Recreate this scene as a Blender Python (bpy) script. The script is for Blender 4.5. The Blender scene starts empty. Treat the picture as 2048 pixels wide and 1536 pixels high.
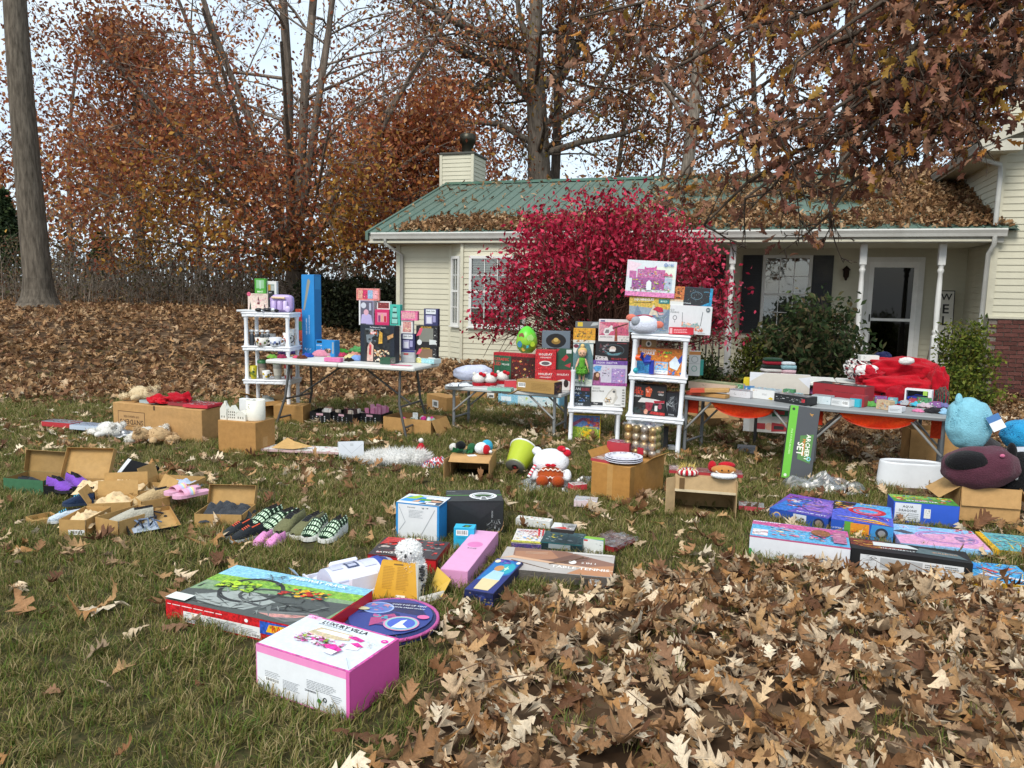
import bpy, math, random
import numpy as np
from mathutils import Vector, Matrix, Euler, noise as mnoise
rnd = random.Random(7)
rng = np.random.default_rng(11)
scene = bpy.context.scene
COL = scene.collection
R = math.radians
# ------------------------------------------------------------------ camera
F = 1480.0                      # focal length in pixels of the 2048 px wide photograph
PITCH = math.atan(180 / F); ROLL = .02; CAMH = 1.5
cam_d = bpy.data.cameras.new('camera'); cam = bpy.data.objects.new('camera', cam_d); COL.objects.link(cam)
cam_d.sensor_width = 36; cam_d.lens = F / 2048 * 36; cam_d.clip_end = 600; cam_d.clip_start = .05
_fw = Vector((0, math.cos(PITCH), -math.sin(PITCH))); _up0 = Vector((0, math.sin(PITCH), math.cos(PITCH))); _rt0 = Vector((1, 0, 0))
_up = _up0 * math.cos(ROLL) - _rt0 * math.sin(ROLL); _rt = _rt0 * math.cos(ROLL) + _up0 * math.sin(ROLL)
_m = Matrix((_rt, _up, -_fw)).transposed().to_4x4(); _m.translation = (0, 0, CAMH); cam.matrix_world = _m
scene.camera = cam
# ------------------------------------------------------------------ sky, sun, exposure
SUN_EL, SUN_AZ = R(48), R(205)   # azimuth measured from +Y towards +X: behind the camera, a little to its left
w = bpy.data.worlds.new('World'); scene.world = w; w.use_nodes = True
nt = w.node_tree; nt.nodes.clear()
out = nt.nodes.new('ShaderNodeOutputWorld'); bg = nt.nodes.new('ShaderNodeBackground')
sky = nt.nodes.new('ShaderNodeTexSky'); sky.sky_type = 'NISHITA'; sky.sun_disc = False
sky.sun_elevation = SUN_EL; sky.sun_rotation = SUN_AZ; sky.air_density = 1.0; sky.dust_density = 2.0
tc = nt.nodes.new('ShaderNodeTexCoord'); mp = nt.nodes.new('ShaderNodeMapping'); mp.inputs['Scale'].default_value = (1, 1, 2.6)
nz = nt.nodes.new('ShaderNodeTexNoise'); nz.inputs['Scale'].default_value = 2.6; nz.inputs['Detail'].default_value = 6; nz.inputs['Roughness'].default_value = .6
rp = nt.nodes.new('ShaderNodeValToRGB'); rp.color_ramp.elements[0].position = .34; rp.color_ramp.elements[0].color = (.6, .6, .6, 1)
rp.color_ramp.elements[1].position = .62; rp.color_ramp.elements[1].color = (.97, .97, .97, 1)
mx = nt.nodes.new('ShaderNodeMixRGB'); mx.inputs[2].default_value = (4.9, 5.7, 6.3, 1)
nt.links.new(tc.outputs['Generated'], mp.inputs[0]); nt.links.new(mp.outputs[0], nz.inputs['Vector']); nt.links.new(nz.outputs['Fac'], rp.inputs[0])
nt.links.new(rp.outputs[0], mx.inputs[0]); nt.links.new(sky.outputs[0], mx.inputs[1]); nt.links.new(mx.outputs[0], bg.inputs[0])
bg.inputs[1].default_value = .10; nt.links.new(bg.outputs[0], out.inputs[0])
sd = bpy.data.lights.new('sun', 'SUN'); sd.energy = 1.5; sd.angle = R(22); sd.color = (1, .95, .87)
so = bpy.data.objects.new('sun', sd); COL.objects.link(so)
_sv = Vector((math.sin(SUN_AZ) * math.cos(SUN_EL), math.cos(SUN_AZ) * math.cos(SUN_EL), math.sin(SUN_EL)))
so.rotation_euler = _sv.to_track_quat('Z', 'Y').to_euler(); so.location = (0, -10, 20)
vs = scene.view_settings; vs.view_transform = 'Standard'; vs.look = 'None'; vs.exposure = 1.0; vs.gamma = 1; vs.use_curve_mapping = False
scene.cycles.max_bounces = 6; scene.cycles.transparent_max_bounces = 8

# ------------------------------------------------------------------ measuring: photograph pixel -> place
def ray(px, py):
    dx = (px - 1024) / F; dy = (768 - py) / F
    x = dx * math.cos(ROLL) - dy * math.sin(ROLL); y = dx * math.sin(ROLL) + dy * math.cos(ROLL)
    return (x, math.cos(PITCH) + y * math.sin(PITCH), -math.sin(PITCH) + y * math.cos(PITCH))
def G(px, py, z=0.):
    r = ray(px, py); t = (z - CAMH) / r[2]; return Vector((r[0] * t, r[1] * t, z))
def D(px, py, Y):
    r = ray(px, py); t = Y / r[1]; return Vector((r[0] * t, Y, CAMH + r[2] * t))
def proj_np(P):
    x = P[:, 0]; y = P[:, 1]; z = P[:, 2] - CAMH
    fw = y * math.cos(PITCH) - z * math.sin(PITCH); up = y * math.sin(PITCH) + z * math.cos(PITCH)
    fw = np.where(fw < .05, .05, fw); a = x / fw; b = up / fw
    return 1024 + F * (a * math.cos(ROLL) + b * math.sin(ROLL)), 768 - F * (-a * math.sin(ROLL) + b * math.cos(ROLL)), fw

# ------------------------------------------------------------------ colour and material helpers
def lin(c):
    if isinstance(c, str): c = tuple(int(c[i:i + 2], 16) for i in (0, 2, 4))
    return tuple(((v / 255) / 12.92 if v / 255 <= .04045 else ((v / 255 + .055) / 1.055) ** 2.4) for v in c)
MATS = {}
def fin(name, rough=.6, amp=.12, scale=30., bump=.0, bscale=None, coat=0., metal=0., sheen=0., transl=0., spec=.5, dirt=0., objrand=0., stretch=None, busy=False):
    m = bpy.data.materials.new(name); m.use_nodes = True; t = m.node_tree; p = t.nodes['Principled BSDF']
    at = t.nodes.new('ShaderNodeAttribute'); at.attribute_name = 'col'
    tcn = t.nodes.new('ShaderNodeTexCoord')
    n = t.nodes.new('ShaderNodeTexNoise'); n.inputs['Scale'].default_value = scale; n.inputs['Detail'].default_value = 5; n.inputs['Roughness'].default_value = .65
    src = tcn.outputs['Object']
    if stretch:
        mp_ = t.nodes.new('ShaderNodeMapping'); mp_.inputs['Scale'].default_value = stretch; t.links.new(src, mp_.inputs[0]); src = mp_.outputs[0]
    t.links.new(src, n.inputs['Vector'])
    mr = t.nodes.new('ShaderNodeMapRange'); mr.inputs[1].default_value = .25; mr.inputs[2].default_value = .75; mr.inputs[3].default_value = 1 - amp; mr.inputs[4].default_value = 1 + amp
    t.links.new(n.outputs['Fac'], mr.inputs[0])
    mu = t.nodes.new('ShaderNodeVectorMath'); mu.operation = 'SCALE'; t.links.new(at.outputs['Color'], mu.inputs[0]); t.links.new(mr.outputs[0], mu.inputs['Scale'])
    last = mu.outputs[0]
    if objrand:
        oi = t.nodes.new('ShaderNodeObjectInfo'); m2 = t.nodes.new('ShaderNodeMapRange'); m2.inputs[3].default_value = 1 - objrand; m2.inputs[4].default_value = 1 + objrand
        t.links.new(oi.outputs['Random'], m2.inputs[0]); mu2 = t.nodes.new('ShaderNodeVectorMath'); mu2.operation = 'SCALE'
        t.links.new(last, mu2.inputs[0]); t.links.new(m2.outputs[0], mu2.inputs['Scale']); last = mu2.outputs[0]
    if busy:   # printed pictures: fine mottling of the saturated inks, none on white or grey
        sp = t.nodes.new('ShaderNodeSeparateColor'); sp.mode = 'HSV'; t.links.new(last, sp.inputs[0]); nb_ = t.nodes.new('ShaderNodeTexNoise'); nb_.inputs['Scale'].default_value = 48; nb_.inputs['Detail'].default_value = 6; nb_.inputs['Roughness'].default_value = .8; t.links.new(tcn.outputs['Object'], nb_.inputs['Vector'])
        mb_ = t.nodes.new('ShaderNodeMapRange'); mb_.inputs[1].default_value = .3; mb_.inputs[2].default_value = .7; mb_.inputs[3].default_value = -1; mb_.inputs[4].default_value = .9; t.links.new(nb_.outputs['Fac'], mb_.inputs[0]); ms_ = t.nodes.new('ShaderNodeMath'); ms_.operation = 'MULTIPLY'; t.links.new(mb_.outputs[0], ms_.inputs[0]); t.links.new(sp.outputs[1], ms_.inputs[1])
        m1_ = t.nodes.new('ShaderNodeMath'); m1_.operation = 'MULTIPLY_ADD'; m1_.inputs[1].default_value = .75; m1_.inputs[2].default_value = 1; t.links.new(ms_.outputs[0], m1_.inputs[0]); sc_ = t.nodes.new('ShaderNodeVectorMath'); sc_.operation = 'SCALE'; t.links.new(last, sc_.inputs[0]); t.links.new(m1_.outputs[0], sc_.inputs['Scale']); last = sc_.outputs[0]
        hx = t.nodes.new('ShaderNodeMixRGB'); hx.blend_type = 'OVERLAY'; fm = t.nodes.new('ShaderNodeMath'); fm.operation = 'MULTIPLY'; fm.inputs[1].default_value = .8; t.links.new(sp.outputs[1], fm.inputs[0]); t.links.new(fm.outputs[0], hx.inputs[0]); t.links.new(last, hx.inputs[1]); t.links.new(nb_.outputs['Color'], hx.inputs[2]); last = hx.outputs[0]
    if dirt:
        n2 = t.nodes.new('ShaderNodeTexNoise'); n2.inputs['Scale'].default_value = scale * .13; n2.inputs['Detail'].default_value = 8; n2.inputs['Roughness'].default_value = .7
        t.links.new(tcn.outputs['Object'], n2.inputs['Vector'])
        r2 = t.nodes.new('ShaderNodeMapRange'); r2.inputs[1].default_value = .5; r2.inputs[2].default_value = .75; r2.inputs[3].default_value = 0; r2.inputs[4].default_value = dirt
        t.links.new(n2.outputs['Fac'], r2.inputs[0])
        mm = t.nodes.new('ShaderNodeMixRGB'); mm.inputs[2].default_value = (.16, .13, .09, 1); t.links.new(r2.outputs[0], mm.inputs[0]); t.links.new(last, mm.inputs[1]); last = mm.outputs[0]
    t.links.new(last, p.inputs['Base Color'])
    p.inputs['Roughness'].default_value = rough; p.inputs['Metallic'].default_value = metal; p.inputs['Coat Weight'].default_value = coat
    p.inputs['Coat Roughness'].default_value = .15; p.inputs['Specular IOR Level'].default_value = spec
    if sheen: p.inputs['Sheen Weight'].default_value = sheen
    if bump:
        b = t.nodes.new('ShaderNodeBump'); b.inputs['Strength'].default_value = bump; b.inputs['Distance'].default_value = .02
        if bscale:
            n3 = t.nodes.new('ShaderNodeTexNoise'); n3.inputs['Scale'].default_value = bscale; n3.inputs['Detail'].default_value = 4; t.links.new(src, n3.inputs['Vector']); t.links.new(n3.outputs['Fac'], b.inputs['Height'])
        else: t.links.new(n.outputs['Fac'], b.inputs['Height'])
        t.links.new(b.outputs[0], p.inputs['Normal'])
    if transl:
        o = t.nodes['Material Output']; tr = t.nodes.new('ShaderNodeBsdfTranslucent'); ms = t.nodes.new('ShaderNodeMixShader'); ms.inputs[0].default_value = transl
        t.links.new(last, tr.inputs[0]); t.links.new(p.outputs[0], ms.inputs[1]); t.links.new(tr.outputs[0], ms.inputs[2]); t.links.new(ms.outputs[0], o.inputs[0])
    MATS[name] = m; return m
fin('card', .85, .16, 18, .3, 7, spec=.2, dirt=.26)
fin('print', .5, .05, 20, .12, 6, coat=.06)
fin('busyprint', .5, .05, 20, .1, 6, coat=.06, busy=True)
fin('matte', .7, .06, 30, .05)
fin('plastic', .38, .05, 15, .03, 20, dirt=.05)
fin('dusty_plastic', .5, .05, 12, .03, 20, dirt=.18)
fin('metal', .38, .12, 18, .04, metal=.75)
fin('paintmetal', .45, .10, 8, .06, 20, dirt=.25)
fin('fabric', .95, .16, 40, .5, 90, sheen=.1, spec=.1)
fin('plush', 1., .12, 40, .6, 120, sheen=.12, spec=.05)
fin('fur', 1., .06, 20, 0, sheen=.4, spec=.05, transl=.2)
fin('siding', .6, .07, 3, .05, 30, dirt=.34, spec=.3)
fin('trim', .5, .08, 6, .03, dirt=.35)
fin('brick', .9, .25, 14, .5, 60, spec=.15, objrand=.28)
fin('roof', .5, .10, 3, .05, dirt=.25, spec=.35)
fin('bark', .95, .7, 18, 1.0, 22, spec=.1, stretch=(1, 1, .16))
fin('leaf', .7, .18, 3, 0, transl=.35, spec=.2)
fin('groundleaf', .75, .3, 14, .3, 40, transl=.18, spec=.25, objrand=.22)
fin('grass', .7, .12, 3, 0, transl=.3, spec=.2)
def glassmat(name, fac, tint=(1, 1, 1), rough=.05):
    m = bpy.data.materials.new(name); m.use_nodes = True; t = m.node_tree; t.nodes.clear()
    o = t.nodes.new('ShaderNodeOutputMaterial'); tr = t.nodes.new('ShaderNodeBsdfTransparent'); tr.inputs[0].default_value = (*tint, 1)
    gl = t.nodes.new('ShaderNodeBsdfGlossy'); gl.inputs['Roughness'].default_value = rough; fr = t.nodes.new('ShaderNodeLayerWeight'); fr.inputs[0].default_value = .25
    mr = t.nodes.new('ShaderNodeMapRange'); mr.inputs[3].default_value = fac; mr.inputs[4].default_value = min(1, fac + .5)
    ms = t.nodes.new('ShaderNodeMixShader'); t.links.new(fr.outputs['Facing'], mr.inputs[0]); t.links.new(mr.outputs[0], ms.inputs[0]); t.links.new(tr.outputs[0], ms.inputs[1]); t.links.new(gl.outputs[0], ms.inputs[2]); t.links.new(ms.outputs[0], o.inputs[0])
    MATS[name] = m
glassmat('window_glass', .14, (.75, .78, .78), .02)
glassmat('dark_glass', .035, (.10, .10, .11), .03)
glassmat('film', .13, (.97, .97, .98), .12)
glassmat('bag_film', .2, (.95, .95, .96), .4)

# ------------------------------------------------------------------ mesh builder
class MB:
    def __init__(s): s.v = []; s.f = []; s.c = []; s.s = []
    def add(s, vs, fs, col, M=None, smooth=False):
        o = len(s.v)
        s.v.extend([tuple(M @ Vector(v)) for v in vs] if M is not None else [tuple(v) for v in vs])
        cl = col if isinstance(col, list) else None
        if cl is None: c = lin(col)
        for i, f in enumerate(fs):
            s.f.append(tuple(o + k for k in f)); s.c.append(lin(cl[i]) if cl else c); s.s.append(smooth)
        return s
    def box(s, x0, y0, z0, x1, y1, z1, col, M=None, bev=0.):
        if bev <= 0:
            vs = [(x, y, z) for z in (z0, z1) for y in (y0, y1) for x in (x0, x1)]
            return s.add(vs, [(0, 2, 3, 1), (4, 5, 7, 6), (0, 1, 5, 4), (2, 6, 7, 3), (0, 4, 6, 2), (1, 3, 7, 5)], col, M)
        X = (x0, x1); Y = (y0, y1); Z = (z0, z1); b = min(bev, .45 * min(abs(x1 - x0), abs(y1 - y0), abs(z1 - z0)))
        vs = []; ix = {}
        for i in (0, 1):
            for j in (0, 1):
                for k in (0, 1):
                    sx, sy, sz = (b if i == 0 else -b), (b if j == 0 else -b), (b if k == 0 else -b)
                    for a, o in (('x', (0, sy, sz)), ('y', (sx, 0, sz)), ('z', (sx, sy, 0))):
                        ix[(a, i, j, k)] = len(vs); vs.append((X[i] + o[0], Y[j] + o[1], Z[k] + o[2]))
        q = lambda *a: tuple(ix[t] for t in a)
        fs = []
        for i in (0, 1):
            f = q(('x', i, 0, 0), ('x', i, 1, 0), ('x', i, 1, 1), ('x', i, 0, 1)); fs.append(f if i else f[::-1])
            f = q(('y', 0, i, 0), ('y', 0, i, 1), ('y', 1, i, 1), ('y', 1, i, 0)); fs.append(f if i else f[::-1])
            f = q(('z', 0, 0, i), ('z', 1, 0, i), ('z', 1, 1, i), ('z', 0, 1, i)); fs.append(f if i else f[::-1])
        for i in (0, 1):
            for j in (0, 1):
                f = q(('x', i, j, 0), ('x', i, j, 1), ('y', i, j, 1), ('y', i, j, 0)); fs.append(f if (i ^ j) else f[::-1])
                f = q(('x', i, 0, j), ('x', i, 1, j), ('z', i, 1, j), ('z', i, 0, j)); fs.append(f[::-1] if (i ^ j) else f)
                f = q(('y', 0, i, j), ('y', 1, i, j), ('z', 1, i, j), ('z', 0, i, j)); fs.append(f if (i ^ j) else f[::-1])
                for k in (0, 1): 
                    f = q(('x', i, j, k), ('y', i, j, k), ('z', i, j, k)); fs.append(f if (i + j + k) % 2 else f[::-1])
        return s.add(vs, fs, col, M)
    def tube(s, pts, r, col, n=8, M=None, caps=True, smooth=True):
        pts = [Vector(p) for p in pts]; rr = r if isinstance(r, (list, tuple)) else [r] * len(pts)
        vs = []; fs = []
        for i, p in enumerate(pts):
            d = (pts[min(i + 1, len(pts) - 1)] - pts[max(i - 1, 0)]).normalized()
            a = d.cross(Vector((0, 0, 1))) if abs(d.z) < .95 else d.cross(Vector((0, 1, 0)))
            a.normalize(); b = d.cross(a)
            for k in range(n):
                t = 2 * math.pi * (k + .5) / n; vs.append(p + (a * math.cos(t) + b * math.sin(t)) * rr[i])
        for i in range(len(pts) - 1):
            for k in range(n):
                k2 = (k + 1) % n; fs.append((i * n + k, i * n + k2, (i + 1) * n + k2, (i + 1) * n + k))
        s.add(vs, fs, col, M, smooth)
        if caps: s.add(vs[:n], [tuple(range(n))[::-1]], col, M); s.add(vs[-n:], [tuple(range(n))], col, M)
        return s
    def lathe(s, prof, col, n=24, M=None, smooth=True, caps=True):
        vs = []; fs = []; cl = [] if isinstance(col, list) else None
        for r, z in prof:
            for k in range(n): t = 2 * math.pi * k / n; vs.append((r * math.cos(t), r * math.sin(t), z))
        for i in range(len(prof) - 1):
            for k in range(n):
                k2 = (k + 1) % n; fs.append((i * n + k, i * n + k2, (i + 1) * n + k2, (i + 1) * n + k))
                if cl is not None: cl.append(col[i])
        s.add(vs, fs, cl if cl is not None else col, M, smooth)
        if caps:
            c0 = col[0] if cl is not None else col; c1 = col[-1] if cl is not None else col
            if prof[0][0] > 1e-4: s.add(vs[:n], [tuple(range(n))[::-1]], c0, M)
            if prof[-1][0] > 1e-4: s.add(vs[-n:], [tuple(range(n))], c1, M)
        return s
    def ell(s, c, r, col, nu=16, nv=10, M=None, amp=0., freq=8., pw=1., fn=None, cfn=None):
        vs = []; fs = []; cl = []
        for j in range(nv + 1):
            ph = math.pi * j / nv - math.pi / 2
            for i in range(nu):
                th = 2 * math.pi * i / nu
                sg = lambda q: math.copysign(abs(q) ** pw, q)
                d = Vector((sg(math.cos(ph)) * sg(math.cos(th)), sg(math.cos(ph)) * sg(math.sin(th)), sg(math.sin(ph))))
                k = 1 + (amp * mnoise.noise(d * freq + Vector(c) * 7) if amp else 0)
                p = Vector((c[0] + d.x * r[0] * k, c[1] + d.y * r[1] * k, c[2] + d.z * r[2] * k))
                if fn: p = fn(p)
                vs.append(p)
        for j in range(nv):
            for i in range(nu):
                i2 = (i + 1) % nu; fs.append((j * nu + i, j * nu + i2, (j + 1) * nu + i2, (j + 1) * nu + i))
                if cfn: cl.append(cfn(2 * math.pi * (i + .5) / nu, math.pi * (j + .5) / nv - math.pi / 2))
        return s.add(vs, fs, cl if cfn else col, M, True)
    def grid(s, fn, nu, nv, col, M=None, smooth=True, cfn=None):
        vs = [fn(i / nu, j / nv) for j in range(nv + 1) for i in range(nu + 1)]; fs = []; cl = []
        for j in range(nv):
            for i in range(nu):
                a = j * (nu + 1) + i; fs.append((a, a + 1, a + nu + 2, a + nu + 1))
                if cfn: cl.append(cfn((i + .5) / nu, (j + .5) / nv))
        return s.add(vs, fs, cl if cfn else col, M, smooth)
    def poly(s, pts, z0, z1, col, M=None, col_side=None):
        n = len(pts); vs = [(x, y, z0) for x, y in pts] + [(x, y, z1) for x, y in pts]
        s.add(vs, [tuple(range(n))[::-1], tuple(range(n, 2 * n))], col, M)
        return s.add(vs, [(i, (i + 1) % n, n + (i + 1) % n, n + i) for i in range(n)], col_side or col, M)
    def mesh(s, name):
        me = bpy.data.meshes.new(name); me.from_pydata(s.v, [], s.f)
        ca = me.color_attributes.new('col', 'FLOAT_COLOR', 'CORNER')
        n = [len(f) for f in s.f]; arr = np.repeat(np.array(s.c, dtype=np.float32).reshape(-1, 3), n, axis=0)
        ca.data.foreach_set('color', np.hstack([arr, np.ones((len(arr), 1), np.float32)]).ravel())
        me.polygons.foreach_set('use_smooth', s.s); return me
    def build(s, name, mat, parent=None, loc=None, rot=None):
        me = s.mesh(name); me.materials.append(MATS[mat]); o = bpy.data.objects.new(name, me); COL.objects.link(o)
        if parent: o.parent = parent
        if loc is not None: o.location = loc
        if rot is not None: o.rotation_euler = rot
        return o
def tag(o, label, cat, group=None):
    o['label'] = label; o['category'] = cat
    if group: o['group'] = group
    return o
def thing(name, label, cat, loc=(0, 0, 0), yaw=0., group=None, rot=None):
    o = bpy.data.objects.new(name, None); COL.objects.link(o); o.empty_display_size = .1
    o.location = loc; o.rotation_euler = rot if rot else (0, 0, yaw); return tag(o, label, cat, group)
def np_mesh(name, V, Fq, C, mat, parent=None, nper=4, smooth=False):
    """V (n,3), faces as (m,nper) index array, C (m,3) linear colours"""
    me = bpy.data.meshes.new(name); nf = len(Fq)
    me.vertices.add(len(V)); me.vertices.foreach_set('co', np.asarray(V, np.float32).ravel())
    me.loops.add(nf * nper); me.loops.foreach_set('vertex_index', np.asarray(Fq, np.int32).ravel())
    me.polygons.add(nf); me.polygons.foreach_set('loop_start', np.arange(0, nf * nper, nper, dtype=np.int32))
    if smooth: me.polygons.foreach_set('use_smooth', np.ones(nf, bool))
    me.update(calc_edges=True)
    ca = me.color_attributes.new('col', 'FLOAT_COLOR', 'CORNER'); c = np.repeat(np.asarray(C, np.float32), nper, axis=0)
    ca.data.foreach_set('color', np.hstack([c, np.ones((len(c), 1), np.float32)]).ravel())
    me.materials.append(MATS[mat]); o = bpy.data.objects.new(name, me); COL.objects.link(o)
    if parent: o.parent = parent
    return o

# ------------------------------------------------------------------ flat print: lettering and simple graphics
_TC = {}
def textmesh(sx, bold=True):
    if (sx, bold) in _TC: return _TC[(sx, bold)]
    cu = bpy.data.curves.new('tmp', 'FONT'); cu.body = sx; cu.resolution_u = 1; cu.fill_mode = 'FRONT' if hasattr(cu, 'fill_mode') else cu.fill_mode
    if bold: cu.offset = .018
    ob = bpy.data.objects.new('tmp', cu); me = bpy.data.meshes.new_from_object(ob)
    v = np.array([p.co[:2] for p in me.vertices]).reshape(-1, 2); f = [tuple(p.vertices) for p in me.polygons]
    bpy.data.objects.remove(ob); bpy.data.curves.remove(cu); bpy.data.meshes.remove(me)
    lo, hi = v.min(0), v.max(0); _TC[(sx, bold)] = (v - (lo + hi) / 2, f, hi - lo); return _TC[(sx, bold)]
def art(mb, M, W, Hh, ops, step=.00022, seed=1):
    r = random.Random(seed); k = [0]
    def put(pts, col, dk=1.):
        k[0] += dk; z = step * k[0]; mb.add([(p[0] * W, p[1] * Hh, z) for p in pts], [tuple(range(len(pts)))], col, M)
    def ellp(cx, cy, rx, ry, n=18): return [(cx + rx * math.cos(2 * math.pi * i / n), cy + ry * math.sin(2 * math.pi * i / n)) for i in range(n)]
    def rect(a, b, c, d): return [(a, b), (c, b), (c, d), (a, d)]
    for o in ops:
        t = o[0]
        if t == 'bg': put(rect(.004, .004, .996, .996), o[1])
        elif t == 'r': put(rect(*o[1:5]), o[5])
        elif t == 'e': put(ellp(*o[1:5]), o[5])
        elif t == 'p': put(o[1], o[2])
        elif t == 'ring':
            cx, cy, rx, ry, wd, c = o[1:7]; n = 24; k[0] += 1; z = step * k[0]
            A = ellp(cx, cy, rx, ry, n); B = ellp(cx, cy, rx - wd / W, ry - wd / Hh, n)
            mb.add([(p[0] * W, p[1] * Hh, z) for p in A + B], [(i, (i + 1) % n, n + (i + 1) % n, n + i) for i in range(n)], c, M)
        elif t == 'line':
            x0, y0, x1, y1, wd, c = o[1:7]; a = Vector((x0 * W, y0 * Hh)); b = Vector((x1 * W, y1 * Hh)); dd = (b - a).normalized(); nn = Vector((-dd.y, dd.x)) * wd / 2
            k[0] += 1; mb.add([(*q, step * k[0]) for q in (a - nn, b - nn, b + nn, a + nn)], [(0, 1, 2, 3)], c, M)
        elif t == 't':
            s_, cx, cy, hh, c = o[1:6]; mw = o[6] if len(o) > 6 else .95; rot = o[7] if len(o) > 7 else 0
            v, f, sz = textmesh(s_); sc = hh * Hh / max(sz[1], .01); spanw = W if rot in (0, 180) else Hh
            sc = min(sc, mw * spanw / max(sz[0], .01)); k[0] += 1; a = math.radians(rot); ca, sa = math.cos(a), math.sin(a)
            mb.add([(cx * W + (x * ca - y * sa) * sc, cy * Hh + (x * sa + y * ca) * sc, step * k[0]) for x, y in v], f, c, M)
        elif t == 'n':   # loose splashes of colour inside a rectangle
            x0, y0, x1, y1, cnt, cols, size = o[1:8]; kind = o[8] if len(o) > 8 else 'b'; asp = W / Hh
            for q in range(cnt * 3):
                cx, cy = r.uniform(x0, x1), r.uniform(y0, y1); sz = size * r.uniform(.4, 1.2) * (1 if q < cnt else .45); a0 = r.uniform(0, 6.3); c = r.choice(cols)
                if kind == 'b':
                    n = r.randint(5, 8); pts = [(cx + sz / asp ** .5 * math.cos(a0 + 6.283 * i / n) * r.uniform(.5, 1.1), cy + sz * asp ** .5 * .7 * math.sin(a0 + 6.283 * i / n) * r.uniform(.5, 1.1)) for i in range(n)]
                elif kind == 's':
                    L = sz * r.uniform(1.5, 3); wd = sz * .22; dx, dy = math.cos(a0), math.sin(a0); pts = [(cx - dx * L - dy * wd, cy - dy * L + dx * wd), (cx + dx * L, cy + dy * L), (cx - dx * L * .6 + dy * wd, cy - dy * L * .6 - dx * wd)]
                else: pts = rect(cx - sz * .5, cy - sz * .35, cx + sz * .5, cy + sz * .35)
                put([(min(max(p[0], x0), x1), min(max(p[1], y0), y1)) for p in pts], c, .2)
        elif t == 'fine':
            x0, y0, x1, y1, rows, c = o[1:7]; k[0] += 1
            for q in range(rows):
                yy = y0 + (y1 - y0) * (q + .3) / rows; hh = (y1 - y0) / rows * .38; x = x0; xe = x0 + (x1 - x0) * r.uniform(.7, 1)
                while x < xe:
                    wd = (x1 - x0) * r.uniform(.04, .14); mb.add([(p[0] * W, p[1] * Hh, step * k[0]) for p in rect(x, yy, min(x + wd, xe), yy + hh)], [(0, 1, 2, 3)], c, M); x += wd + (x1 - x0) * .02
        elif t == 'bar':
            x0, y0, x1, y1 = o[1:5]; put(rect(x0, y0, x1, y1), 'f4f4f2'); k[0] += 1; x = x0 + (x1 - x0) * .08
            while x < x1 - (x1 - x0) * .08:
                wd = (x1 - x0) * r.uniform(.015, .05); mb.add([(p[0] * W, p[1] * Hh, step * k[0]) for p in rect(x, y0 + (y1 - y0) * .2, x + wd, y1 - (y1 - y0) * .1)], [(0, 1, 2, 3)], '222222', M); x += wd * r.uniform(1.4, 2.6)
FACE = lambda W, d, h: {
    'F': (Matrix(((1, 0, 0, -W / 2), (0, 0, -1, -.0006), (0, 1, 0, 0), (0, 0, 0, 1))), W, h),
    'T': (Matrix(((1, 0, 0, -W / 2), (0, 1, 0, 0), (0, 0, 1, h + .0006), (0, 0, 0, 1))), W, d),
    'R': (Matrix(((0, 0, 1, W / 2 + .0006), (1, 0, 0, 0), (0, 1, 0, 0), (0, 0, 0, 1))), d, h),
    'L': (Matrix(((0, 0, -1, -W / 2 - .0006), (-1, 0, 0, d), (0, 1, 0, 0), (0, 0, 0, 1))), d, h)}
FN = {'F': 'printed_front', 'T': 'printed_top', 'R': 'printed_side', 'L': 'printed_side'}
def bx(bl, br, tl=None, kr=None, h=None, d=None, z=0.):
    a = G(*bl, z); b = G(*br, z); e = b - a; yaw = math.atan2(e.y, e.x); wdt = e.length; n = Vector((-math.sin(yaw), math.cos(yaw), 0))
    if tl is not None: h = D(tl[0], tl[1], a.y).z - z
    if kr is not None: d = max(.02, (G(*kr, z + h) - b).dot(n))
    return ((a + b) / 2, yaw, wdt, d, h)
def carton(name, label, cat, g, body='c09a68', mat='print', group=None, tilt=None, bev=.004, amat='print', body_name='carton', **faces):
    loc, yaw, wd, d, h = g
    root = thing(name, label, cat, loc, yaw, group)
    if tilt: root.rotation_euler = (tilt[0], tilt[1], yaw)
    m = MB(); m.box(-wd / 2, 0, 0, wd / 2, d, h, body, bev=bev); m.build(body_name, mat, root)
    Fm = FACE(wd, d, h)
    for i, (k, ops) in enumerate(faces.items()):
        M, a, b = Fm[k]; q = MB(); art(q, M, a, b, ops, seed=len(label) * 7 + i); q.build(FN[k], 'busyprint' if amat == 'print' and any(o[0] == 'n' and o[5] > 7 for o in ops) else amat, root)
    return root
# ------------------------------------------------------------------ the ground
def S(t): t = np.clip(t, 0, 1); return t * t * (3 - 2 * t)
def gz(x, y):
    x = np.asarray(x, float); y = np.asarray(y, float)
    rise = .82 * S((y - 8.5) / 8.5) * S((-x - 1.5) / 6.5) + .5 * S((y - 18) / 16)
    house = .13 * S((y - 11.5) / 3.5)
    pile = .06 * S((x - .1) / .9) * S((3.75 - y) / 1.2) * S((3.6 - x) / 1.2) * S((y - 1.0) / .9)
    bumps = .012 * np.sin(x * 2.3 + 1.1 * np.sin(y * 1.7)) * np.sin(y * 2.9 + x) * S((y - 1) / 2)
    return rise + house + pile + bumps
gx = np.concatenate([np.linspace(-150, -14, 28), np.linspace(-13.5, 13.5, 136), np.linspace(14, 150, 28)])
gy = np.concatenate([np.linspace(-30, -1, 8), np.linspace(-.5, 20, 110), np.linspace(21, 260, 40)])
XX, YY = np.meshgrid(gx, gy); ZZ = gz(XX, YY)
nx, ny = len(gx), len(gy); ii = (np.arange(ny - 1)[:, None] * nx + np.arange(nx - 1)[None]).ravel()
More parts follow.
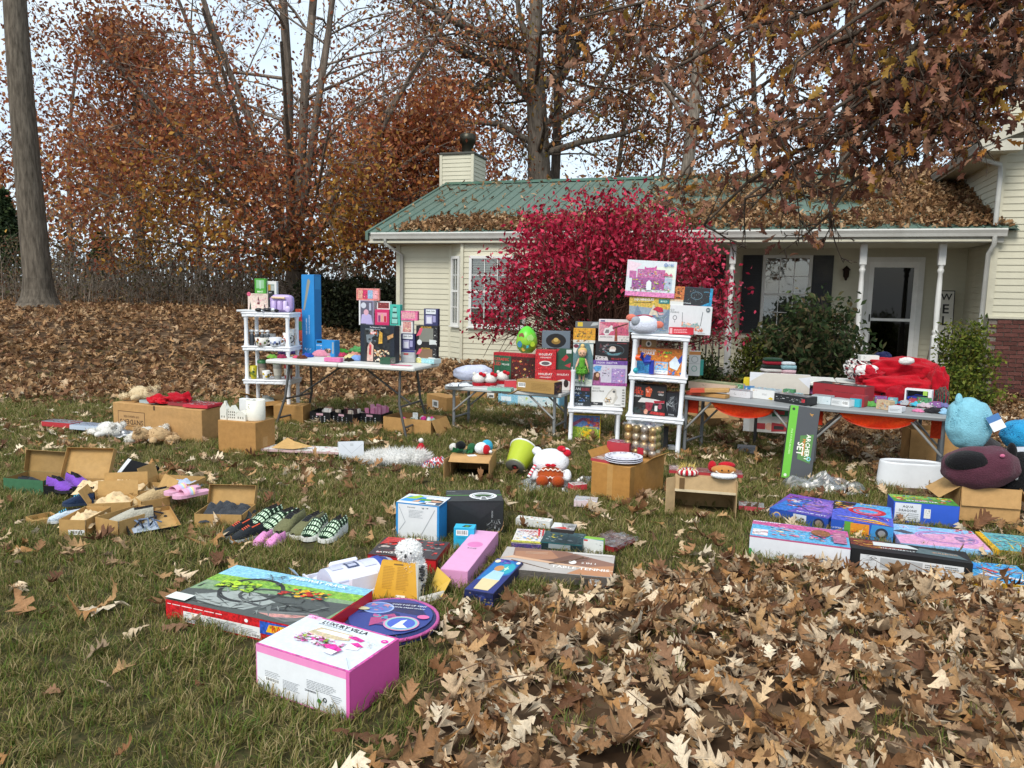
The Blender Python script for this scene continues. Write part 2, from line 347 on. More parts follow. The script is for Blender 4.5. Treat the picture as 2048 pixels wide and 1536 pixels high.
ground = np_mesh('ground', np.stack([XX.ravel(), YY.ravel(), ZZ.ravel()], 1), np.stack([ii, ii + 1, ii + nx + 1, ii + nx], 1), np.tile([.1, .08, .05], (len(ii), 1)), 'card', smooth=True)
ground['kind'] = 'structure'
def ground_mat():
    m = bpy.data.materials.new('ground_soil'); m.use_nodes = True; t = m.node_tree; p = t.nodes['Principled BSDF']; p.inputs['Roughness'].default_value = 1; p.inputs['Specular IOR Level'].default_value = .1
    tcn = t.nodes.new('ShaderNodeTexCoord'); L = t.links.new
    n1 = t.nodes.new('ShaderNodeTexNoise'); n1.inputs['Scale'].default_value = 1.3; n1.inputs['Detail'].default_value = 8; n1.inputs['Roughness'].default_value = .7; L(tcn.outputs['Object'], n1.inputs['Vector'])
    n2 = t.nodes.new('ShaderNodeTexNoise'); n2.inputs['Scale'].default_value = 45; n2.inputs['Detail'].default_value = 5; L(tcn.outputs['Object'], n2.inputs['Vector'])
    v = t.nodes.new('ShaderNodeTexVoronoi'); v.inputs['Scale'].default_value = 11; v.inputs['Randomness'].default_value = 1; L(tcn.outputs['Object'], v.inputs['Vector'])
    r1 = t.nodes.new('ShaderNodeValToRGB'); e = r1.color_ramp.elements; e[0].position = .3; e[0].color = (.032, .036, .013, 1); e[1].position = .7; e[1].color = (.085, .066, .03, 1); L(n2.outputs['Fac'], r1.inputs[0])
    sx = t.nodes.new('ShaderNodeSeparateColor'); L(v.outputs['Color'], sx.inputs[0])
    r2 = t.nodes.new('ShaderNodeValToRGB'); r2.color_ramp.interpolation = 'LINEAR'; e = r2.color_ramp.elements; e[0].color = (.035, .02, .011, 1); e[1].color = (.17, .11, .065, 1)
    x = r2.color_ramp.elements.new(.5); x.color = (.085, .052, .03, 1); L(sx.outputs[0], r2.inputs[0])
    at = t.nodes.new('ShaderNodeAttribute'); at.attribute_name = 'leafy'
    ad = t.nodes.new('ShaderNodeMath'); ad.operation = 'MULTIPLY_ADD'; ad.inputs[1].default_value = .8; L(n1.outputs['Fac'], ad.inputs[0]); 
    su = t.nodes.new('ShaderNodeMath'); su.operation = 'SUBTRACT'; su.inputs[1].default_value = .4; L(at.outputs['Fac'], su.inputs[0]); L(su.outputs[0], ad.inputs[2])
    cl = t.nodes.new('ShaderNodeMapRange'); cl.inputs[1].default_value = .35; cl.inputs[2].default_value = .65; L(ad.outputs[0], cl.inputs[0])
    mm = t.nodes.new('ShaderNodeMixRGB'); L(cl.outputs[0], mm.inputs[0]); L(r1.outputs[0], mm.inputs[1]); L(r2.outputs[0], mm.inputs[2]); L(mm.outputs[0], p.inputs['Base Color'])
    b = t.nodes.new('ShaderNodeBump'); b.inputs['Strength'].default_value = .9; b.inputs['Distance'].default_value = .04; L(v.outputs['Distance'], b.inputs['Height']); L(b.outputs[0], p.inputs['Normal'])
    return m
def leafy(x, y):
    """0 where grass shows, 1 where fallen leaves cover it; a map of the lawn in metres"""
    x = np.asarray(x, float); y = np.asarray(y, float)
    back = S((y - (9.3 + .55 * np.clip(x + 2.5, 0, 4) - .25 * np.clip(-x - 4, 0, 4))) / 1.6) * S((3.5 - x) / 2.)
    house = S((y - (13.2 - .33 * x)) / 1.)
    pile = S((x + .60 - .12 * (y - 2.4)) / .6) * S((4.3 - y - .50 * np.clip(1.1 - x, 0, 1.7)) / .6) * S((y - .5) / .5)
    side = .75 * S((x - 3.0) / .6) * S((y - 4.4) / .6) + .35 * S((x - 1.8) / .6) * S((y - 5.0) / .8)
    return np.clip(np.maximum.reduce([back, house, pile, side, S((y - 20) / 3), S((-x - 30) / 5)]), 0, 1)
la = ground.data.attributes.new('leafy', 'FLOAT', 'POINT'); la.data.foreach_set('value', leafy(XX, YY).ravel().astype(np.float32))
ground.data.materials.clear(); ground.data.materials.append(ground_mat())

# ------------------------------------------------------------------ the house (s along the front, t into the depth)
HA = Vector((-2.85, 15.11, 0)); HY = R(-18)
house = thing('house', 'cream sided single storey house with green metal roof and front porch', 'house', HA, HY)
he = Vector((math.cos(HY), math.sin(HY), 0)); hn = Vector((-math.sin(HY), math.cos(HY), 0))
def HP(px, py, t):
    r = Vector(ray(px, py)); p0 = HA + hn * t; k = p0.dot(hn) / r.dot(hn); q = r * k
    return (q - HA).dot(he), CAMH + q.z
CREAM = 'c5c1ac'; WHITE = 'd6d6d2'; GREEN = '566c61'
def board_run(parent, p0, p1, z0, z1, c=CREAM, pitch=.105):
    """lap siding between two plan points, every course a board of its own"""
    p0 = Vector((*p0, 0)); p1 = Vector((*p1, 0)); L = (p1 - p0).length; a = math.atan2(p1.y - p0.y, p1.x - p0.x)
    m = MB(); m.add([(0, -.016, 0), (L, -.016, 0), (L, -.004, pitch), (0, -.004, pitch), (0, 0.004, 0), (L, 0.004, 0), (L, 0.004, pitch), (0, 0.004, pitch)],
                    [(0, 1, 2, 3), (4, 5, 1, 0), (3, 2, 6, 7), (0, 3, 7, 4), (1, 5, 6, 2)], c)
    me = m.mesh('siding_board'); me.materials.append(MATS['siding']); z = z0
    while z < z1 - .02:
        o = bpy.data.objects.new('siding_board', me); COL.objects.link(o); o.parent = parent; o.location = (p0.x, p0.y, z); o.rotation_euler = (0, 0, a); z += pitch
def wallpart(p0, p1, z0, z1, th=.08, c=CREAM, siding=True, sz0=None):
    p0v = Vector((*p0, 0)); p1v = Vector((*p1, 0)); L = (p1v - p0v).length; a = math.atan2(p1v.y - p0v.y, p1v.x - p0v.x)
    m = MB(); m.box(0, .004, z0, L, th, z1, c, Matrix.Translation(p0v) @ Matrix.Rotation(a, 4, 'Z')); wp = m.build('wall', 'siding', house)
    if siding: board_run(wp, p0, p1, sz0 if sz0 is not None else z0, z1, c)
    return wp
TW = .4; PW = 1.8; ZE = 2.46
# left room with its bay
wallpart((.4, TW), (1.53, TW), .0, ZE); wallpart((1.53, TW), (1.90, .10), .0, ZE); wallpart((1.90, .10), (3.42, .10), .0, ZE); wallpart((3.42, .10), (3.79, TW), .0, ZE)
wallpart((3.79, TW), (5.6, TW), .0, ZE); wallpart((5.6, TW + .01), (5.6, PW), .0, ZE); wallpart((5.6, PW), (10.95, PW), .0, ZE)
wallpart((.4, 8.0), (.4, TW + .004), .0, ZE)
# the wing on the right: brick below, siding above
WT = .15
wg = wallpart((10.95, PW), (10.95, WT + .02), .0, 4.0, sz0=.3); wallpart((10.96, 5.), (10.96, PW - .02), 2.4, 4.0)
wallpart((10.95, WT), (14.5, WT), 1.27, 4.6)
m = MB(); m.box(10.93, WT - .02, 0, 14.5, WT + .06, 1.262, '8b8178'); bw = m.build('wall', 'brick', house)
bm_ = MB(); bm_.box(0, -.012, 0, .196, .03, .057, '64403a', bev=.003); bme = bm_.mesh('brick'); bme.materials.append(MATS['brick'])
nb = 0
for k in range(18):
    s0 = 10.945 - (.103 if k % 2 else 0); z = .03 + k * .068
    for j in range(10):
        s = s0 + j * .206
        if s < 10.90: 
            continue
        o = bpy.data.objects.new('brick', bme); COL.objects.link(o); o.parent = bw; o.location = (s, WT - .028 + rnd.uniform(-.002, .002), z); nb += 1
m = MB(); m.box(10.91, WT - .055, 1.265, 14.5, WT - .0, 1.30, CREAM); m.build('starter_trim', 'trim', house)
# corner trims
for (s, t, z0, z1, wd) in ((.37, TW - .03, 0, ZE, .09), (1.53, TW - .03, 0, ZE, .07), (1.90, .06, 0, ZE, .06), (3.42, .06, 0, ZE, .06), (10.91, WT - .04, 1.3, 4.4, .10)):
    m = MB(); m.box(s - wd / 2, t, z0, s + wd / 2, t + .03, z1, CREAM); m.build('corner_trim', 'trim', house)
# roof: ribbed metal panels, ridge at t=4
RT, RZ0, RZ1 = 4.0, 2.66, 4.19; sl = (RZ1 - RZ0) / RT
roof = MB(); roof.add([(-.12, 0, RZ0 - .03), (11.2, 0, RZ0 - .03), (11.2, RT, RZ1 - .03), (-.12, RT, RZ1 - .03), (11.2, 8, RZ0), (-.12, 8, RZ0)], [(0, 1, 2, 3), (3, 2, 4, 5)], GREEN)
roof = roof.build('roof', 'roof', house)
pm = MB(); Wd = .226
pm.add([(0, -.03, 0), (Wd - .04, -.03, 0), (Wd - .03, -.03, .022), (Wd - .01, -.03, .022), (Wd, -.03, 0), (0, RT, RT * sl), (Wd - .04, RT, RT * sl), (Wd - .03, RT, RT * sl + .022), (Wd - .01, RT, RT * sl + .022), (Wd, RT, RT * sl)],
       [(i, i + 1, i + 6, i + 5) for i in range(4)], GREEN)
pme = pm.mesh('roof_panel'); pme.materials.append(MATS['roof'])
for k in range(50):
    o = bpy.data.objects.new('roof_panel', pme); COL.objects.link(o); o.parent = roof; o.location = (-.12 + k * Wd, 0, RZ0)
m = MB(); m.add([(-.15, RT - .16, RZ1 - .035), (11.2, RT - .16, RZ1 - .035), (11.2, RT, RZ1 + .05), (-.15, RT, RZ1 + .05), (-.15, RT + .16, RZ1 - .035), (11.2, RT + .16, RZ1 - .035)], [(0, 1, 2, 3), (3, 2, 5, 4)], '3f5f50'); m.build('ridge_cap', 'roof', roof)
m = MB(); m.add([(-.16, -.03, RZ0 - .14), (-.10, -.03, RZ0 - .14), (-.10, -.03, RZ0 + .03), (-.16, -.03, RZ0 + .03), (-.16, RT, RZ1 - .14), (-.10, RT, RZ1 - .14), (-.10, RT, RZ1 + .03), (-.16, RT, RZ1 + .03)],
       [(0, 1, 2, 3), (0, 4, 5, 1), (1, 5, 6, 2), (2, 6, 7, 3), (3, 7, 4, 0)], GREEN); m.build('rake_trim', 'roof', roof)
m = MB(); m.add([(.40, TW, ZE - .05), (.40, 8, ZE - .05), (.40, 4, RZ1 - .1)], [(0, 1, 2)], CREAM); m.build('gable_wall', 'siding', house)
# gutter, soffit
prof = [(0, 0), (0, .11), (-.015, .125), (-.085, .125), (-.105, .10), (-.085, .05), (-.075, 0)]
def gutter(p0, p1, z, c='b9b8b2'):
    p0 = Vector((*p0, z)); p1 = Vector((*p1, z)); d = (p1 - p0).normalized(); sd_ = Vector((d.y, -d.x, 0))
    vs = [p0 + sd_ * -a + Vector((0, 0, b)) for a, b in prof] + [p1 + sd_ * -a + Vector((0, 0, b)) for a, b in prof]; n = len(prof)
    mm = MB(); mm.add(vs, [(i, (i + 1) % n, n + (i + 1) % n, n + i) for i in range(n)] + [tuple(range(n)), tuple(range(n, 2 * n))[::-1]], c); mm.build('gutter', 'trim', house)
gutter((-.02, .03), (11.02, .03), 2.54)
m = MB(); m.box(-.1, -.01, 2.465, 10.9, PW, 2.50, 'c6c2ae'); m.build('soffit', 'trim', house)
m = MB(); m.box(-.1, .028, 2.45, 11.0, .06, 2.66, 'b5b3aa'); m.build('fascia', 'trim', house)
def downspout(pts, c='b4b4ae'):
    mm = MB(); mm.tube([(a[0], a[1], a[2]) for a in pts], .036, c, n=8); mm.build('downspout', 'trim', house)
downspout([(.28, -.02, 2.55), (.28, -.02, 2.45), (.47, TW - .07, 2.25), (.47, TW - .07, .05)])
downspout([(10.86, -.02, 2.55), (10.86, -.02, 2.42), (10.82, .08, 2.28), (10.80, .1, .3)])
# wing eave along its left side, with soffit, gutter, leader pipe and gable rake
zc = 3.80
m = MB(); m.add([(10.52, -.25, zc), (10.52, 4.5, zc), (10.95, 4.5, zc), (10.95, -.25, zc), (10.52, -.25, zc + .03), (10.52, 4.5, zc + .03)], [(0, 1, 2, 3)], 'c9c4ae'); m.build('soffit', 'trim', house)
m = MB(); m.add([(10.44, 4.5, zc + .14), (10.44, -.38, zc + .14), (14, -.38, zc + 1.55), (14, 4.5, zc + 1.55)], [(0, 1, 2, 3)], '3e3a35'); m.add([(10.44, -.38, zc + .02), (14, -.38, zc + 1.43), (14, -.38, zc + 1.55), (10.44, -.38, zc + .14)], [(0, 1, 2, 3)], 'c4c0b0'); m.build('wing_roof', 'roof', house)
m = MB(); m.box(10.46, -.36, zc - .02, 11.02, -.10, zc + .15, 'c8c5b6'); m.box(10.52, -.25, zc - .02, 10.54, 4.5, zc + .13, 'b0ada2'); m.build('eave_return', 'trim', house)
gutter((10.54, 4.5), (10.54, -.2), zc + .01, '8f8b82')
downspout([(10.50, -.1, zc + .02), (10.52, -.1, zc - .08), (10.86, .06, zc - .16), (10.87, .05, zc - .3), (10.87, .05, 2.72)])
# porch
m = MB(); m.box(5.7, .12, -.1, 10.93, PW, .14, '8f8b83'); m.build('porch_slab', 'paintmetal', house)
def post(s):
    mm = MB(); q = .055; M = Matrix.Translation((s, .3, 0))
    mm.box(-q, -q, .14, q, q, .95, WHITE, M, bev=.008); mm.box(-q, -q, 2.1, q, q, 2.47, WHITE, M, bev=.008)
    mm.lathe([(.052, .95), (.036, .98), (.05, 1.0), (.05, 1.03), (.034, 1.06), (.042, 1.2), (.045, 1.5), (.04, 1.8), (.034, 1.97), (.05, 2.0), (.05, 2.03), (.036, 2.06), (.052, 2.1)], WHITE, 16, M); mm.build('porch_post', 'trim', house)
for s in (6.95, 9.05, 10.22): post(s)
m = MB(); m.box(5.7, .27, .85, 6.88, .33, .95, '77726a'); m.box(5.7, .28, .2, 6.88, .32, .27, '77726a')
for k in range(10): m.box(5.75 + k * .115, .285, .27, 5.78 + k * .115, .315, .85, '77726a')
m.build('railing', 'paintmetal', house)
# windows
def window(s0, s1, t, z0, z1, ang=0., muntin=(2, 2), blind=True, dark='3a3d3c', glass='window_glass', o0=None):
    root = bpy.data.objects.new('window', None); COL.objects.link(root); root.parent = house; root.location = (s0, t, z0) if o0 is None else o0; root.rotation_euler = (0, 0, ang); root.empty_display_size = .1
    Wd_, Hh = s1 - s0, z1 - z0; f = MB(); b = .055
    for a in ((0, -.05, 0, Wd_, 0, b), (0, -.05, Hh - b, Wd_, 0, Hh), (0, -.05, b, b, 0, Hh - b), (Wd_ - b, -.05, b, Wd_, 0, Hh - b), (b, -.042, Hh / 2 - .022, Wd_ - b, -.005, Hh / 2 + .022), (-.03, -.065, -.03, Wd_ + .03, 0, 0)): f.box(*a, WHITE)
    f.build('frame', 'trim', root)
    g = MB(); g.box(b, -.022, b, Wd_ - b, -.018, Hh - b, 'ffffff'); g.build('pane', glass, root)
    q = MB(); nxm, nym = muntin
    for i in range(1, nxm): x = b + (Wd_ - 2 * b) * i / nxm; q.box(x - .007, -.034, b, x + .007, -.026, Hh - b, WHITE)
    for half in (0, 1):
        for i in range(1, nym): zz = b + (Hh / 2 - b) * (half + i / nym); q.box(b, -.033, zz - .007, Wd_ - b, -.027, zz + .007, WHITE)
    q.build('muntin', 'trim', root)
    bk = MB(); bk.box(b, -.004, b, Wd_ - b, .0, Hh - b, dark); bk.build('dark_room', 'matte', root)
    if blind:
        s_ = MB(); zz = b + .01
        while zz < Hh - b - .02: s_.add([(b + .01, -.016, zz), (Wd_ - b - .01, -.016, zz), (Wd_ - b - .01, -.006, zz + .03), (b + .01, -.006, zz + .03)], [(0, 1, 2, 3)], 'a2a29a'); zz += .045
        s_.build('blind', 'matte', root)
    return root
window(2.06, 3.22, .085, .85, 2.22, muntin=(4, 2))
ba = math.atan2(.10 - TW, 1.90 - 1.53)
window(0, .33, 0, .85, 2.22, ang=ba, muntin=(2, 2), o0=(1.60, TW - .065, .85))
window(3.95, 4.7, TW - .02, .85, 2.22, muntin=(2, 2))
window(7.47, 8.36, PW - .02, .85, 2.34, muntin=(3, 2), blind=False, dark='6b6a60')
for s0 in (7.10, 8.37, 6.42):
    m = MB(); m.box(s0, PW - .055, .83, s0 + .36, PW - .02, 2.34, '15171b')
    for i in range(30): zz = .9 + i * .046; m.box(s0 + .04, PW - .062, zz, s0 + .32, PW - .054, zz + .03, '1b1d22')
    m.build('shutter', 'trim', house)
# storm door
dr = bpy.data.objects.new('door', None); COL.objects.link(dr); dr.parent = house; dr.location = (9.26, PW - .02, .14); dr.empty_display_size = .1
m = MB()
for a in ((0, -.05, 0, .09, 0, 2.17), (.91, -.05, 0, 1.0, 0, 2.17), (.09, -.05, 2.08, .91, 0, 2.17)): m.box(*a, WHITE)
m.build('casing', 'trim', dr)
m = MB()
for a in ((.09, -.04, .0, .17, -.01, 2.08), (.83, -.04, 0, .91, -.01, 2.08), (.17, -.04, 1.98, .83, -.01, 2.08), (.17, -.04, .02, .83, -.01, .14), (.17, -.04, 1.0, .83, -.01, 1.05)): m.box(*a, 'e2e2df')
m.build('storm_frame', 'trim', dr)
m = MB(); m.box(.17, -.028, .14, .83, -.024, 1.98, 'ffffff'); m.build('pane', 'dark_glass', dr)
m = MB(); m.box(.17, -.006, .14, .83, -.002, 1.98, '1a1716'); m.build('inner_door', 'matte', dr)
m = MB(); m.box(.135, -.075, .98, .155, -.04, 1.12, '2a2a2a', bev=.004); m.build('handle', 'metal', dr)
# wall lantern
m = MB(); M = Matrix.Translation((8.95, PW - .12, 2.0)); m.lathe([(.0, -.13), (.02, -.12), (.03, -.08), (.05, -.06), (.055, .05), (.075, .07), (.05, .1), (.02, .13), (0, .15)], '2c211c', 8, M); m.box(-.03, .05, -.05, .03, .1, .08, '2c211c', M); m.tube([(0, .08, .02), (0, .03, .12), (0, 0, .14)], .01, '2c211c', 6, M); lo_ = m.build('wall_lantern', 'metal'); lo_.matrix_world = Matrix.Translation(HA) @ Matrix.Rotation(HY, 4, 'Z')
tag(lo_, 'small dark metal wall lantern between shutter and storm door', 'lantern')
# chimney
ch = thing('chimney_stack', 'cream sided chimney with dark round metal flue above green roof', 'chimney', HA, HY)
m = MB(); m.box(-.28, 4.02, 0, .56, 4.9, 4.90, CREAM); st = m.build('stack', 'siding', ch)
board_run(st, (-.28, 4.015), (.56, 4.015), 4.1, 4.88, pitch=.1); board_run(st, (.565, 4.015), (.565, 4.9), 4.1, 4.88, pitch=.1)
m = MB()
for (s, t) in ((-.28, 4.015), (.56, 4.015)): m.box(s - .035, t - .03, 4.0, s + .035, t + .03, 4.9, CREAM)
m.build('corner_trim', 'trim', ch)
m = MB(); m.box(-.32, 3.97, 4.90, .61, 4.95, 4.955, '4a4a44', bev=.01); m.build('cap', 'roof', ch)
m = MB(); M = Matrix.Translation((.27, 4.4, 0)); m.lathe([(.15, 4.95), (.15, 5.22), (.2, 5.24), (.2, 5.44), (.17, 5.46), (0, 5.47)], '3d3b32', 20, M); m.build('flue', 'metal', ch)
# welcome board and broom on the porch
wb = thing('welcome_sign', 'tall white board with black letters W E L on the porch', 'sign', HA + he * 10.62 + hn * 1.45, HY)
m = MB(); m.box(-.13, -.01, .14, .13, .02, 1.72, 'cfccc2', bev=.004); m.box(-.13, -.02, .14, -.118, .03, 1.72, '3a3632'); m.box(.118, -.02, .14, .13, .03, 1.72, '3a3632'); m.box(-.13, -.02, 1.71, .13, .03, 1.725, '3a3632'); bo = m.build('board', 'matte', wb)
m = MB(); M_ = Matrix(((1, 0, 0, -.13), (0, 0, -1, -.012), (0, 1, 0, .14), (0, 0, 0, 1)))
art(m, M_, .26, 1.58, [('t', c, .5, .93 - i * .135, .105, '1c1b1a', .7) for i, c in enumerate('WELCOME')]); m.build('lettering', 'matte', wb); wb.rotation_euler = (R(-6), 0, HY)
br_ = MB(); br_.tube([(0, 0, .14), (.22, .2, 1.4)], .012, '5f5346', 8); br_.box(-.12, -.04, .14, .1, .04, .3, '7a6a45', bev=.02); bo_ = br_.build('broom', 'matte'); bo_.location = HA + he * 10.3 + hn * 1.35; bo_.rotation_euler = (0, 0, HY); tag(bo_, 'thin wooden broom leaning beside the white letter board', 'broom')

# ------------------------------------------------------------------ fallen leaves and grass
OAK = [(-.16, .005), (0, .008), (.06, .05), (.13, .16), (.19, .055), (.28, .23), (.37, .27), (.44, .06), (.54, .27), (.64, .33), (.70, .08), (.79, .20), (.87, .21), (.91, .07), (1.0, .01)]
def oak_leaf(seed, simple=False):
    r = random.Random(seed); st = OAK if not simple else [(0, .01), (.14, .17), (.22, .08), (.40, .27), (.47, .1), (.64, .33), (.72, .12), (.86, .22), (1, .01)]
    kx = r.uniform(.6, 1.15); cl = r.uniform(-1.0, 1.5); fold = r.uniform(-1.6, 2.6); tw = r.uniform(-1.1, 1.1); vs = []; fs = []
    for i, (t, wv) in enumerate(st):
        wl = wv * kx * r.uniform(.7, 1.25); wr = wv * kx * r.uniform(.7, 1.25); sh = .09 * (1 if wv > .15 else 0)
        zc_ = cl * (t - .4) ** 2 + .03 * math.sin(t * 9 + seed)
        for q, xx in ((-1, wl), (0, 0), (1, wr)):
            x = q * xx; z = zc_ + fold * x * x * 1.6 + tw * x * (t - .5) * 1.3 + abs(q) * r.uniform(-.05, .08)
            vs.append((x, t + (sh if q else 0) - .45, z))
    for i in range(len(st) - 1):
        for q in (0, 1): a = i * 3 + q; fs.append((a, a + 1, a + 4, a + 3))
    return vs, fs
def leaf_obj(seed, c, simple=False, mat='groundleaf'):
    vs, fs = oak_leaf(seed, simple); m = MB(); m.add(vs, fs, c, smooth=True); me = m.mesh('leaf_shape'); me.materials.append(MATS[mat])
    return me
TAN = ['c4aa8a', 'ae8e6c', 'd4bea0', '96714f', '7a5638', 'b48f64', 'dccbb0', '6e4c36', 'a87c4e', 'a18a70', '8a684e', 'cab08c']
TANN = ['tan', 'mid brown', 'pale tan', 'brown', 'dark brown', 'golden tan', 'bleached', 'very dark brown', 'ochre', 'grey tan', 'deep brown', 'light ochre']
LEAFM = [leaf_obj(20 + i, TAN[i % len(TAN)]) for i in range(24)]
BRN = ['8b6847', '9b7854', '755239', 'ac8b66', '66482f', 'a27e57', 'bc9d7a', '815e3e']
LEAFS = [leaf_obj(60 + i, BRN[i % len(BRN)], True) for i in range(16)]
def lib(name, meshes):
    c = bpy.data.collections.new(name)
    for i, me in enumerate(meshes): c.objects.link(bpy.data.objects.new('%s_shape_%02d' % (name, i), me))
    return c
LIB_L, LIB_S = lib('litter', LEAFM), lib('litterfar', LEAFS)
_GN = {}
def scatter_group(coll):
    if coll.name in _GN: return _GN[coll.name]
    g = bpy.data.node_groups.new('scatter_' + coll.name, 'GeometryNodeTree')
    g.interface.new_socket('Geometry', in_out='INPUT', socket_type='NodeSocketGeometry'); g.interface.new_socket('Geometry', in_out='OUTPUT', socket_type='NodeSocketGeometry')
    N = g.nodes.new; L = g.links.new; gi = N('NodeGroupInput'); go = N('NodeGroupOutput'); ip = N('GeometryNodeInstanceOnPoints'); ci = N('GeometryNodeCollectionInfo')
    ci.inputs['Collection'].default_value = coll; ci.inputs['Separate Children'].default_value = True; ci.inputs['Reset Children'].default_value = True
    ip.inputs['Pick Instance'].default_value = True
    def at(nm, ty): a = N('GeometryNodeInputNamedAttribute'); a.data_type = ty; a.inputs['Name'].default_value = nm; return a.outputs[0]
    L(gi.outputs[0], ip.inputs['Points']); L(ci.outputs[0], ip.inputs['Instance']); L(at('var', 'INT'), ip.inputs['Instance Index']); L(at('rot', 'FLOAT_VECTOR'), ip.inputs['Rotation']); L(at('scl', 'FLOAT'), ip.inputs['Scale']); L(ip.outputs[0], go.inputs[0])
    _GN[coll.name] = g; return g
def scatter(name, coll, P, rot, scl, var, label, cat, parent=None):
    me = bpy.data.meshes.new(name); me.vertices.add(len(P)); me.vertices.foreach_set('co', np.asarray(P, np.float32).ravel())
    a = me.attributes.new('rot', 'FLOAT_VECTOR', 'POINT'); a.data.foreach_set('vector', np.asarray(rot, np.float32).ravel())
    a = me.attributes.new('scl', 'FLOAT', 'POINT'); a.data.foreach_set('value', np.asarray(scl, np.float32))
    a = me.attributes.new('var', 'INT', 'POINT'); a.data.foreach_set('value', np.asarray(var, np.int32))
    o = bpy.data.objects.new(name, me); COL.objects.link(o); md = o.modifiers.new('scatter', 'NODES'); md.node_group = scatter_group(coll)
    o['kind'] = 'stuff'
    if parent: o.parent = parent
    else: tag(o, label, cat)
    return o
FOOT = []   # footprints of boxes and other solid things: (x, y, yaw, x0, x1, y0, y1)
def clear_of(P, pad=0.):
    ok = np.ones(len(P), bool)
    for (cx, cy, ya, x0, x1, y0, y1) in FOOT:
        dx, dy = P[:, 0] - cx, P[:, 1] - cy; c, s_ = math.cos(ya), math.sin(ya); u, v = dx * c + dy * s_, -dx * s_ + dy * c
        ok &= ~((u > x0 - pad) & (u < x1 + pad) & (v > y0 - pad) & (v < y1 + pad))
    return ok
def inview(P, m=120):
    px, py, fw = proj_np(P); return (px > -m) & (px < 2048 + m) & (py > -m) & (py < 1536 + m) & (P[:, 1] > .3)
def grow_cover():
    # near and middle leaves
    A = rng.random((60000, 2)) * [16, 9.5] + [-7.5, 1.0]
    lf = leafy(A[:, 0], A[:, 1]); dens = np.where(A[:, 1] < 4.7, 480, 150) * lf ** 1.5
    scat = 21 + 16 * S((A[:, 1] - 3) / 2) + 14 * S((A[:, 1] - 5.5) / 2)
    cl = np.array([mnoise.noise((x * .9, y * .9, 3.)) for x, y in A]); dens = dens + scat * np.clip(.9 + 2.2 * cl, .1, 3)
    A = A[rng.random(len(A)) < dens * (16 * 9.5) / 60000]
    n = len(A); lf = leafy(A[:, 0], A[:, 1]); up = rng.random(n) ** 1.6 * np.where(A[:, 1] < 4.7, .07, .05) * lf
    P = np.column_stack([A, gz(A[:, 0], A[:, 1]) + .022 + .016 * (1 - lf) * (A[:, 1] < 8) + up]); tl = np.where(lf > .5, .75, .4)
    rot = np.column_stack([rng.normal(0, 1, n) * tl, rng.normal(0, 1, n) * tl, rng.random(n) * 6.283]); scl = rng.normal(.102, .034, n).clip(.04, .19); var = rng.integers(0, 24, n)
    k = inview(P) & clear_of(P, .02); P, rot, scl, var = P[k], rot[k], scl[k], var[k]
    px, py, fw = proj_np(P); on = (px > 0) & (px < 2048) & (py > 0) & (py < 1540); key = np.where(on, scl / fw * (1 + 2 * (up[k] > .05)), 0); order = np.argsort(-key); near = order[:300]; rest = order[300:]
    for i in near:
        o = bpy.data.objects.new('fallen_leaf', LEAFM[var[i]]); COL.objects.link(o); o.location = P[i]; o.rotation_euler = rot[i]; o.scale = [scl[i]] * 3
        tag(o, '%s oak leaf %s' % (TANN[var[i] % 12], 'lying on the grass in the foreground' if leafy(P[i][0], P[i][1]) < .5 else 'in the foreground leaf pile'), 'leaf', 'fallen oak leaves nearest the camera')
    scatter('fallen_leaves', LIB_L, P[rest], rot[rest], scl[rest], var[rest], 'carpet of dry tan oak leaves over the lawn', 'leaves')
    tw = []
    for q in range(90):
        x, y, a, L = rng.uniform(-.3, 2.6), rng.uniform(1.7, 4.), rng.random() * 6.28, rng.uniform(.08, .3); z = float(gz(x, y)) + rng.uniform(.04, .11); tw.append((x, y, z, x + L * math.cos(a), y + L * math.sin(a), z + rng.uniform(-.02, .04), .0028, .0015))
    o = frusta('twigs', tw, '6a5443', 'bark', None, 5); o['kind'] = 'stuff'; tag(o, 'thin dry twigs lying among the foreground leaves', 'twigs')
    # far leaves, on the slope at the back left and along the house
    B = rng.random((120000, 2)) * [34, 22] + [-26, 8.]
    dn = leafy(B[:, 0], B[:, 1]) * np.interp(B[:, 1], [8, 12, 20, 30], [150, 110, 45, 18]); B = B[rng.random(len(B)) < dn * (34 * 22) / 120000]
    P = np.column_stack([B, gz(B[:, 0], B[:, 1]) + .03 + rng.random(len(B)) * .05]); n = len(P)
    hs = (B[:, 0] - HA.x) * he.x + (B[:, 1] - HA.y) * he.y; ht = (B[:, 0] - HA.x) * hn.x + (B[:, 1] - HA.y) * hn.y
    k = inview(P) & ~((hs > 0.1) & (ht > .1)); P = P[k]; n = len(P)
    scatter('leaf_litter', LIB_S, P, np.column_stack([rng.normal(0, .55, n), rng.normal(0, .55, n), rng.random(n) * 6.283]), rng.normal(.135, .03, n).clip(.07, .2), rng.integers(0, 16, n), 'brown leaf litter covering the slope behind the tables', 'leaves')
    # leaves on the roof
    Q = rng.random((30000, 2)) * [11.1, 4.0]; s_, t_ = Q[:, 0], Q[:, 1]
    nzv = np.array([mnoise.noise((a * .8, b * 1.3, 9.)) for a, b in Q])
    dn = 420 * S((1.15 - .35 * np.clip(1 - s_, 0, 1) - t_ + .5 * nzv) / .35) * S((s_ - .25) / .5) * np.where(s_ < 4.5, 1, .8)
    dn = np.maximum(dn, 260 * S((s_ - 4.6) / 1.5) * S((.35 + nzv - .12 * np.abs(t_ - 2.3)) / .3)); dn = np.maximum(dn, 420 * S((s_ - 8.6 - .5 * (4 - t_) * .5) / .7)); dn = np.maximum(dn, 9 + 25 * np.clip(nzv, 0, 1))
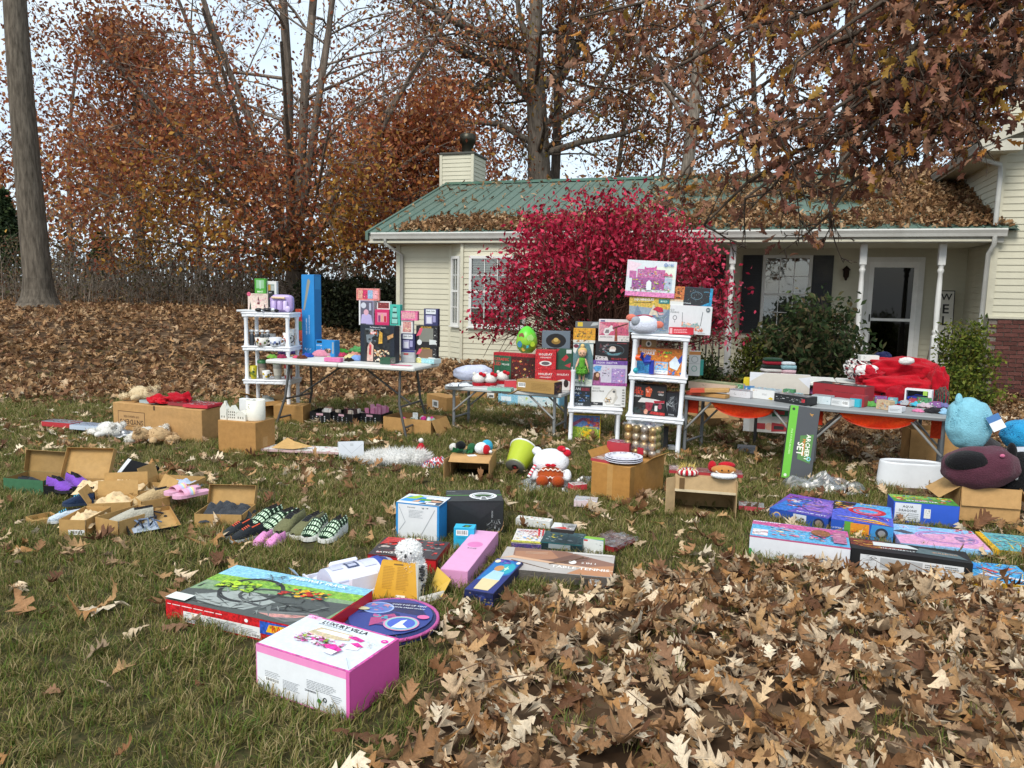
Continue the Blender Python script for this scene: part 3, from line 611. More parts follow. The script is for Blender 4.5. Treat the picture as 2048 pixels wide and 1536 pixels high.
    k = rng.random(len(Q)) < dn * 11.1 * 4 / 30000; s_, t_ = s_[k], t_[k]; n = len(s_)
    P = np.column_stack([s_, t_, RZ0 + t_ * sl + .03 + rng.random(n) ** 2 * .09]); rot = np.column_stack([rng.normal(.36, .5, n), rng.normal(0, .5, n), rng.random(n) * 6.283])
    ro = scatter('roof_leaves', LIB_S, P, rot, rng.normal(.13, .03, n).clip(.06, .19), rng.integers(0, 16, n), 'drift of brown fallen leaves lying on the green metal roof', 'leaves'); ro.location = HA; ro.rotation_euler = (0, 0, HY)
    # grass
    tus = []
    for k in range(12):
        r = random.Random(200 + k); m = MB()
        pal = ['5e6e2c', '6a6c34', '7c743e', '52662a', '8c8050', '9c8a60', '6e7634', 'ac9a70', '74703e', '88784c']
        for b in range(26):
            a = r.uniform(0, 6.283); rr = r.uniform(0, .07); x, y = rr * math.cos(a), rr * math.sin(a); h = r.uniform(.025, .07); ln = r.uniform(.2, 1.5) * h; d = r.uniform(0, 6.283); wv = r.uniform(.0016, .003)
            dx, dy = math.cos(d), math.sin(d); c = r.choice(pal)
            m.add([(x - dy * wv, y + dx * wv, -.01), (x + dy * wv, y - dx * wv, -.01), (x + dx * ln * .4 + dy * wv * .8, y + dy * ln * .4 - dx * wv * .8, h * .65), (x + dx * ln * .4 - dy * wv * .8, y + dy * ln * .4 + dx * wv * .8, h * .65), (x + dx * ln, y + dy * ln, h * .95)], [(0, 1, 2, 3), (3, 2, 4)], c)
        me = m.mesh('tuft_shape'); me.materials.append(MATS['grass']); tus.append(me)
    LG = lib('tuft', tus)
    C = rng.random((120000, 2)) * [22, 12] + [-11, .8]
    dn = np.interp(C[:, 1], [1, 4, 7, 12], [520, 420, 240, 110]) * (1 - .93 * S((leafy(C[:, 0], C[:, 1]) - .15) / .6)); C = C[rng.random(len(C)) < dn * (22 * 12) / 120000]
    P = np.column_stack([C, gz(C[:, 0], C[:, 1])]); k = inview(P, 60) & clear_of(P, -.01); P = P[k]; n = len(P)
    nzv = np.array([mnoise.noise((a * 1.4, b * 1.4, 5.)) for a, b in P[:, :2]])
    scatter('grass', LG, P, np.column_stack([rng.normal(0, .12, n), rng.normal(0, .12, n), rng.random(n) * 6.283]), (1.0 + .5 * nzv + rng.normal(0, .15, n)).clip(.5, 1.6) * np.interp(P[:, 1], [2, 8], [.72, .95]), rng.integers(0, 12, n), 'short olive and straw coloured lawn grass', 'grass')
# ------------------------------------------------------------------ trees and shrubs
def rvec(r): 
    while True:
        v = Vector((r.uniform(-1, 1), r.uniform(-1, 1), r.uniform(-1, 1)))
        if .01 < v.length < 1: return v.normalized()
def frusta(name, segs, col, mat, parent, sides=6, jit=.12):
    A = np.array(segs, float).reshape(-1, 8); P0, P1, r0, r1 = A[:, :3], A[:, 3:6], A[:, 6], A[:, 7]; n = len(A)
    d = P1 - P0; d /= np.maximum(np.linalg.norm(d, axis=1, keepdims=True), 1e-6)
    ref = np.where(np.abs(d[:, 2:3]) < .9, np.array([[0, 0, 1.]]), np.array([[0, 1., 0]])); a = np.cross(d, ref); a /= np.linalg.norm(a, axis=1, keepdims=True); b = np.cross(d, a)
    t = np.arange(sides) * 2 * np.pi / sides; ring = np.cos(t)[None, :, None] * a[:, None] + np.sin(t)[None, :, None] * b[:, None]
    V = np.concatenate([P0[:, None] + ring * r0[:, None, None], P1[:, None] + ring * r1[:, None, None]], 1).reshape(-1, 3)
    k = np.arange(sides); base = (np.arange(n) * 2 * sides)[:, None]
    Fq = np.stack([base + k, base + (k + 1) % sides, base + sides + (k + 1) % sides, base + sides + k], 2).reshape(-1, 4)
    C = np.repeat(np.array(lin(col))[None] * (1 + rng.normal(0, jit, (n, 1))), sides, axis=0).clip(.005, 1)
    return np_mesh(name, V, Fq, C, mat, parent, smooth=True)
def leaves(name, P, size, cols, parent, mat='leaf', droop=.3, cidx=None, jit=.12, asp=.55, lobed=False):
    n = len(P); d = rng.normal(0, 1, (n, 3)); d[:, 2] -= droop * 2; d /= np.linalg.norm(d, axis=1, keepdims=True)
    a = np.cross(d, rng.normal(0, 1, (n, 3))); a /= np.linalg.norm(a, axis=1, keepdims=True); L = size * rng.uniform(.6, 1.3, (n, 1)); nn = np.cross(d, a)
    pal = np.array([lin(c) for c in cols]); ci = rng.integers(0, len(pal), n) if cidx is None else cidx; C = (pal[ci] * (1 + rng.normal(0, jit, (n, 1)))).clip(.004, 1)
    if not lobed:
        V = np.stack([P, P + d * L * .5 + a * L * asp * .5 + nn * L * .08, P + d * L, P + d * L * .5 - a * L * asp * .5 + nn * L * .08], 1).reshape(-1, 3)
        return np_mesh(name, V, np.arange(4 * n).reshape(-1, 4), C, mat, parent)
    st = [(0, .02), (.2, .2), (.3, .09), (.48, .3), (.56, .1), (.74, .32), (.82, .12), (1, .02)]; rows = []
    for t, wv in st:
        sh = .09 if wv > .15 else 0
        for q in (-1, 0, 1): rows.append((q * wv, t + (sh if q else 0), q * q * .12 * (1 if t > .2 else .3) - .25 * (t - .4) ** 2))
    rows = np.array(rows); V = (P[:, None] + a[:, None] * (rows[None, :, :1] * L[:, None]) + d[:, None] * (rows[None, :, 1:2] * L[:, None]) + nn[:, None] * (rows[None, :, 2:3] * L[:, None])).reshape(-1, 3)
    fs = np.array([(i * 3 + q, i * 3 + q + 1, i * 3 + q + 4, i * 3 + q + 3) for i in range(len(st) - 1) for q in (0, 1)]); m = len(fs)
    Fq = (np.arange(n)[:, None, None] * len(rows) + fs[None]).reshape(-1, 4)
    return np_mesh(name, V, Fq, np.repeat(C, m, axis=0), mat, parent, smooth=True)
def grow(r, segs, tips, p, d, L, rad, lev, S_):
    n = S_['steps'][lev]; pts = [p.copy()]; ds = []; rr = [rad]; end = rad * S_['taper'][lev]
    for i in range(n):
        d = (d + rvec(r) * S_['wob'][lev] + Vector((0, 0, S_['trop'][lev]))).normalized(); q = pts[-1] + d * (L / n); r1 = rad + (end - rad) * (i + 1) / n
        segs[lev].append((*pts[-1], *q, rr[-1], r1)); pts.append(q); rr.append(r1); ds.append(d.copy())
    if lev >= S_['leaf_from']: tips.extend([pts[i] for i in range(1, n + 1)])
    if lev + 1 < len(S_['steps']):
        for k in range(S_['n'][lev]):
            f = r.uniform(S_['lo'][lev], 1.); i = min(int(f * n), n - 1); base = pts[i] + (pts[i + 1] - pts[i]) * (f * n - i)
            ax = ds[i].cross(rvec(r)).normalized(); nd = (Matrix.Rotation(R(r.gauss(S_['ang'][lev], 10)), 3, ax) @ ds[i]).normalized()
            grow(r, segs, tips, base, nd, L * S_['ratio'][lev] * r.uniform(.6, 1.15) * (1.1 - .5 * f), max(rr[i] * S_['rr'][lev], .007), lev + 1, S_)
SPEC = dict(steps=[7, 6, 4, 3], taper=[.45, .3, .3, .3], wob=[.07, .16, .2, .25], trop=[.02, .05, .0, -.03], n=[9, 7, 6], lo=[.35, .25, .2], ang=[55, 42, 40], ratio=[.55, .5, .5], rr=[.42, .42, .45], leaf_from=2)
def tree(name, label, base, Ht, rad, seed, nleaf, size, cols, group='trees around the house', spec=None, lean=(0, 0), stems=None, bark='6b6258', spread=.25, cfun=None, flare=1.4, keep=None):
    r = random.Random(seed); S_ = dict(SPEC); S_.update(spec or {}); root = thing(name, label, 'tree', base, group=group)
    segs = [[] for _ in S_['steps']]; tips = []
    if flare > 1: 
        fr = lambda z: rad * (1 + (flare - 1) * math.exp(-max(z, 0) / .22)); zz = [-.2, .0, .08, .18, .32, .5, .75]
        for a, b in zip(zz, zz[1:]): segs[0].append((0, 0, a, 0, 0, b, fr(a), fr(b)))
    if stems:
        for (p, d, L, rd) in stems: grow(r, segs, tips, Vector(p), Vector(d).normalized(), L, rd, 0, S_)
    else: grow(r, segs, tips, Vector((0, 0, .72)), Vector((lean[0], lean[1], 1)).normalized(), Ht, rad, 0, S_)
    frusta('trunk', segs[0], bark, 'bark', root, 12); 
    frusta('branches', [s for q in segs[1:] for s in q], '7d7065', 'bark', root, 4)
    if nleaf:
        T = np.array([tuple(t) for t in tips]); P = T[rng.integers(0, len(T), nleaf)] + rng.normal(0, spread, (nleaf, 3))
        if keep is not None: P = P[keep(P)]
        leaves('crown', P, size, cols, root, cidx=cfun(P) if cfun else None)
    return root
def on(px, Y, dz=0.):
    x = D(px, 600, Y).x; return Vector((x, Y, float(gz(x, Y)) - .05 + dz))
RUST = ['975d3e', 'ab6c43', '834933', 'b87b48', '74412e', '9e583b', 'bf8a5c', '905140']
GOLD = ['a8803a', '9a7434', 'b4883e', 'a86c34']
DARK = ['704030', '835034', '966641', '603428', 'aa7648', '7b5038']
# big oak trunk on the left
tree('oak_tree', 'thick straight oak trunk rising at the far left of the lawn', on(78, 17), 15, .29, 3, 2600, .14, ['6a2a24', '7a3426', '5a2420', '8a4a2a'], bark='5f574d', lean=(-.02, 0), flare=2.1,
     spec=dict(lo=[.45, .3, .2], trop=[0, .02, 0, 0], wob=[.02, .16, .2, .25], n=[10, 6, 5]))
# spreading multi stemmed tree
st_ = []
for k, (ax, ay, L, rd) in enumerate(((-.05, .0, 11, .17), (.10, .05, 11.5, .16), (-.32, -.05, 9, .12), (.30, -.1, 9.5, .12), (-.6, .1, 8, .10), (.62, .0, 8, .10), (-.85, -.25, 7.5, .085), (.9, -.2, 6.5, .08), (-1.15, .15, 7, .075), (1.25, .1, 5.5, .075), (-.2, -.7, 6.5, .08), (.25, -.75, 6, .08), (-1.9, -.3, 5.5, .06), (1.9, -.3, 4.8, .06), (-.9, -1.2, 5, .06), (.9, -1.1, 4.6, .06), (-2.4, .2, 5.6, .06), (.1, .3, 10, .13))):
    st_.append(((.25 * ax * .5, .25 * ay * .5, 1.5 + .1 * (k % 5)), (ax, ay, 1.0 if abs(ax) < 1.5 else .5), L, rd))
st_.append(((0, 0, 0), (0, 0, 1), 2.2, .36))
def gold_low(P): 
    n = len(P); lo = np.clip((4.8 - P[:, 2]) / 2.6, 0, .75) * (np.sin(P[:, 0] * 1.4 + 1) * np.cos(P[:, 1]) > -.1); g = rng.random(n) < lo
    return np.where(g, 8 + rng.integers(0, 4, n), rng.integers(0, 8, n))
tree('beech_tree', 'wide spreading rusty orange tree with many upright stems left of the house', on(588, 21), 10, .36, 5, 40000, .13, RUST + GOLD, stems=st_, bark='685d53', spread=.42, cfun=gold_low, flare=1.3,
     spec=dict(steps=[7, 6, 4, 3], n=[9, 6, 4], lo=[.12, .15, .2], trop=[.015, -.035, -.03, -.03], ang=[58, 45, 40], ratio=[.46, .5, .5], rr=[.38, .45, .5]),
     keep=lambda P: (rng.random(len(P)) < np.interp(P[:, 2], [1.2, 4.2, 6.5, 9, 12], [1, 1, .5, .2, .12])) & (P[:, 2] > 1.25 + .25 * np.sin(P[:, 0] * 1.3)))
tree('small_maple', 'dense rust coloured tree just behind the left roof corner', on(850, 23), 5.2, .12, 8, 15000, .14, RUST + ['a4622c', '9a4f24'], spread=.45, bark='5a5048', spec=dict(lo=[.12, .1, .1], n=[13, 7, 5], ratio=[.55, .5, .5], trop=[0, .03, 0, 0]))
tree('far_oak', 'rounded brown oak crown far behind the left lawn', on(285, 36), 9.3, .3, 9, 11000, .24, ['7d4a32', '8c5636', '6d3d2c', '94643c'], spread=.7, bark='5a5048', spec=dict(lo=[.3, .1, .1], n=[14, 7, 5], ratio=[.42, .5, .5]))
# oak in the middle behind the roof, limbs laid out one by one
Yc = 27.; cb = on(1075, Yc)
def rel(px, py, Y=Yc): return D(px, py, Y) - cb
limbs = [[(1078, 330), (1072, 190), (1068, 90), (1075, -60)], [(1073, 215), (1048, 180), (1015, 130), (960, 115), (905, 85), (850, 30), (800, -30)], [(1066, 100), (1010, 92), (950, 70), (890, 45), (830, 5), (790, -40)], [(1088, 168), (1120, 150), (1150, 110), (1180, 45), (1200, -30)],
         [(1048, 178), (1010, 135), (985, 60), (965, -30)], [(1012, 132), (1000, 165), (960, 180), (920, 165), (890, 172)], [(1072, 290), (1000, 250), (930, 245), (850, 240)], [(1080, 310), (1160, 285), (1240, 270), (1300, 250)], [(1076, 250), (1130, 235), (1190, 190), (1230, 120)], [(1068, 100), (1040, 40), (1030, -40)], [(1150, 110), (1140, 50), (1150, -20)]]
r_ = random.Random(4); segs = [[] for _ in range(4)]; tips = []
root = thing('oak_tree', 'large oak with heavy crooked limbs rising behind the green roof ridge', 'tree', cb, group='trees around the house')
segs[0].append((0, 0, -.2, *rel(1080, 420), .5, .44)); segs[0].append((*rel(1080, 420), *rel(1078, 330), .44, .40))
SP2 = dict(SPEC); SP2.update(n=[0, 5, 5], lo=[.3, .2, .2], trop=[0, .0, -.02, -.03])
for li, lb in enumerate(limbs):
    rad0 = (.40, .2, .19, .2, .13, .1, .12, .13, .13, .13, .1)[li]; off = r_.uniform(-.6, .6); pts = [rel(x, y) + Vector((0, off * 2.5 * i / len(lb), 0)) for i, (x, y) in enumerate(lb)]
    for i in range(len(pts) - 1):
        ra, rb = rad0 * (1 - .7 * i / len(pts)), rad0 * (1 - .7 * (i + 1) / len(pts)); segs[0].append((*pts[i], *pts[i + 1], ra, rb))
        for k in range(4 if li else 2):
            f = r_.random(); b = pts[i].lerp(pts[i + 1], f); dd = (pts[i + 1] - pts[i]).normalized(); nd = (dd * .6 + rvec(r_) * .9).normalized(); grow(r_, segs, tips, b, nd, r_.uniform(1.5, 3.2), max(.025, rb * .35), 1, SP2)
frusta('trunk', segs[0], '6a6157', 'bark', root, 12); frusta('branches', [s for q in segs[1:] for s in q], '574d44', 'bark', root, 4)
T = np.array([tuple(t) for t in tips]); P = T[rng.integers(0, len(T), 9000)] + rng.normal(0, .3, (9000, 3)); leaves('crown', P, .17, DARK + ['8a6a36', '7d6a30'], root)
for (px, Y, Ht, rad, seed, nl, lab, sp) in ((1116, 29, 15, .22, 21, 3000, 'slender oak trunk close behind the big crooked oak', {}), (1352, 24, 14, .24, 22, 5500, 'dark oak trunk behind the roof right of the red bush', {}),
        (1690, 27, 16, .30, 23, 5500, 'pale thick trunk behind the middle of the porch roof', {}), (1752, 25, 16, .26, 24, 5000, 'grey trunk just right of the pale thick trunk', {}), (1950, 29, 15, .22, 25, 3500, 'thin grey trunk above the join of roof and wing', {}),
        (1215, 31, 12, .12, 26, 3500, 'thin bare tree behind the ridge above the red bush', {}), (1515, 30, 13, .16, 27, 4000, 'thin trunk behind the roof above the first porch post', {}), (1830, 33, 13, .14, 28, 5000, 'slim tree behind the roof near the wing', {})):
    tree('oak_tree', lab, on(px, Y), Ht, rad, seed, nl, .18, DARK + ['7d5f35'], bark='736a60', spread=.4, spec=dict(lo=[.3, .2, .2], trop=[.01, .06, 0, 0], n=[11, 6, 5], ratio=[.4, .5, .5]))
# more distant woodland, each trunk its own tree
fl = (('far left edge', 15), ('left of the thick oak trunk', 150), ('left, under the rounded brown crown', 225), ('behind the brush, left of the spreading tree', 400), ('behind the spreading tree stems', 520), ('behind the spreading tree, nearer the house', 690), ('between spreading tree and chimney', 800),
      ('straight behind the chimney flue', 940), ('between chimney and crooked oak', 1000), ('behind the roof left of the dark trunk', 1290), ('behind the porch roof left of the pale trunk', 1600), ('over the wing roof', 1900), ('at the far right edge', 2020))
for i, (lab, px) in enumerate(fl):
    Y = 36 + (i * 7) % 15; tree('woodland_tree', 'thin bare woodland tree ' + lab, on(px, Y), 9.5 + (i * 3) % 5, .13 + .02 * (i % 4), 40 + i, 2200, .24, (DARK if i % 3 else RUST), bark='6f665d', group='distant woodland trees', spread=.6, flare=1, spec=dict(lo=[.12, .15, .2], n=[12, 6, 4], ratio=[.42, .5, .5], rr=[.4, .5, .5], trop=[0, .08, .02, 0]))
for px, Y, Ht, lab in ((20, 27, 3.4, 'dark green cedar at the left edge behind the thick oak trunk'), (205, 29, 2.0, 'low dark green cedar in the brush beside the fence')):
    root = thing('cedar_tree', lab, 'tree', on(px, Y)); n = 5200; u = rng.random(n) ** .7; a = rng.random(n) * 6.283; rr = (1.02 - u) * Ht * .36 * rng.random(n) ** .4
    frusta('trunk', [(0, 0, -.1, 0, 0, Ht * .9, .1, .02)], '5a5048', 'bark', root, 8); leaves('crown', np.column_stack([rr * np.cos(a), rr * np.sin(a), .2 + u * Ht]), .16, ['27351d', '33442a', '1e2a18', '3f4c2c', '4d5a34'], root)
# dark hedge beside the house
root = thing('hedge', 'tall dark evergreen hedge left of the house corner', 'hedge', on(715, 19.5)); n = 13000
P = np.column_stack([rng.uniform(-1.5, 1.35, n), rng.normal(0, .45, n), rng.random(n) * 1.55]); P[:, 2] *= 1 - .12 * np.abs(np.sin(P[:, 0] * 3.1)); leaves('foliage', P, .10, ['1d2415', '262d1a', '151b10', '31361f', '2b2a1c'], root)
segs = [(x, y, -.1, x + rng.normal(0, .15), y, 1.2, .03, .015) for x, y in zip(rng.uniform(-1.4, 1.3, 26), rng.normal(0, .3, 26))]; frusta('stems', segs, '4a4038', 'bark', root, 5)
m = MB(); m.ell((0, .1, .6), (1.3, .3, .62), '14180f', 24, 12, amp=.15); m.build('inner_core', 'bark', root)  # solid dark core filling the inside of the hedge
# brush along the back of the lawn: a mass nobody could count
n = 2000; X = rng.uniform(-19, -2.2, n); Y = rng.uniform(19.5, 28, n); Z = gz(X, Y); Hh = rng.gamma(2.2, .36, n).clip(.2, 3.4) * (.55 + .6 * np.abs(np.sin(X * .9) * np.cos(X * .37 + Y))); dx = rng.normal(0, .22, n) * Hh; dy = rng.normal(0, .2, n) * Hh; segs = []
for x, y, z, h, a, b in zip(X, Y, Z, Hh, dx, dy):
    segs.append((x, y, z - .05, x + a * .4, y + b * .4, z + h * .55, .013, .009)); segs.append((x + a * .4, y + b * .4, z + h * .55, x + a * 1.3, y + b, z + h, .009, .004))
    q = rng.normal(0, .3); segs.append((x + a * .4, y + b * .4, z + h * .55, x + a * .4 + q, y + b, z + h * .9, .007, .003))
bo = frusta('brush', segs, '6f655a', 'bark', None, 4, .3); bo['kind'] = 'stuff'; tag(bo, 'tangle of bare grey brown brush along the back of the lawn', 'brush')
n = 20000; X = rng.uniform(-19, -1.6, n); Y = rng.uniform(19.5, 30, n); P = np.column_stack([X, Y, gz(X, Y) + rng.random(n) ** 1.7 * 1.9]); lo = leaves('brush_leaves', P, .10, ['5a4a38', '6b5a40', '4a4a2c', '7a6a48', '55402f', '3d3a26', '6d4430'], None, droop=.2); lo['kind'] = 'stuff'; tag(lo, 'withered leaves hanging in the brush behind the lawn', 'brush')
n = 17000; X = rng.uniform(-62, 40, n); Y = rng.uniform(46, 62, n); P = np.column_stack([X, Y, gz(X, Y) + rng.random(n) ** 1.25 * 8.5]); fw_ = leaves('far_woods', P, .55, ['6a5546', '7a6250', '5a4a3e', '6e4e3a', '84705c', '5c5a44', '77503a'], None, droop=.2); fw_['kind'] = 'stuff'; tag(fw_, 'hazy brown mass of far woods behind the trees', 'woods')
# picket fence in the brush
fr_ = thing('picket_fence', 'grey wooden picket fence half hidden in the brush', 'fence', on(330, 27)); m = MB()
for k in range(64): x = -4.6 + k * .15; m.add([(x, 0, -.1), (x + .09, 0, -.1), (x + .09, 0, 1.25), (x + .045, 0, 1.32), (x, 0, 1.25), (x, .02, -.1), (x + .09, .02, -.1), (x + .09, .02, 1.25), (x, .02, 1.25)], [(0, 1, 2, 3, 4), (1, 6, 7, 2), (0, 4, 8, 5)], '57534d')
m.build('pickets', 'bark', fr_)
for z in (.25, 1.0): q = MB(); q.box(-4.7, .02, z, 5.0, .06, z + .09, '4d4944'); q.build('rail', 'bark', fr_)
for x in (-4.65, -2.2, .2, 2.6, 4.9): q = MB(); q.box(x, .02, -.2, x + .1, .12, 1.4, '4a4640'); q.build('post', 'bark', fr_)

def shrub(name, label, base, rad, cols, nleaf, size, nst, seed, stemcol='5c4a3c', shell=.5, low=0., asp=.55, lobes=5, cfun=None, group=None, mat='leaf', keep=None):
    r = random.Random(seed); root = thing(name, label, 'shrub', base, group=group); rx, ry, rz = rad; segs = []
    lob = [rvec(r) for _ in range(lobes)]
    def ext(d): return 1 + .22 * max(d.dot(l) for l in lob) - .12 + .2 * mnoise.noise(d * 2.3 + Vector((seed, 0, 0)))
    tips = []
    for k in range(nst):
        d = rvec(r); d.z = abs(d.z) * 1.1 + .08; d.normalize(); e = ext(d) * r.uniform(.75, 1); p = Vector((r.gauss(0, .06 * rx), r.gauss(0, .06 * ry), 0)); q = Vector((d.x * rx * e, d.y * ry * e, low + d.z * (rz - low) * e)); pv = p; ra = r.uniform(.008, .018) * (rz / 2) ** .5
        for i in range(1, 6):
            f = i / 5; t = p.lerp(q, f) + Vector((-d.x * rx, -d.y * ry, 0)) * .22 * math.sin(math.pi * f) + rvec(r) * .05; segs.append((*pv, *t, ra * (1 - .15 * (i - 1)), ra * (1 - .15 * i))); pv = t
            if i >= 2:
                for b in range(3): u = (d + rvec(r) * .9).normalized(); t2 = t + Vector((u.x * rx, u.y * ry, u.z * rz)) * r.uniform(.1, .24); segs.append((*t, *t2, ra * .4, ra * .2)); tips.append(t2) if f >= shell else None
        tips.append(pv)
    frusta('stems', segs, stemcol, 'bark', root, 4, .25); T = np.array([tuple(t) for t in tips]); P = T[rng.integers(0, len(T), nleaf)] + rng.normal(0, .045 * rz, (nleaf, 3)); P = P[P[:, 2] > low]
    if keep: P = P[keep(P)]
    leaves('foliage', P, size, cols, root, cidx=cfun(P) if cfun else None, asp=asp, mat=mat); return root
shrub('burning_bush', 'big crimson burning bush in front of the bay window', on(1212, 12.1), (1.95, 1.1, 2.62), ['b02342', 'c83250', '92192f', 'd84864', '741828', 'ba2f48', 'e4647c'], 24000, .085, 360, 2, '5b4136', shell=.8, low=.75, keep=lambda P: rng.random(len(P)) < np.clip(.12 + (P[:, 2] - 1.45) * .9 + np.clip(np.abs(P[:, 0]) - .9, 0, 2) * .9, .1, 1),
      cfun=lambda P: np.clip(rng.integers(0, 5, len(P)) + (rng.random(len(P)) < np.clip(P[:, 0] / 2, 0, .9)) * 2, 0, 6))
shrub('rhododendron', 'broad dark green rounded shrub in front of the porch window', on(1622, 11.4), (.98, .7, 1.42), ['384a28', '485a36', '2a381e', '5a663e', '6b6644', '3c4c2c', '7a6a4a'], 9000, .11, 130, 6, '4a4038', shell=.4, low=.18, asp=.45)
shrub('boxwood', 'yellow green shrub at the brick corner of the wing', on(1935, 10.2), (.47, .42, 1.10), ['6d7a2c', '828e36', '56662a', '98a048', '465820', '8a8238'], 8500, .06, 80, 7, '54483a', shell=.3, low=.05)
shrub('boxwood', 'narrow yellow green shrub at the foot of the first porch post', on(1512, 11.4), (.28, .3, .95), ['5a6424', '6d742c', '46501c', '7d7a38', '3c4418'], 3000, .05, 36, 8, '54483a', shell=.3, low=.05)
shrub('boxwood', 'low dark shrub behind the tall white shelf', on(1420, 11.3), (.5, .3, .75), ['33401e', '42502a', '263218', '55552e'], 2600, .06, 36, 9, '4a4038', shell=.3)
# oak reaching into the upper right of the view; its trunk stands outside the picture
root = thing('oak_tree', 'overhanging oak branches with big brown leaves above the porch roof', 'tree', (9.2, 7.6, 0), group='trees around the house'); tb = Vector((9.2, 7.6, 0)); segs = [[] for _ in range(4)]; tips = []; r_ = random.Random(12)
segs[0] += [(0, 0, -.2, .05, 0, 3, .42, .36), (.05, 0, 3, 0, 0, 9, .36, .2)]
tg = [(1160, 40, 8.5), (1255, 175, 8.2), (1330, 60, 8.6), (1385, 330, 7.8), (1440, 210, 8.0), (1500, 400, 7.4), (1560, 280, 7.2), (1600, 120, 7.4), (1680, 330, 7.3), (1720, 200, 7.2), (1800, 90, 7.4), (1860, 260, 7.6), (1930, 150, 7.2), (1480, 30, 8.2), (2040, 60, 7.2), (1400, 440, 7.9), (1650, 420, 7.6)]
SP3 = dict(SPEC); SP3.update(steps=[4, 4, 4, 3], n=[0, 4, 3], lo=[.2, .2, .2], trop=[0, -.06, -.08, -.1], ratio=[.5, .5, .5], leaf_from=1, rr=[.4, .5, .5])
hub = [D(2140, -40, 7.4) - tb, D(2130, 120, 7.6) - tb, D(2100, -160, 7.6) - tb]
segs[0] += [(0, 0, 3.6, *hub[1], .16, .09), (0, 0, 5, *hub[0], .17, .1), (0, 0, 6, *hub[2], .15, .09)]
for i, (px, py, Y) in enumerate(tg):
    q = D(px, py, Y) - tb; h0 = hub[1] if py > 230 else (hub[0] if py > 80 else hub[2]); pv = h0; n = 7; bow = r_.uniform(.15, .4)
    for k in range(1, n + 1):
        f = k / n; t = h0.lerp(q, f) + Vector((0, 0, bow * math.sin(math.pi * f))) + rvec(r_) * .07; ra = .045 * (1 - .75 * (k - 1) / n); segs[0].append((*pv, *t, ra, .045 * (1 - .75 * k / n)))
        if f > .28:
            for b in range(2): grow(r_, segs, tips, t, ((t - pv).normalized() * .5 + rvec(r_) + Vector((0, 0, -.15))).normalized(), r_.uniform(.35, .85), .012, 1, SP3)
        pv = t
frusta('trunk', segs[0], '50463d', 'bark', root, 8); frusta('branches', [s for q in segs[1:] for s in q], '4a4038', 'bark', root, 4)
T = np.array([tuple(t) for t in tips]); n = 4500; P = T[rng.integers(0, len(T), n)] + rng.normal(0, .1, (n, 3)); px, py, fw = proj_np(P + np.array(tb)); k = (fw > 4) & (py < 470 + 40 * np.sin(px / 60)) & (rng.random(len(P)) < np.interp(py, [230, 450], [1, .3]) * np.interp(px, [1750, 2048], [1, .65])); P = P[k]
gi = np.where(rng.random(len(P)) < .16, 7 + rng.integers(0, 3, len(P)), rng.integers(0, 7, len(P))); leaves('crown', P, .128, ['865c48', '9a6e55', '754b3b', 'a5795e', 'b1876e', '694539', '936252', 'ac8a45', '9e7c3b', 'c18540'], root, droop=.5, cidx=gi, lobed=True)
# ------------------------------------------------------------------ tables, shelves
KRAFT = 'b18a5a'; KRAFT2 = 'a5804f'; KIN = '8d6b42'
def foot(g, pad=0.):
    loc, yaw, wd, d, h = g; FOOT.append((loc.x, loc.y, yaw, -wd / 2 - pad, wd / 2 + pad, -pad, d + pad)); return g
def gb(*a, **k): return foot(bx(*a, **k))
def st(px0, pyb, px1, pyt, Y, d, yaw=0.):
    a = D(px0, pyb, Y); b = D(px1, pyb, Y); t = D((px0 + px1) / 2, pyt, Y); c = (a + b) / 2
    return (c, R(yaw), (b.x - a.x) / math.cos(R(yaw)) * .98, d, t.z - c.z)
def shelf_unit(name, label, loc, yaw, wd, dp, boards, foot_z=0., posts_above=(), tilt=0., top_posts=0.):
    root = thing(name, label, 'shelf', loc, yaw, 'white plastic shelf units'); root.rotation_euler = (0, tilt, yaw); W_ = 'e4e6ea'
    for z in boards:
        m = MB(); m.box(-wd / 2, 0, z - .055, wd / 2, dp, z, W_, bev=.006); m.box(-wd / 2 - .008, -.008, z - .018, wd / 2 + .008, dp + .008, z - .004, W_, bev=.004)
        for k in range(4): a = -wd / 2 + .06 + k * (wd - .12) / 4; m.box(a, -.006, z - .046, a + (wd - .12) / 4 - .02, .002, z - .030, W_, bev=.002)
        m.build('shelf_board', 'plastic', root)
    zs = [foot_z] + list(boards)
    def leg(x, y, z0, z1):
        m = MB(); m.lathe([(.026, z0), (.027, z0 + .02), (.022, z0 + .03), (.021, z1 - .03), (.026, z1 - .015), (.026, z1)], W_, 14, Matrix.Translation((x, y, 0))); m.build('leg', 'plastic', root)
    for i in range(len(zs) - 1):
        for x in (-wd / 2 + .035, wd / 2 - .035):
            for y in (.035, dp - .035): leg(x, y, zs[i], zs[i + 1] - .055)
    for (x, y, z1) in posts_above: leg(x, y, boards[-1], z1)
    return root
FOOT.append((1.35, 7.02, R(-14), -.3, .3, 0, .36))
tall = shelf_unit('plastic_shelf', 'tall white plastic shelf with three decks beside the dark bush', Vector((1.36, 6.99, 0)), R(-14), .54, .36, (.36, .755, 1.15), tilt=R(1.6))
a_ = G(1137, 884); b_ = G(1237, 888)
short = shelf_unit('plastic_shelf', 'short white plastic shelf with one deck left of the tall shelf', (a_ + b_) / 2, math.atan2(b_.y - a_.y, b_.x - a_.x), .55, .36, (.36,), posts_above=((-.24, .035, .74), (-.24, .325, .74)), tilt=R(1))
left = shelf_unit('plastic_shelf', 'white plastic shelf of mugs at the left end of the long table', Vector((-2.78, 8.32, 0)), R(-4), .55, .36, (.48, .86, 1.24))
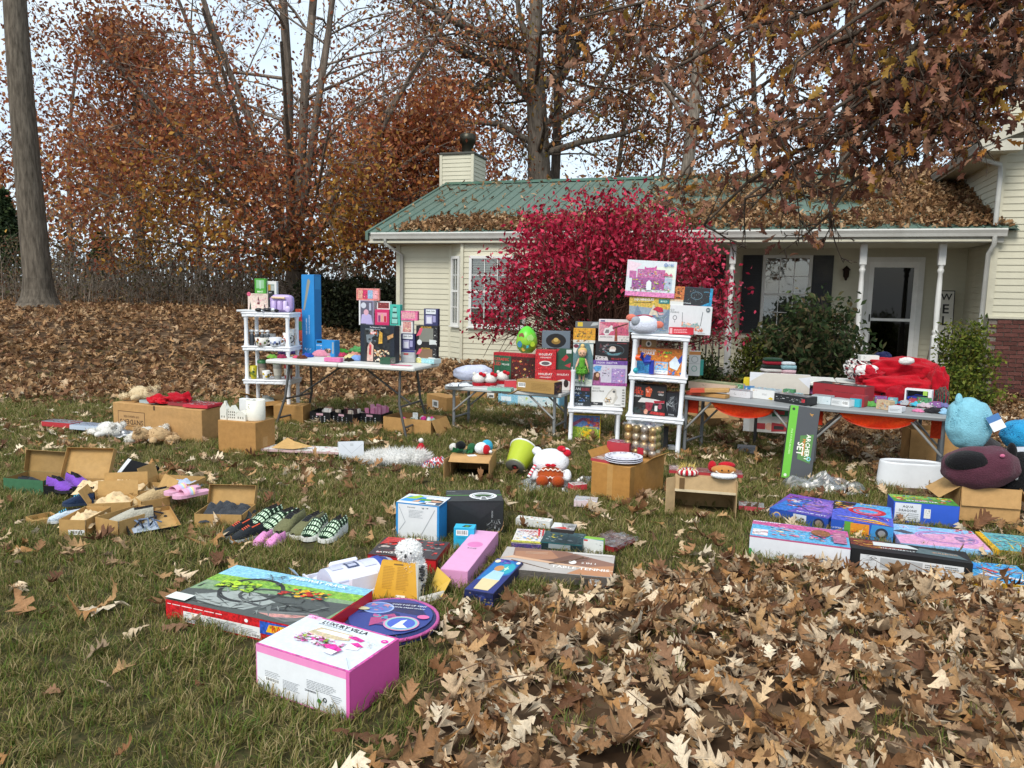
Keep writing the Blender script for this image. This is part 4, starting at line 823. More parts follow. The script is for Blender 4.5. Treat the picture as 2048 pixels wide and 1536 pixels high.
def folding_table(name, label, fl, fr, z, dp, top='cfcfc9', leg='4c4a47', th=.045, fold=True, style='wishbone', inset=.22, lr=.014):
    a, b = fl, fr; e = b - a; yaw = math.atan2(e.y, e.x); L = e.length; root = thing(name, label, 'table', ((a + b) / 2).xy.to_3d(), yaw, 'folding tables')
    m = MB(); hw = L / 2
    if fold:
        m.box(-hw, 0, z - th, -.003, dp, z, top, bev=.012); m.box(.003, 0, z - th, hw, dp, z, top, bev=.012)
    else: m.box(-hw, 0, z - th, hw, dp, z, top, bev=.008); m.box(-hw - .004, -.004, z - th - .012, hw + .004, .02, z - .008, leg, bev=.003); m.box(-hw - .004, dp - .02, z - th - .012, hw + .004, dp + .004, z - .008, leg, bev=.003)
    m.build('table_top', 'dusty_plastic', root)
    for sx in (-1, 1):
        x0 = sx * (hw - inset); x1 = sx * (hw - inset * .45)
        for y in (.07, dp - .07):
            q = MB()
            if style == 'wishbone': q.tube([(x0, y + (.06 if y < .2 else -.06), z - th), (x0 + sx * .02, y, z * .45), (x1, y - (.04 if y < .2 else -.04), .0)], lr, leg, 8)
            else: q.tube([(x1, y, z - th), (x1, y, 0)], lr * 1.2, leg, 8)
            q.build('leg', 'paintmetal', root)
        q = MB(); xm = x0 + sx * .03 if style == 'wishbone' else x1; q.tube([(xm, .08, z * .42 if style == 'wishbone' else .12), (xm, dp - .08, z * .42 if style == 'wishbone' else .12)], lr * .8, leg, 8)
        if style == 'wishbone': q.tube([(x1 - sx * .03, .06, .1), (x1 - sx * .03, dp - .06, .1)], lr * .8, leg, 8)
        q.build('crossbar', 'paintmetal', root)
        q = MB()
        for y in ((dp / 2,) if style == 'wishbone' else (.05, dp - .05)): q.tube([(xm, y, z * .42), (sx * hw * .12 if style == 'wishbone' else x1 - sx * .28, y, z - th)], lr * .75, leg if style == 'wishbone' else '8c8c8a', 8)
        q.build('brace', 'paintmetal', root)
    return root, yaw
t1, Y1 = folding_table('folding_table', 'long white folding table beside the left shelf', G(530, 719, .74), G(828, 735, .74), .74, .66)
t2, Y2 = folding_table('folding_table', 'low grey folding table with red gift boxes in the middle', G(888, 771, .48), G(1122, 788, .48), .48, .52, top='b9bbba', leg='7d7f80', style='straight', inset=.2)
t3, Y3 = folding_table('folding_table', 'low camping table with orange pouch right of the tall shelf', G(1362, 791, .57), G(1610, 818, .57), .57, .52, top='8d9090', leg='6f7274', fold=False, style='straight', inset=.06, th=.02)
t4, Y4 = folding_table('folding_table', 'low camping table at the right beside the blue plush', G(1617, 813, .57), G(1898, 836, .57), .57, .52, top='8d9090', leg='6f7274', fold=False, style='straight', inset=.06, th=.02)
t5, Y5 = folding_table('folding_table', 'white topped table behind the camping tables under clothes', G(1507, 757, .70), G(1860, 776, .70), .70, .55, top='d6d5cf', leg='2c2c2c', style='straight', inset=.1)
for tb_, Lw in ((t3, 1.15), (t4, 1.1)):
    m = MB(); x0, x1 = -.28, .30
    def pouch(u, v): 
        x = x0 + (x1 - x0) * u; dz = -.115 * (math.sin(math.pi * u) ** .5) * v; return (x + .012 * math.sin(v * 7 + u * 9), .03 + .07 * v * math.sin(math.pi * u) + .008 * math.sin(u * 17 + v * 5), .535 + dz)
    m.grid(pouch, 18, 8, 'd8481a'); m.grid(lambda u, v: (x0 + (x1 - x0) * u, .03 + .4 * v, .535 - .115 * (math.sin(math.pi * u) ** .5) * math.sin(math.pi * (.5 + .5 * (1 - v)) * .5 + 0)), 18, 6, 'c83f16'); m.build('orange_pouch', 'fabric', tb_)
    m = MB(); m.box(-Lw / 2 + .02, .1, .40, -Lw / 2 + .13, .12, .53, 'b5321a'); m.box(Lw / 2 - .13, .2, .36, Lw / 2 - .03, .22, .53, 'c03a1c'); m.build('side_pocket', 'fabric', tb_)

# ------------------------------------------------------------------ boxes laid out in the foreground
PK = 'd4559f'; HP_ = 'e0329a'
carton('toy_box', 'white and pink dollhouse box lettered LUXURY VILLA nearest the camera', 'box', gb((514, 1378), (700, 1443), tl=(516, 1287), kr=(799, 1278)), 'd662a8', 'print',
    F=[('r', .0, .0, 1, 1, 'e88fc2'), ('r', .01, .03, .965, .84, 'e3e6ea'), ('r', .965, .0, 1, 1, 'd662a8'), ('fine', .10, .36, .28, .5, 4, '8a8f94'), ('bar', .10, .27, .26, .36), ('fine', .30, .22, .50, .42, 7, '777d84'), ('t', 'WARNING', .60, .36, .05, '3a3d42', .12, 180), ('fine', .56, .40, .92, .60, 6, '8a8f94'), ('ring', .75, .27, .02, .05, .004, '2c2f33'), ('e', .69, .21, .02, .055, '2f7a34'), ('t', 'CE', .82, .20, .07, '2c2f33', .1, 180), ('fine', .82, .28, .93, .44, 4, '9aa0a6')],
    T=[('bg', 'd2dae0'), ('r', 0, 0, 1, .03, PK), ('r', .975, 0, 1, 1, PK), ('r', 0, .97, 1, 1, PK), ('r', .02, .90, .16, .985, 'f0b8da'), ('t', 'RMI', .09, .94, .05, 'd662a8', .1), ('t', 'LUXURY VILLA', .47, .90, .085, '16181b', .56), ('fine', .2, .82, .62, .85, 1, '6f757c'), ('e', .93, .83, .035, .045, 'e0329a'), ('t', '3+', .93, .83, .03, 'f3f3f3', .05),
       ('p', [(.22, .52), (.28, .75), (.62, .77), (.66, .62), (.42, .50)], 'c9b696'), ('p', [(.28, .64), (.33, .72), (.6, .74), (.63, .65)], 'e9e6e0'), ('p', [(.60, .70), (.66, .76), (.78, .72), (.76, .66), (.66, .68)], HP_), ('p', [(.70, .5), (.73, .62), (.82, .58), (.83, .46), (.72, .42)], 'e8e2e6'), ('p', [(.70, .57), (.75, .63), (.84, .57), (.80, .52)], HP_),
       ('n', .20, .30, .68, .54, 42, ['e055ae', 'f3c0dc', 'd9d7df', 'c44a9a', '7a3c3a', 'e8a0cc', 'f3f0f3'], .06, 'r'), ('n', .16, .30, .74, .5, 9, ['5fa455', '4a8a44', '9cae3a', '45a0a4'], .035), ('p', [(.52, .34), (.62, .42), (.74, .34), (.72, .28), (.60, .29)], HP_), ('p', [(.60, .2), (.62, .29), (.72, .28), (.71, .18)], 'efeaf0'), ('n', .80, .56, .92, .72, 12, ['b8b0a4', 'd9d2c2', '9a948a'], .018, 'r'), ('line', .99, .0, .86, .2, .0022, '9fa6ad')],
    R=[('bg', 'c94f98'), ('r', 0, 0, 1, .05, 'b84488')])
g = gb((332, 1240), (522, 1283), tl=(331, 1199), d=.46); loc, ya, _, _, h_ = g; e_ = Vector((math.cos(ya), math.sin(ya), 0)); a_ = G(332, 1240); FOOT.pop(); g = foot((a_ + e_ * .40, ya, .80, .46, .10))
carton('toy_box', 'flat red race track box with a grey looping road on its lid', 'box', g, 'b81520', 'print',
    F=[('bg', 'c01a22'), ('r', .13, .12, .66, .62, 'dfe0de'), ('r', .30, .14, .5, .56, 'b9bcbc'), ('n', .14, .42, .36, .6, 9, ['222222', '555555', '333333'], .03, 'r'), ('fine', .15, .16, .29, .34, 3, '555a5e'), ('fine', .52, .2, .64, .5, 4, '9a9da0'), ('bar', .60, .14, .655, .3), ('fine', .02, .80, .55, .9, 1, 'f0d8d8'), ('e', .57, .82, .012, .08, 'f0f0f0'), ('r', .66, .4, .92, .95, '2b57b8'), ('p', [(.7, .5), (.9, .55), (.88, .9), (.72, .85)], 'e8b020'), ('t', 'RACE', .80, .7, .3, 'd23a1a', .16)],
    T=[('bg', '7f9a74'), ('p', [(0, .62), (1, .78), (1, 1), (0, 1)], '86c0d8'), ('p', [(0, .55), (1, .68), (1, .84), (0, .72)], '7fae3e'), ('p', [(0, 0), (.95, 0), (1, .6), (.5, .5), (0, .3)], '4d524f'), ('p', [(.1, .2), (.35, .5), (.6, .35), (.5, .1), (.2, .06)], '9ca39e'), ('ring', .36, .5, .2, .3, .02, '2a2c2c'), ('ring', .62, .42, .3, .22, .018, '3c3f40'), ('p', [(.55, .12), (.9, .30), (.97, .2), (.8, .03)], '6f716f'), ('p', [(.6, .1), (.88, .22), (.86, .16), (.7, .07)], 'c98f86'), ('n', .02, .05, .98, .5, 26, ['3f4341', '6a6f6c', '8a908c', '2c2e2e'], .06, 's'), ('n', .12, .42, .38, .66, 14, ['a6cc2e', 'c6dc3a', '7fa82a', '3a4a22'], .06), ('n', .52, .5, .84, .7, 14, ['d6401f', 'e0b422', 'b82a1c', '3a3a3a'], .05), ('n', .3, .62, .5, .9, 6, ['3a3c40', '55585c'], .05, 's'), ('t', 'SPEEDWAY TRACK', .66, .9, .06, 'eef4f6', .5), ('r', 0, 0, .14, .14, 'd8dcd6')])
g = gb((735, 1138), (872, 1150), tl=(731, 1108), kr=(905, 1085))
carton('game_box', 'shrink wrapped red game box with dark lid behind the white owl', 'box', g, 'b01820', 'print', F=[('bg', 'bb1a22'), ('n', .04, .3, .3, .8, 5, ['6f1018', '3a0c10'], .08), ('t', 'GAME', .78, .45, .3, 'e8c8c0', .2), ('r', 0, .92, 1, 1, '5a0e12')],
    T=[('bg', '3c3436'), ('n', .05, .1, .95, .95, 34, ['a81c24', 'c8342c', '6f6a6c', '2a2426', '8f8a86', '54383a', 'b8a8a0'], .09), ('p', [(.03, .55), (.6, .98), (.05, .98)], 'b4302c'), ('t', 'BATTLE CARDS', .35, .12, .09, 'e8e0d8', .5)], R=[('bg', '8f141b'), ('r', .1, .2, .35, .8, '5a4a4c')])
g = gb((880, 1173), (935, 1179), tl=(880, 1138), kr=(1018, 1066))
carton('gift_box', 'long plain pink box lying on the grass', 'box', g, 'd79ac2', 'print', F=[('bg', 'd494be')], T=[('bg', 'dba2c8'), ('e', .5, .62, .3, .07, 'd67bb2'), ('t', 'ROSE', .5, .52, .025, '5a4a50', .4)], R=[('bg', 'cf8fb8')])
g = foot((G(957, 1211), R(-19), .15, .46, .07)); 
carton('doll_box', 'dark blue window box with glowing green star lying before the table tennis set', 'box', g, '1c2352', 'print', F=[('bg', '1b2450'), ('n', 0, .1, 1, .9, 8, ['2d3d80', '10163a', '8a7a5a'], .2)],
    T=[('bg', '2a3576'), ('p', [(.05, .3), (.95, .55), (.95, .98), (.05, .98)], '1f6fb0'), ('e', .68, .72, .26, .18, '2aa2b4'), ('p', [(.66, .8), (.7, .74), (.78, .72), (.7, .7), (.66, .62), (.63, .7), (.55, .72), (.63, .74)], 'b8f0c0'), ('e', .42, .70, .16, .09, 'c08a58'), ('p', [(.2, .35), (.8, .35), (.72, .6), (.3, .62)], 'a8cce4'), ('p', [(.25, .05), (.75, .05), (.8, .36), (.2, .36)], 'd9c79a'), ('n', .05, .86, .95, .98, 6, ['5a3f9a', '7a5ab0', '38308a'], .1), ('e', .9, .92, .07, .04, 'e8e6e0'), ('e', .15, .9, .1, .05, 'e0d8b8')], R=[('bg', '161c46')])
a_ = G(988, 1155); b_ = G(1223, 1177); g = foot(((a_ + b_) / 2, math.atan2((b_ - a_).y, (b_ - a_).x), (b_ - a_).length, .34, .055))
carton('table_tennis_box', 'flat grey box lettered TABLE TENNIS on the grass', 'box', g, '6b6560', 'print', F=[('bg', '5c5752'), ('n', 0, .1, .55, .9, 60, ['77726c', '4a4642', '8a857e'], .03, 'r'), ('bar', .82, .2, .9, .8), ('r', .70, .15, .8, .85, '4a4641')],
    T=[('bg', 'b5aea8'), ('p', [(.08, .99), (.55, .99), (1, .62), (1, .3), (.5, .45), (.1, .62)], '8a6656'), ('p', [(.1, .82), (.42, .96), (.52, .62), (.3, .5), (.12, .6)], 'a87a5e'), ('p', [(.42, .5), (.62, .86), (.8, .74), (.6, .42)], '6f5348'), ('p', [(.62, .02), (1, .02), (1, .5), (.75, .35)], 'b5805c'), ('p', [(0, .45), (.1, .6), (.6, .4), (1, .28), (1, .24), (.6, .34), (.1, .5)], 'd0a888'), ('e', .64, .52, .035, .08, 'f2f0ec'), ('t', '2 IN 1', .78, .52, .07, 'ece6e0', .2), ('t', 'TABLE TENNIS', .72, .27, .16, 'efe9e2', .5), ('r', .62, .9, .98, .99, 'c9c4be'), ('line', .2, .8, .4, .84, .004, 'd6b8a0'), ('line', .2, .74, .4, .78, .004, 'd6b8a0')], R=[('bg', '4e4843')])
# droid shaped pack: a white half barrel on a tray with a blue round end
a_ = G(640, 1195); rt = thing('toy_pack', 'white half barrel shaped toy pack with blue domed end', 'toy pack', a_, R(38)); FOOT.append((a_.x, a_.y, R(38), -.02, .40, -.17, .18))
m = MB(); m.box(-.02, -.17, 0, .34, .17, .02, 'dadbe6', bev=.006); m.box(-.02, -.17, .02, -.01, .17, .07, 'd4d5e2'); m.box(.0, -.17, .02, .3, -.16, .05, 'd4d5e2'); m.box(0, .16, .02, .3, .17, .06, 'd4d5e2'); m.build('tray', 'print', rt)
m = MB()
def half(u, v): t = math.pi * v; return (.03 + .27 * u, -.115 * math.cos(t), .02 + .115 * math.sin(t))
m.grid(half, 10, 18, 'd3d5e4'); m.add([half(0, v / 18) for v in range(19)], [tuple(range(19))], 'c6c8da'); m.build('barrel', 'plastic', rt)
m = MB()
for (u0, u1, v0, v1, c) in ((.08, .3, .42, .58, 'c2c4d8'), (.38, .62, .40, .60, '3a4668'), (.42, .58, .43, .5, 'b4b8cc'), (.42, .58, .52, .58, 'aab0c6'), (.70, .95, .36, .64, 'c8cadc'), (.1, .9, .2, .22, 'b2b6cc'), (.1, .9, .78, .8, 'b2b6cc')):
    m.grid(lambda u, v: tuple(Vector(half(u0 + (u1 - u0) * u, v0 + (v1 - v0) * v)) + Vector((0, -math.cos(math.pi * (v0 + (v1 - v0) * v)), math.sin(math.pi * (v0 + (v1 - v0) * v)))) * .003), 2, 4, c)
m.build('barrel_panels', 'plastic', rt)
m = MB(); M = Matrix.Translation((.30, 0, .02)) @ Matrix.Rotation(R(90), 4, 'Y')
m.lathe([(.118, 0), (.122, .012), (.122, .03), (.116, .034), (.112, .06), (.1, .09), (.07, .115), (0, .125)], ['31459a', '31459a', 'b9bccf', '2a3c8c', 'b4b8cc', '2f449c', '2a3c8c'], 24, M); m.build('dome', 'plastic', rt)
m = MB()
for sy in (-1, 1): m.box(.10, sy * .118 - .012, .02, .26, sy * .118 + .012, .12, 'dcdde8', bev=.01); m.box(.02, sy * .13 - .03, .0, .12, sy * .13 + .03, .05, 'd6d8e4', bev=.012)
m.build('side_arm', 'plastic', rt)
m = MB(); m.add([(-.02, .06, .02), (-.02, .14, .02), (-.1, .15, .13), (-.1, .07, .14)], [(0, 1, 2, 3)], 'cfd1de'); m.build('card_flap', 'print', rt)
m = MB(); m.lathe([(.035, -.01), (.035, .01), (.026, .01), (.026, -.01), (.035, -.01)], '4a423c', 18, Matrix.Translation((.0, -.13, .05)) @ Matrix.Rotation(R(70), 4, 'X'), caps=False); m.build('ring', 'plastic', rt)
# yellow wedge box with a white plush owl
g = gb((742, 1203), (835, 1213), h=.19, d=.16); loc, ya, wd, dp, h_ = g
yb = thing('display_box', 'yellow wedge shaped display box open at the side', 'box', loc, ya); m = MB(); w2 = wd / 2
m.add([(-w2, 0, 0), (w2, 0, 0), (w2 - .03, .055, h_), (-w2 + .035, .055, h_), (-w2, dp, 0), (w2, dp, 0), (-w2 + .035, .075, h_), (w2 - .03, .075, h_)], [(0, 1, 2, 3), (0, 3, 6, 4), (3, 2, 7, 6)], 'c7931a'); m.add([(w2, 0, 0), (w2, dp * .5, 0), (w2 - .02, .075, h_), (w2 - .03, .055, h_)], [(0, 1, 2, 3)], 'd8d4c8'); m.add([(-w2, 0, .002), (w2, 0, .002), (w2 + .08, dp + .05, .002), (-w2, dp, .002)], [(0, 1, 2, 3)], 'e0dccf'); m.build('carton', 'print', yb)
m = MB(); sl_ = math.atan2(.055, h_); M = Matrix.Translation((-w2, -.001, 0)) @ Matrix.Rotation(-sl_, 4, 'X') @ Matrix.Rotation(R(90), 4, 'X'); art(m, M, wd, (h_ ** 2 + .055 ** 2) ** .5, [('fine', .2, .34, .47, .9, 15, 'a87810'), ('fine', .5, .34, .78, .9, 15, 'a87810'), ('r', .42, .93, .62, .96, '6a4a0a'), ('r', .52, .10, .72, .22, 'e8e0c8'), ('bar', .56, .03, .68, .09), ('r', .0, .0, 1, .025, 'a87a10')], step=.0004); m.build('printed_front', 'print', yb)
m = MB(); m.add([(w2, dp + .02, 0), (w2 + .10, dp * .4, .03), (w2 + .13, dp * .4 + .06, .10), (w2 + .03, dp + .06, .12)], [(0, 1, 2, 3)], 'd8b24a'); m.add([(w2 + .0, dp * .1, .0), (w2 + .10, dp * .5, .02), (w2 + .11, dp * .5, .06), (w2 + .0, dp * .12, .04)], [(0, 1, 2, 3)], 'e4e0d6'); m.build('open_flap', 'print', yb)
def fluff(mb, c, rad, col, n, ln, seed, wv=.0035):
    r = random.Random(seed); c = Vector(c)
    for k in range(n):
        d = rvec(r); p = c + Vector((d.x * rad[0], d.y * rad[1], d.z * rad[2])); t = (d + rvec(r) * .7).normalized(); L = ln * r.uniform(.5, 1.2); s_ = t.cross(rvec(r)).normalized() * wv
        mb.add([p - s_, p + s_, p + t * L], [(0, 1, 2)], col if isinstance(col, str) else r.choice(col))
ow = thing('plush_owl', 'fluffy white plush owl sitting in the yellow display box', 'plush', loc + Vector((math.cos(ya) * .05 - math.sin(ya) * .11, math.sin(ya) * .05 + math.cos(ya) * .11, .0)), ya)
m = MB(); m.ell((0, 0, .12), (.07, .065, .12), 'e6e6e4', 16, 12, amp=.06); m.ell((-.01, -.01, .235), (.062, .058, .055), 'eeeeec', 16, 12, amp=.06); fluff(m, (-.01, -.01, .235), (.062, .058, .055), ['f2f2f0', 'e4e4e2'], 900, .012, 3); fluff(m, (0, 0, .12), (.07, .065, .12), ['f0f0ee', 'dededc', 'e8e8e6'], 1300, .014, 4); m.build('body', 'fur', ow)
m = MB()
for x in (-.03, .018): m.ell((x, -.066, .245), (.005, .004, .005), '1a1a1a', 8, 6)
m.ell((-.007, -.072, .23), (.006, .012, .01), '3a3a3a', 8, 6); m.build('face', 'plastic', ow)
m = MB()
r_ = random.Random(5)
for k in range(16): zz = r_.uniform(.03, .17); m.box(.055 + r_.uniform(-.01, .012), -.04 + r_.uniform(-.02, .03), zz, .072, -.028 + r_.uniform(-.01, .03), zz + .008, '2c2c2c')
m.build('wing_marks', 'fur', ow)
# round flat folded play tent
c_ = G(782, 1254); pt = thing('play_tent_pack', 'flat round dark blue play tent pack with rainbow rim', 'toy pack', c_ + Vector((0, 0, .0)), R(-10)); FOOT.append((c_.x, c_.y, 0, -.2, .2, -.16, .16)); m = MB(); m.lathe([(.0, .0), (.20, .0), (.215, .02), (.20, .042), (.0, .055)], '2f3a6c', 40); m.build('folded_fabric', 'fabric', pt)
m = MB(); m.lathe([(.204, .040), (.216, .046), (.219, .03), (.208, .03)], 'c05a9a', 40, caps=False); m.build('rim', 'fabric', pt)
m = MB(); M = Matrix.Translation((-.2, -.2, .052)); art(m, M, .4, .4, [('p', [(.5 + .47 * math.cos(a / 20 * 6.283), .5 + .47 * math.sin(a / 20 * 6.283)) for a in range(20)], '36458a'), ('p', [(.1, .5), (.3, .85), (.7, .88), (.92, .55), (.5, .62)], '27305c'), ('e', .28, .68, .17, .13, '5a78b8'), ('ring', .28, .68, .19, .15, .008, '9ab0e0'), ('n', .18, .6, .4, .78, 8, ['8a6ab0', '4a90c8', 'c08a9a'], .06), ('t', 'COSY POP UP TENT', .62, .80, .05, 'dfe6f4', .42), ('t', 'MAGICAL DREAM WORLD', .62, .73, .045, 'dfe6f4', .42), ('p', [(.35, .2), (.6, .45), (.52, .55), (.3, .4)], 'a8487a'), ('n', .3, .25, .55, .5, 7, ['b85a90', '6a3a78', '40a0b0'], .06), ('e', .68, .3, .17, .15, '4a64c0'), ('ring', .68, .32, .2, .18, .012, 'd08ab0'), ('ring', .68, .32, .18, .16, .01, '8ac0c0'), ('p', [(.6, .2), (.66, .38), (.72, .42), (.7, .3), (.78, .22), (.7, .2)], 'd8e4f4'), ('e', .87, .52, .07, .05, 'd86aa0'), ('e', .13, .6, .08, .04, 'c8c8a0')], step=.0003); m.build('printed_disc', 'print', pt)
# boxes behind: white and blue, black, cyan
g = gb((792, 1077), (878, 1087), tl=(799, 1004), d=.20)
carton('product_box', 'white and blue box with a picture of a globe on its lid', 'box', g, '2a86c4', 'print', F=[('r', 0, 0, 1, 1, '2a86c4'), ('r', .05, .0, .95, .97, 'd5d8da'), ('t', 'Discover', .36, .90, .045, '4a5258', .22), ('n', .6, .87, .75, .92, 6, ['3a3f44', '6a6f74'], .03, 'r'), ('fine', .3, .62, .68, .84, 6, 'a0a6aa'), ('line', .08, .88, .22, .5, .003, '9aa0a4'), ('line', .22, .5, .08, .25, .003, '9aa0a4'), ('line', .9, .88, .6, .2, .003, '9aa0a4')],
    T=[('bg', 'd9dde0'), ('p', [(.02, .2), (.6, .2), (.5, .75), (.1, .8)], '2f8fd0'), ('p', [(.05, .5), (.3, .95), (.42, .8), (.3, .5)], '9cc03a'), ('p', [(.35, .35), (.75, .4), (.72, .6), (.4, .58)], '2c3a44'), ('p', [(.4, .4), (.68, .42), (.66, .55), (.44, .54)], '56a83e'), ('p', [(.5, .05), (.98, .02), (.98, .4), (.7, .3)], '3a4a5c'), ('e', .82, .42, .13, .13, 'c89a7c'), ('p', [(.68, .5), (.8, .6), (.97, .52), (.95, .44)], '2c2622'), ('p', [(.3, .2), (.4, .42), (.46, .4), (.45, .2)], 'd0a080'), ('t', 'Augmented Reality Globe', .65, .85, .09, '4a90c0', .6), ('r', .66, .06, .88, .2, 'eef0f0')], R=[('bg', '2580bf'), ('r', 0, .92, 1, 1, '1f6aa0')])
g = gb((893, 1074), (1006, 1072), tl=(893, 1003), d=.26)
carton('product_box', 'black goggles box with white outline drawing on its lid', 'box', g, '222528', 'print', F=[('bg', '1f2225'), ('n', .66, .02, .95, .48, 14, ['8a8e90', 'a4a8aa', '5a5e60'], .05, 's'), ('p', [(.02, .98), (.6, .5), (.98, .95)], '26292c'), ('t', 'VISION', .80, .62, .06, '9a9ea0', .2, 90)],
    T=[('bg', '34383a'), ('r', 0, .5, 1, .53, '5fb03a'), ('ring', .66, .45, .25, .30, .018, 'e6e8ea'), ('ring', .66, .45, .19, .18, .012, 'd8dadc'), ('p', [(.58, .12), (.74, .12), (.70, .38), (.62, .38)], 'e0e2e4'), ('p', [(.61, .15), (.71, .15), (.69, .33), (.63, .33)], '6a6e70'), ('fine', .04, .56, .3, .68, 4, '6a7070'), ('t', 'MASK', .1, .85, .08, '9aa09c', .16)], R=[('bg', '25282a')])
g = gb((907, 1098), (948, 1100), tl=(907, 1056), d=.085)
carton('product_box', 'small bright cyan box with barcode sticker in front of the black box', 'box', g, '25a4cc', 'print', F=[('bg', '27a8d0'), ('bar', .12, .66, .70, .92), ('fine', .15, .5, .6, .6, 2, '1a86a8')], T=[('bg', '3ab4d8'), ('p', [(.35, .3), (.7, .25), (.85, .7), (.5, .8)], '2a3a34'), ('e', .6, .5, .1, .15, '5a9a4a')], R=[('bg', '209ac4'), ('r', .2, .2, .7, .6, 'c8d0d4')])
# small games cluster
g = gb((1022, 1095), (1082, 1099), h=.028, d=.27, z=.025)
carton('game_box', 'colourful candy striped board game box in the small games cluster', 'box', g, 'd8d4d0', 'print', F=[('bg', '4a3a78'), ('n', 0, .1, 1, .9, 18, ['7a5aa0', 'd8d0d4', '38306a', 'b8485a'], .05, 'r')], T=[('bg', 'dcd8d4'), ('n', .05, .5, .95, .98, 26, ['c8242c', 'e4e0dc', '2a62b0', 'b81c26'], .07, 's'), ('t', 'CANDY', .45, .84, .14, 'b01a24', .6), ('n', .04, .22, .96, .6, 24, ['e0a020', '2f72c0', 'c8302c', 'e8c83a', '3a9ad0'], .05), ('r', 0, 0, 1, .12, 'd6c84a'), ('fine', .05, .02, .95, .1, 1, '3a7a3a'), ('p', [(.75, .99), (.82, .5), (.87, .5), (.82, .99)], 'c8242c'), ('p', [(.9, .99), (.95, .5), (.99, .5), (.97, .99)], 'c8242c')])
g = gb((1031, 1050), (1100, 1058), h=.045, d=.07, z=.025); carton('toy_box', 'narrow white toy box with red topped print behind the candy striped game', 'box', g, 'd9d9d4', 'print', F=[('bg', 'd4d5d2'), ('n', .05, .1, .5, .8, 6, ['b8bcbc', '8a9090'], .06, 'r'), ('n', .5, .5, .98, .9, 8, ['5aa04a', '3a7ab0', 'e0b030'], .06)], T=[('bg', 'd8d6d0'), ('n', .1, .1, .95, .9, 14, ['c83a2c', 'e0a83a', '4a8a4a', '8a8a86'], .08)])
g = gb((1080, 1098), (1164, 1106), h=.045, d=.21, z=.025); carton('game_box', 'dark teal game box with grey label in the small games cluster', 'box', g, '1d3b40', 'print', F=[('bg', '14292d'), ('r', .2, .25, .72, .85, '8d9698'), ('r', 0, .9, 1, 1, '2d6a70')], T=[('bg', '2a4a4e'), ('n', .05, .1, .95, .95, 20, ['3d6064', '1d3438', '8a9698', '5a6a6c'], .08), ('n', .2, .3, .45, .7, 6, ['c8b84a', 'a8a03a'], .06)])
g = st(1098, 1066, 1150, 1055, 4.08, .13, -14); carton('game_box', 'grey and white card game pack lying on the dark teal game', 'box', (g[0], g[1], .135, .12, .02), '2c2a2a', 'print', F=[('bg', '1f1e1e')], T=[('bg', '9a9a98'), ('p', [(0, .1), (.5, .3), (.3, .98), (0, .98)], 'd0d0ce'), ('p', [(.1, .15), (.5, .4), (.9, .2), (.6, .05)], 'b8342c'), ('n', .4, .4, .95, .95, 8, ['6a6a68', 'c8c8c6', '4a4a48'], .1), ('t', 'UP', .78, .22, .18, 'e8e8e4', .3)])
g = gb((1180, 1092), (1228, 1105), h=.03, d=.24, z=.025); rg = carton('game_pack', 'shrink wrapped maroon game right of the white and green box', 'box', g, '7c2226', 'print', F=[('bg', '8a2428')], T=[('bg', '6d6460'), ('n', .05, .05, .95, .95, 22, ['8a7a74', '57504c', 'a89a92', '7c2226', '3c3634'], .1)], R=[('bg', '7c2026')])
m = MB(); m.grid(lambda u, v: (-g[2] / 2 - .02 + (g[2] + .06) * u, -.01 + (g[3] + .03) * v, .034 + .014 * mnoise.noise((u * 6, v * 6, 2))), 12, 12, 'ffffff'); m.build('wrap_film', 'film', rg)
g = gb((1166, 1108), (1206, 1113), tl=(1166, 1076), d=.045); carton('toy_box', 'small upright white box with green edge and barcode', 'box', g, '7fb03a', 'print', F=[('bg', 'd6d9d6'), ('r', .02, .84, .22, .93, 'c83030'), ('bar', .55, .06, .95, .34), ('line', .1, .45, .45, .2, .002, '5a5e60'), ('n', .6, .5, .95, .85, 6, ['4a4e50', '8a8e90'], .05, 'r'), ('p', [(0, .94), (.3, 1), (1, .96), (1, 1), (0, 1)], '3a8ac0')], R=[('bg', '8abf3e')])
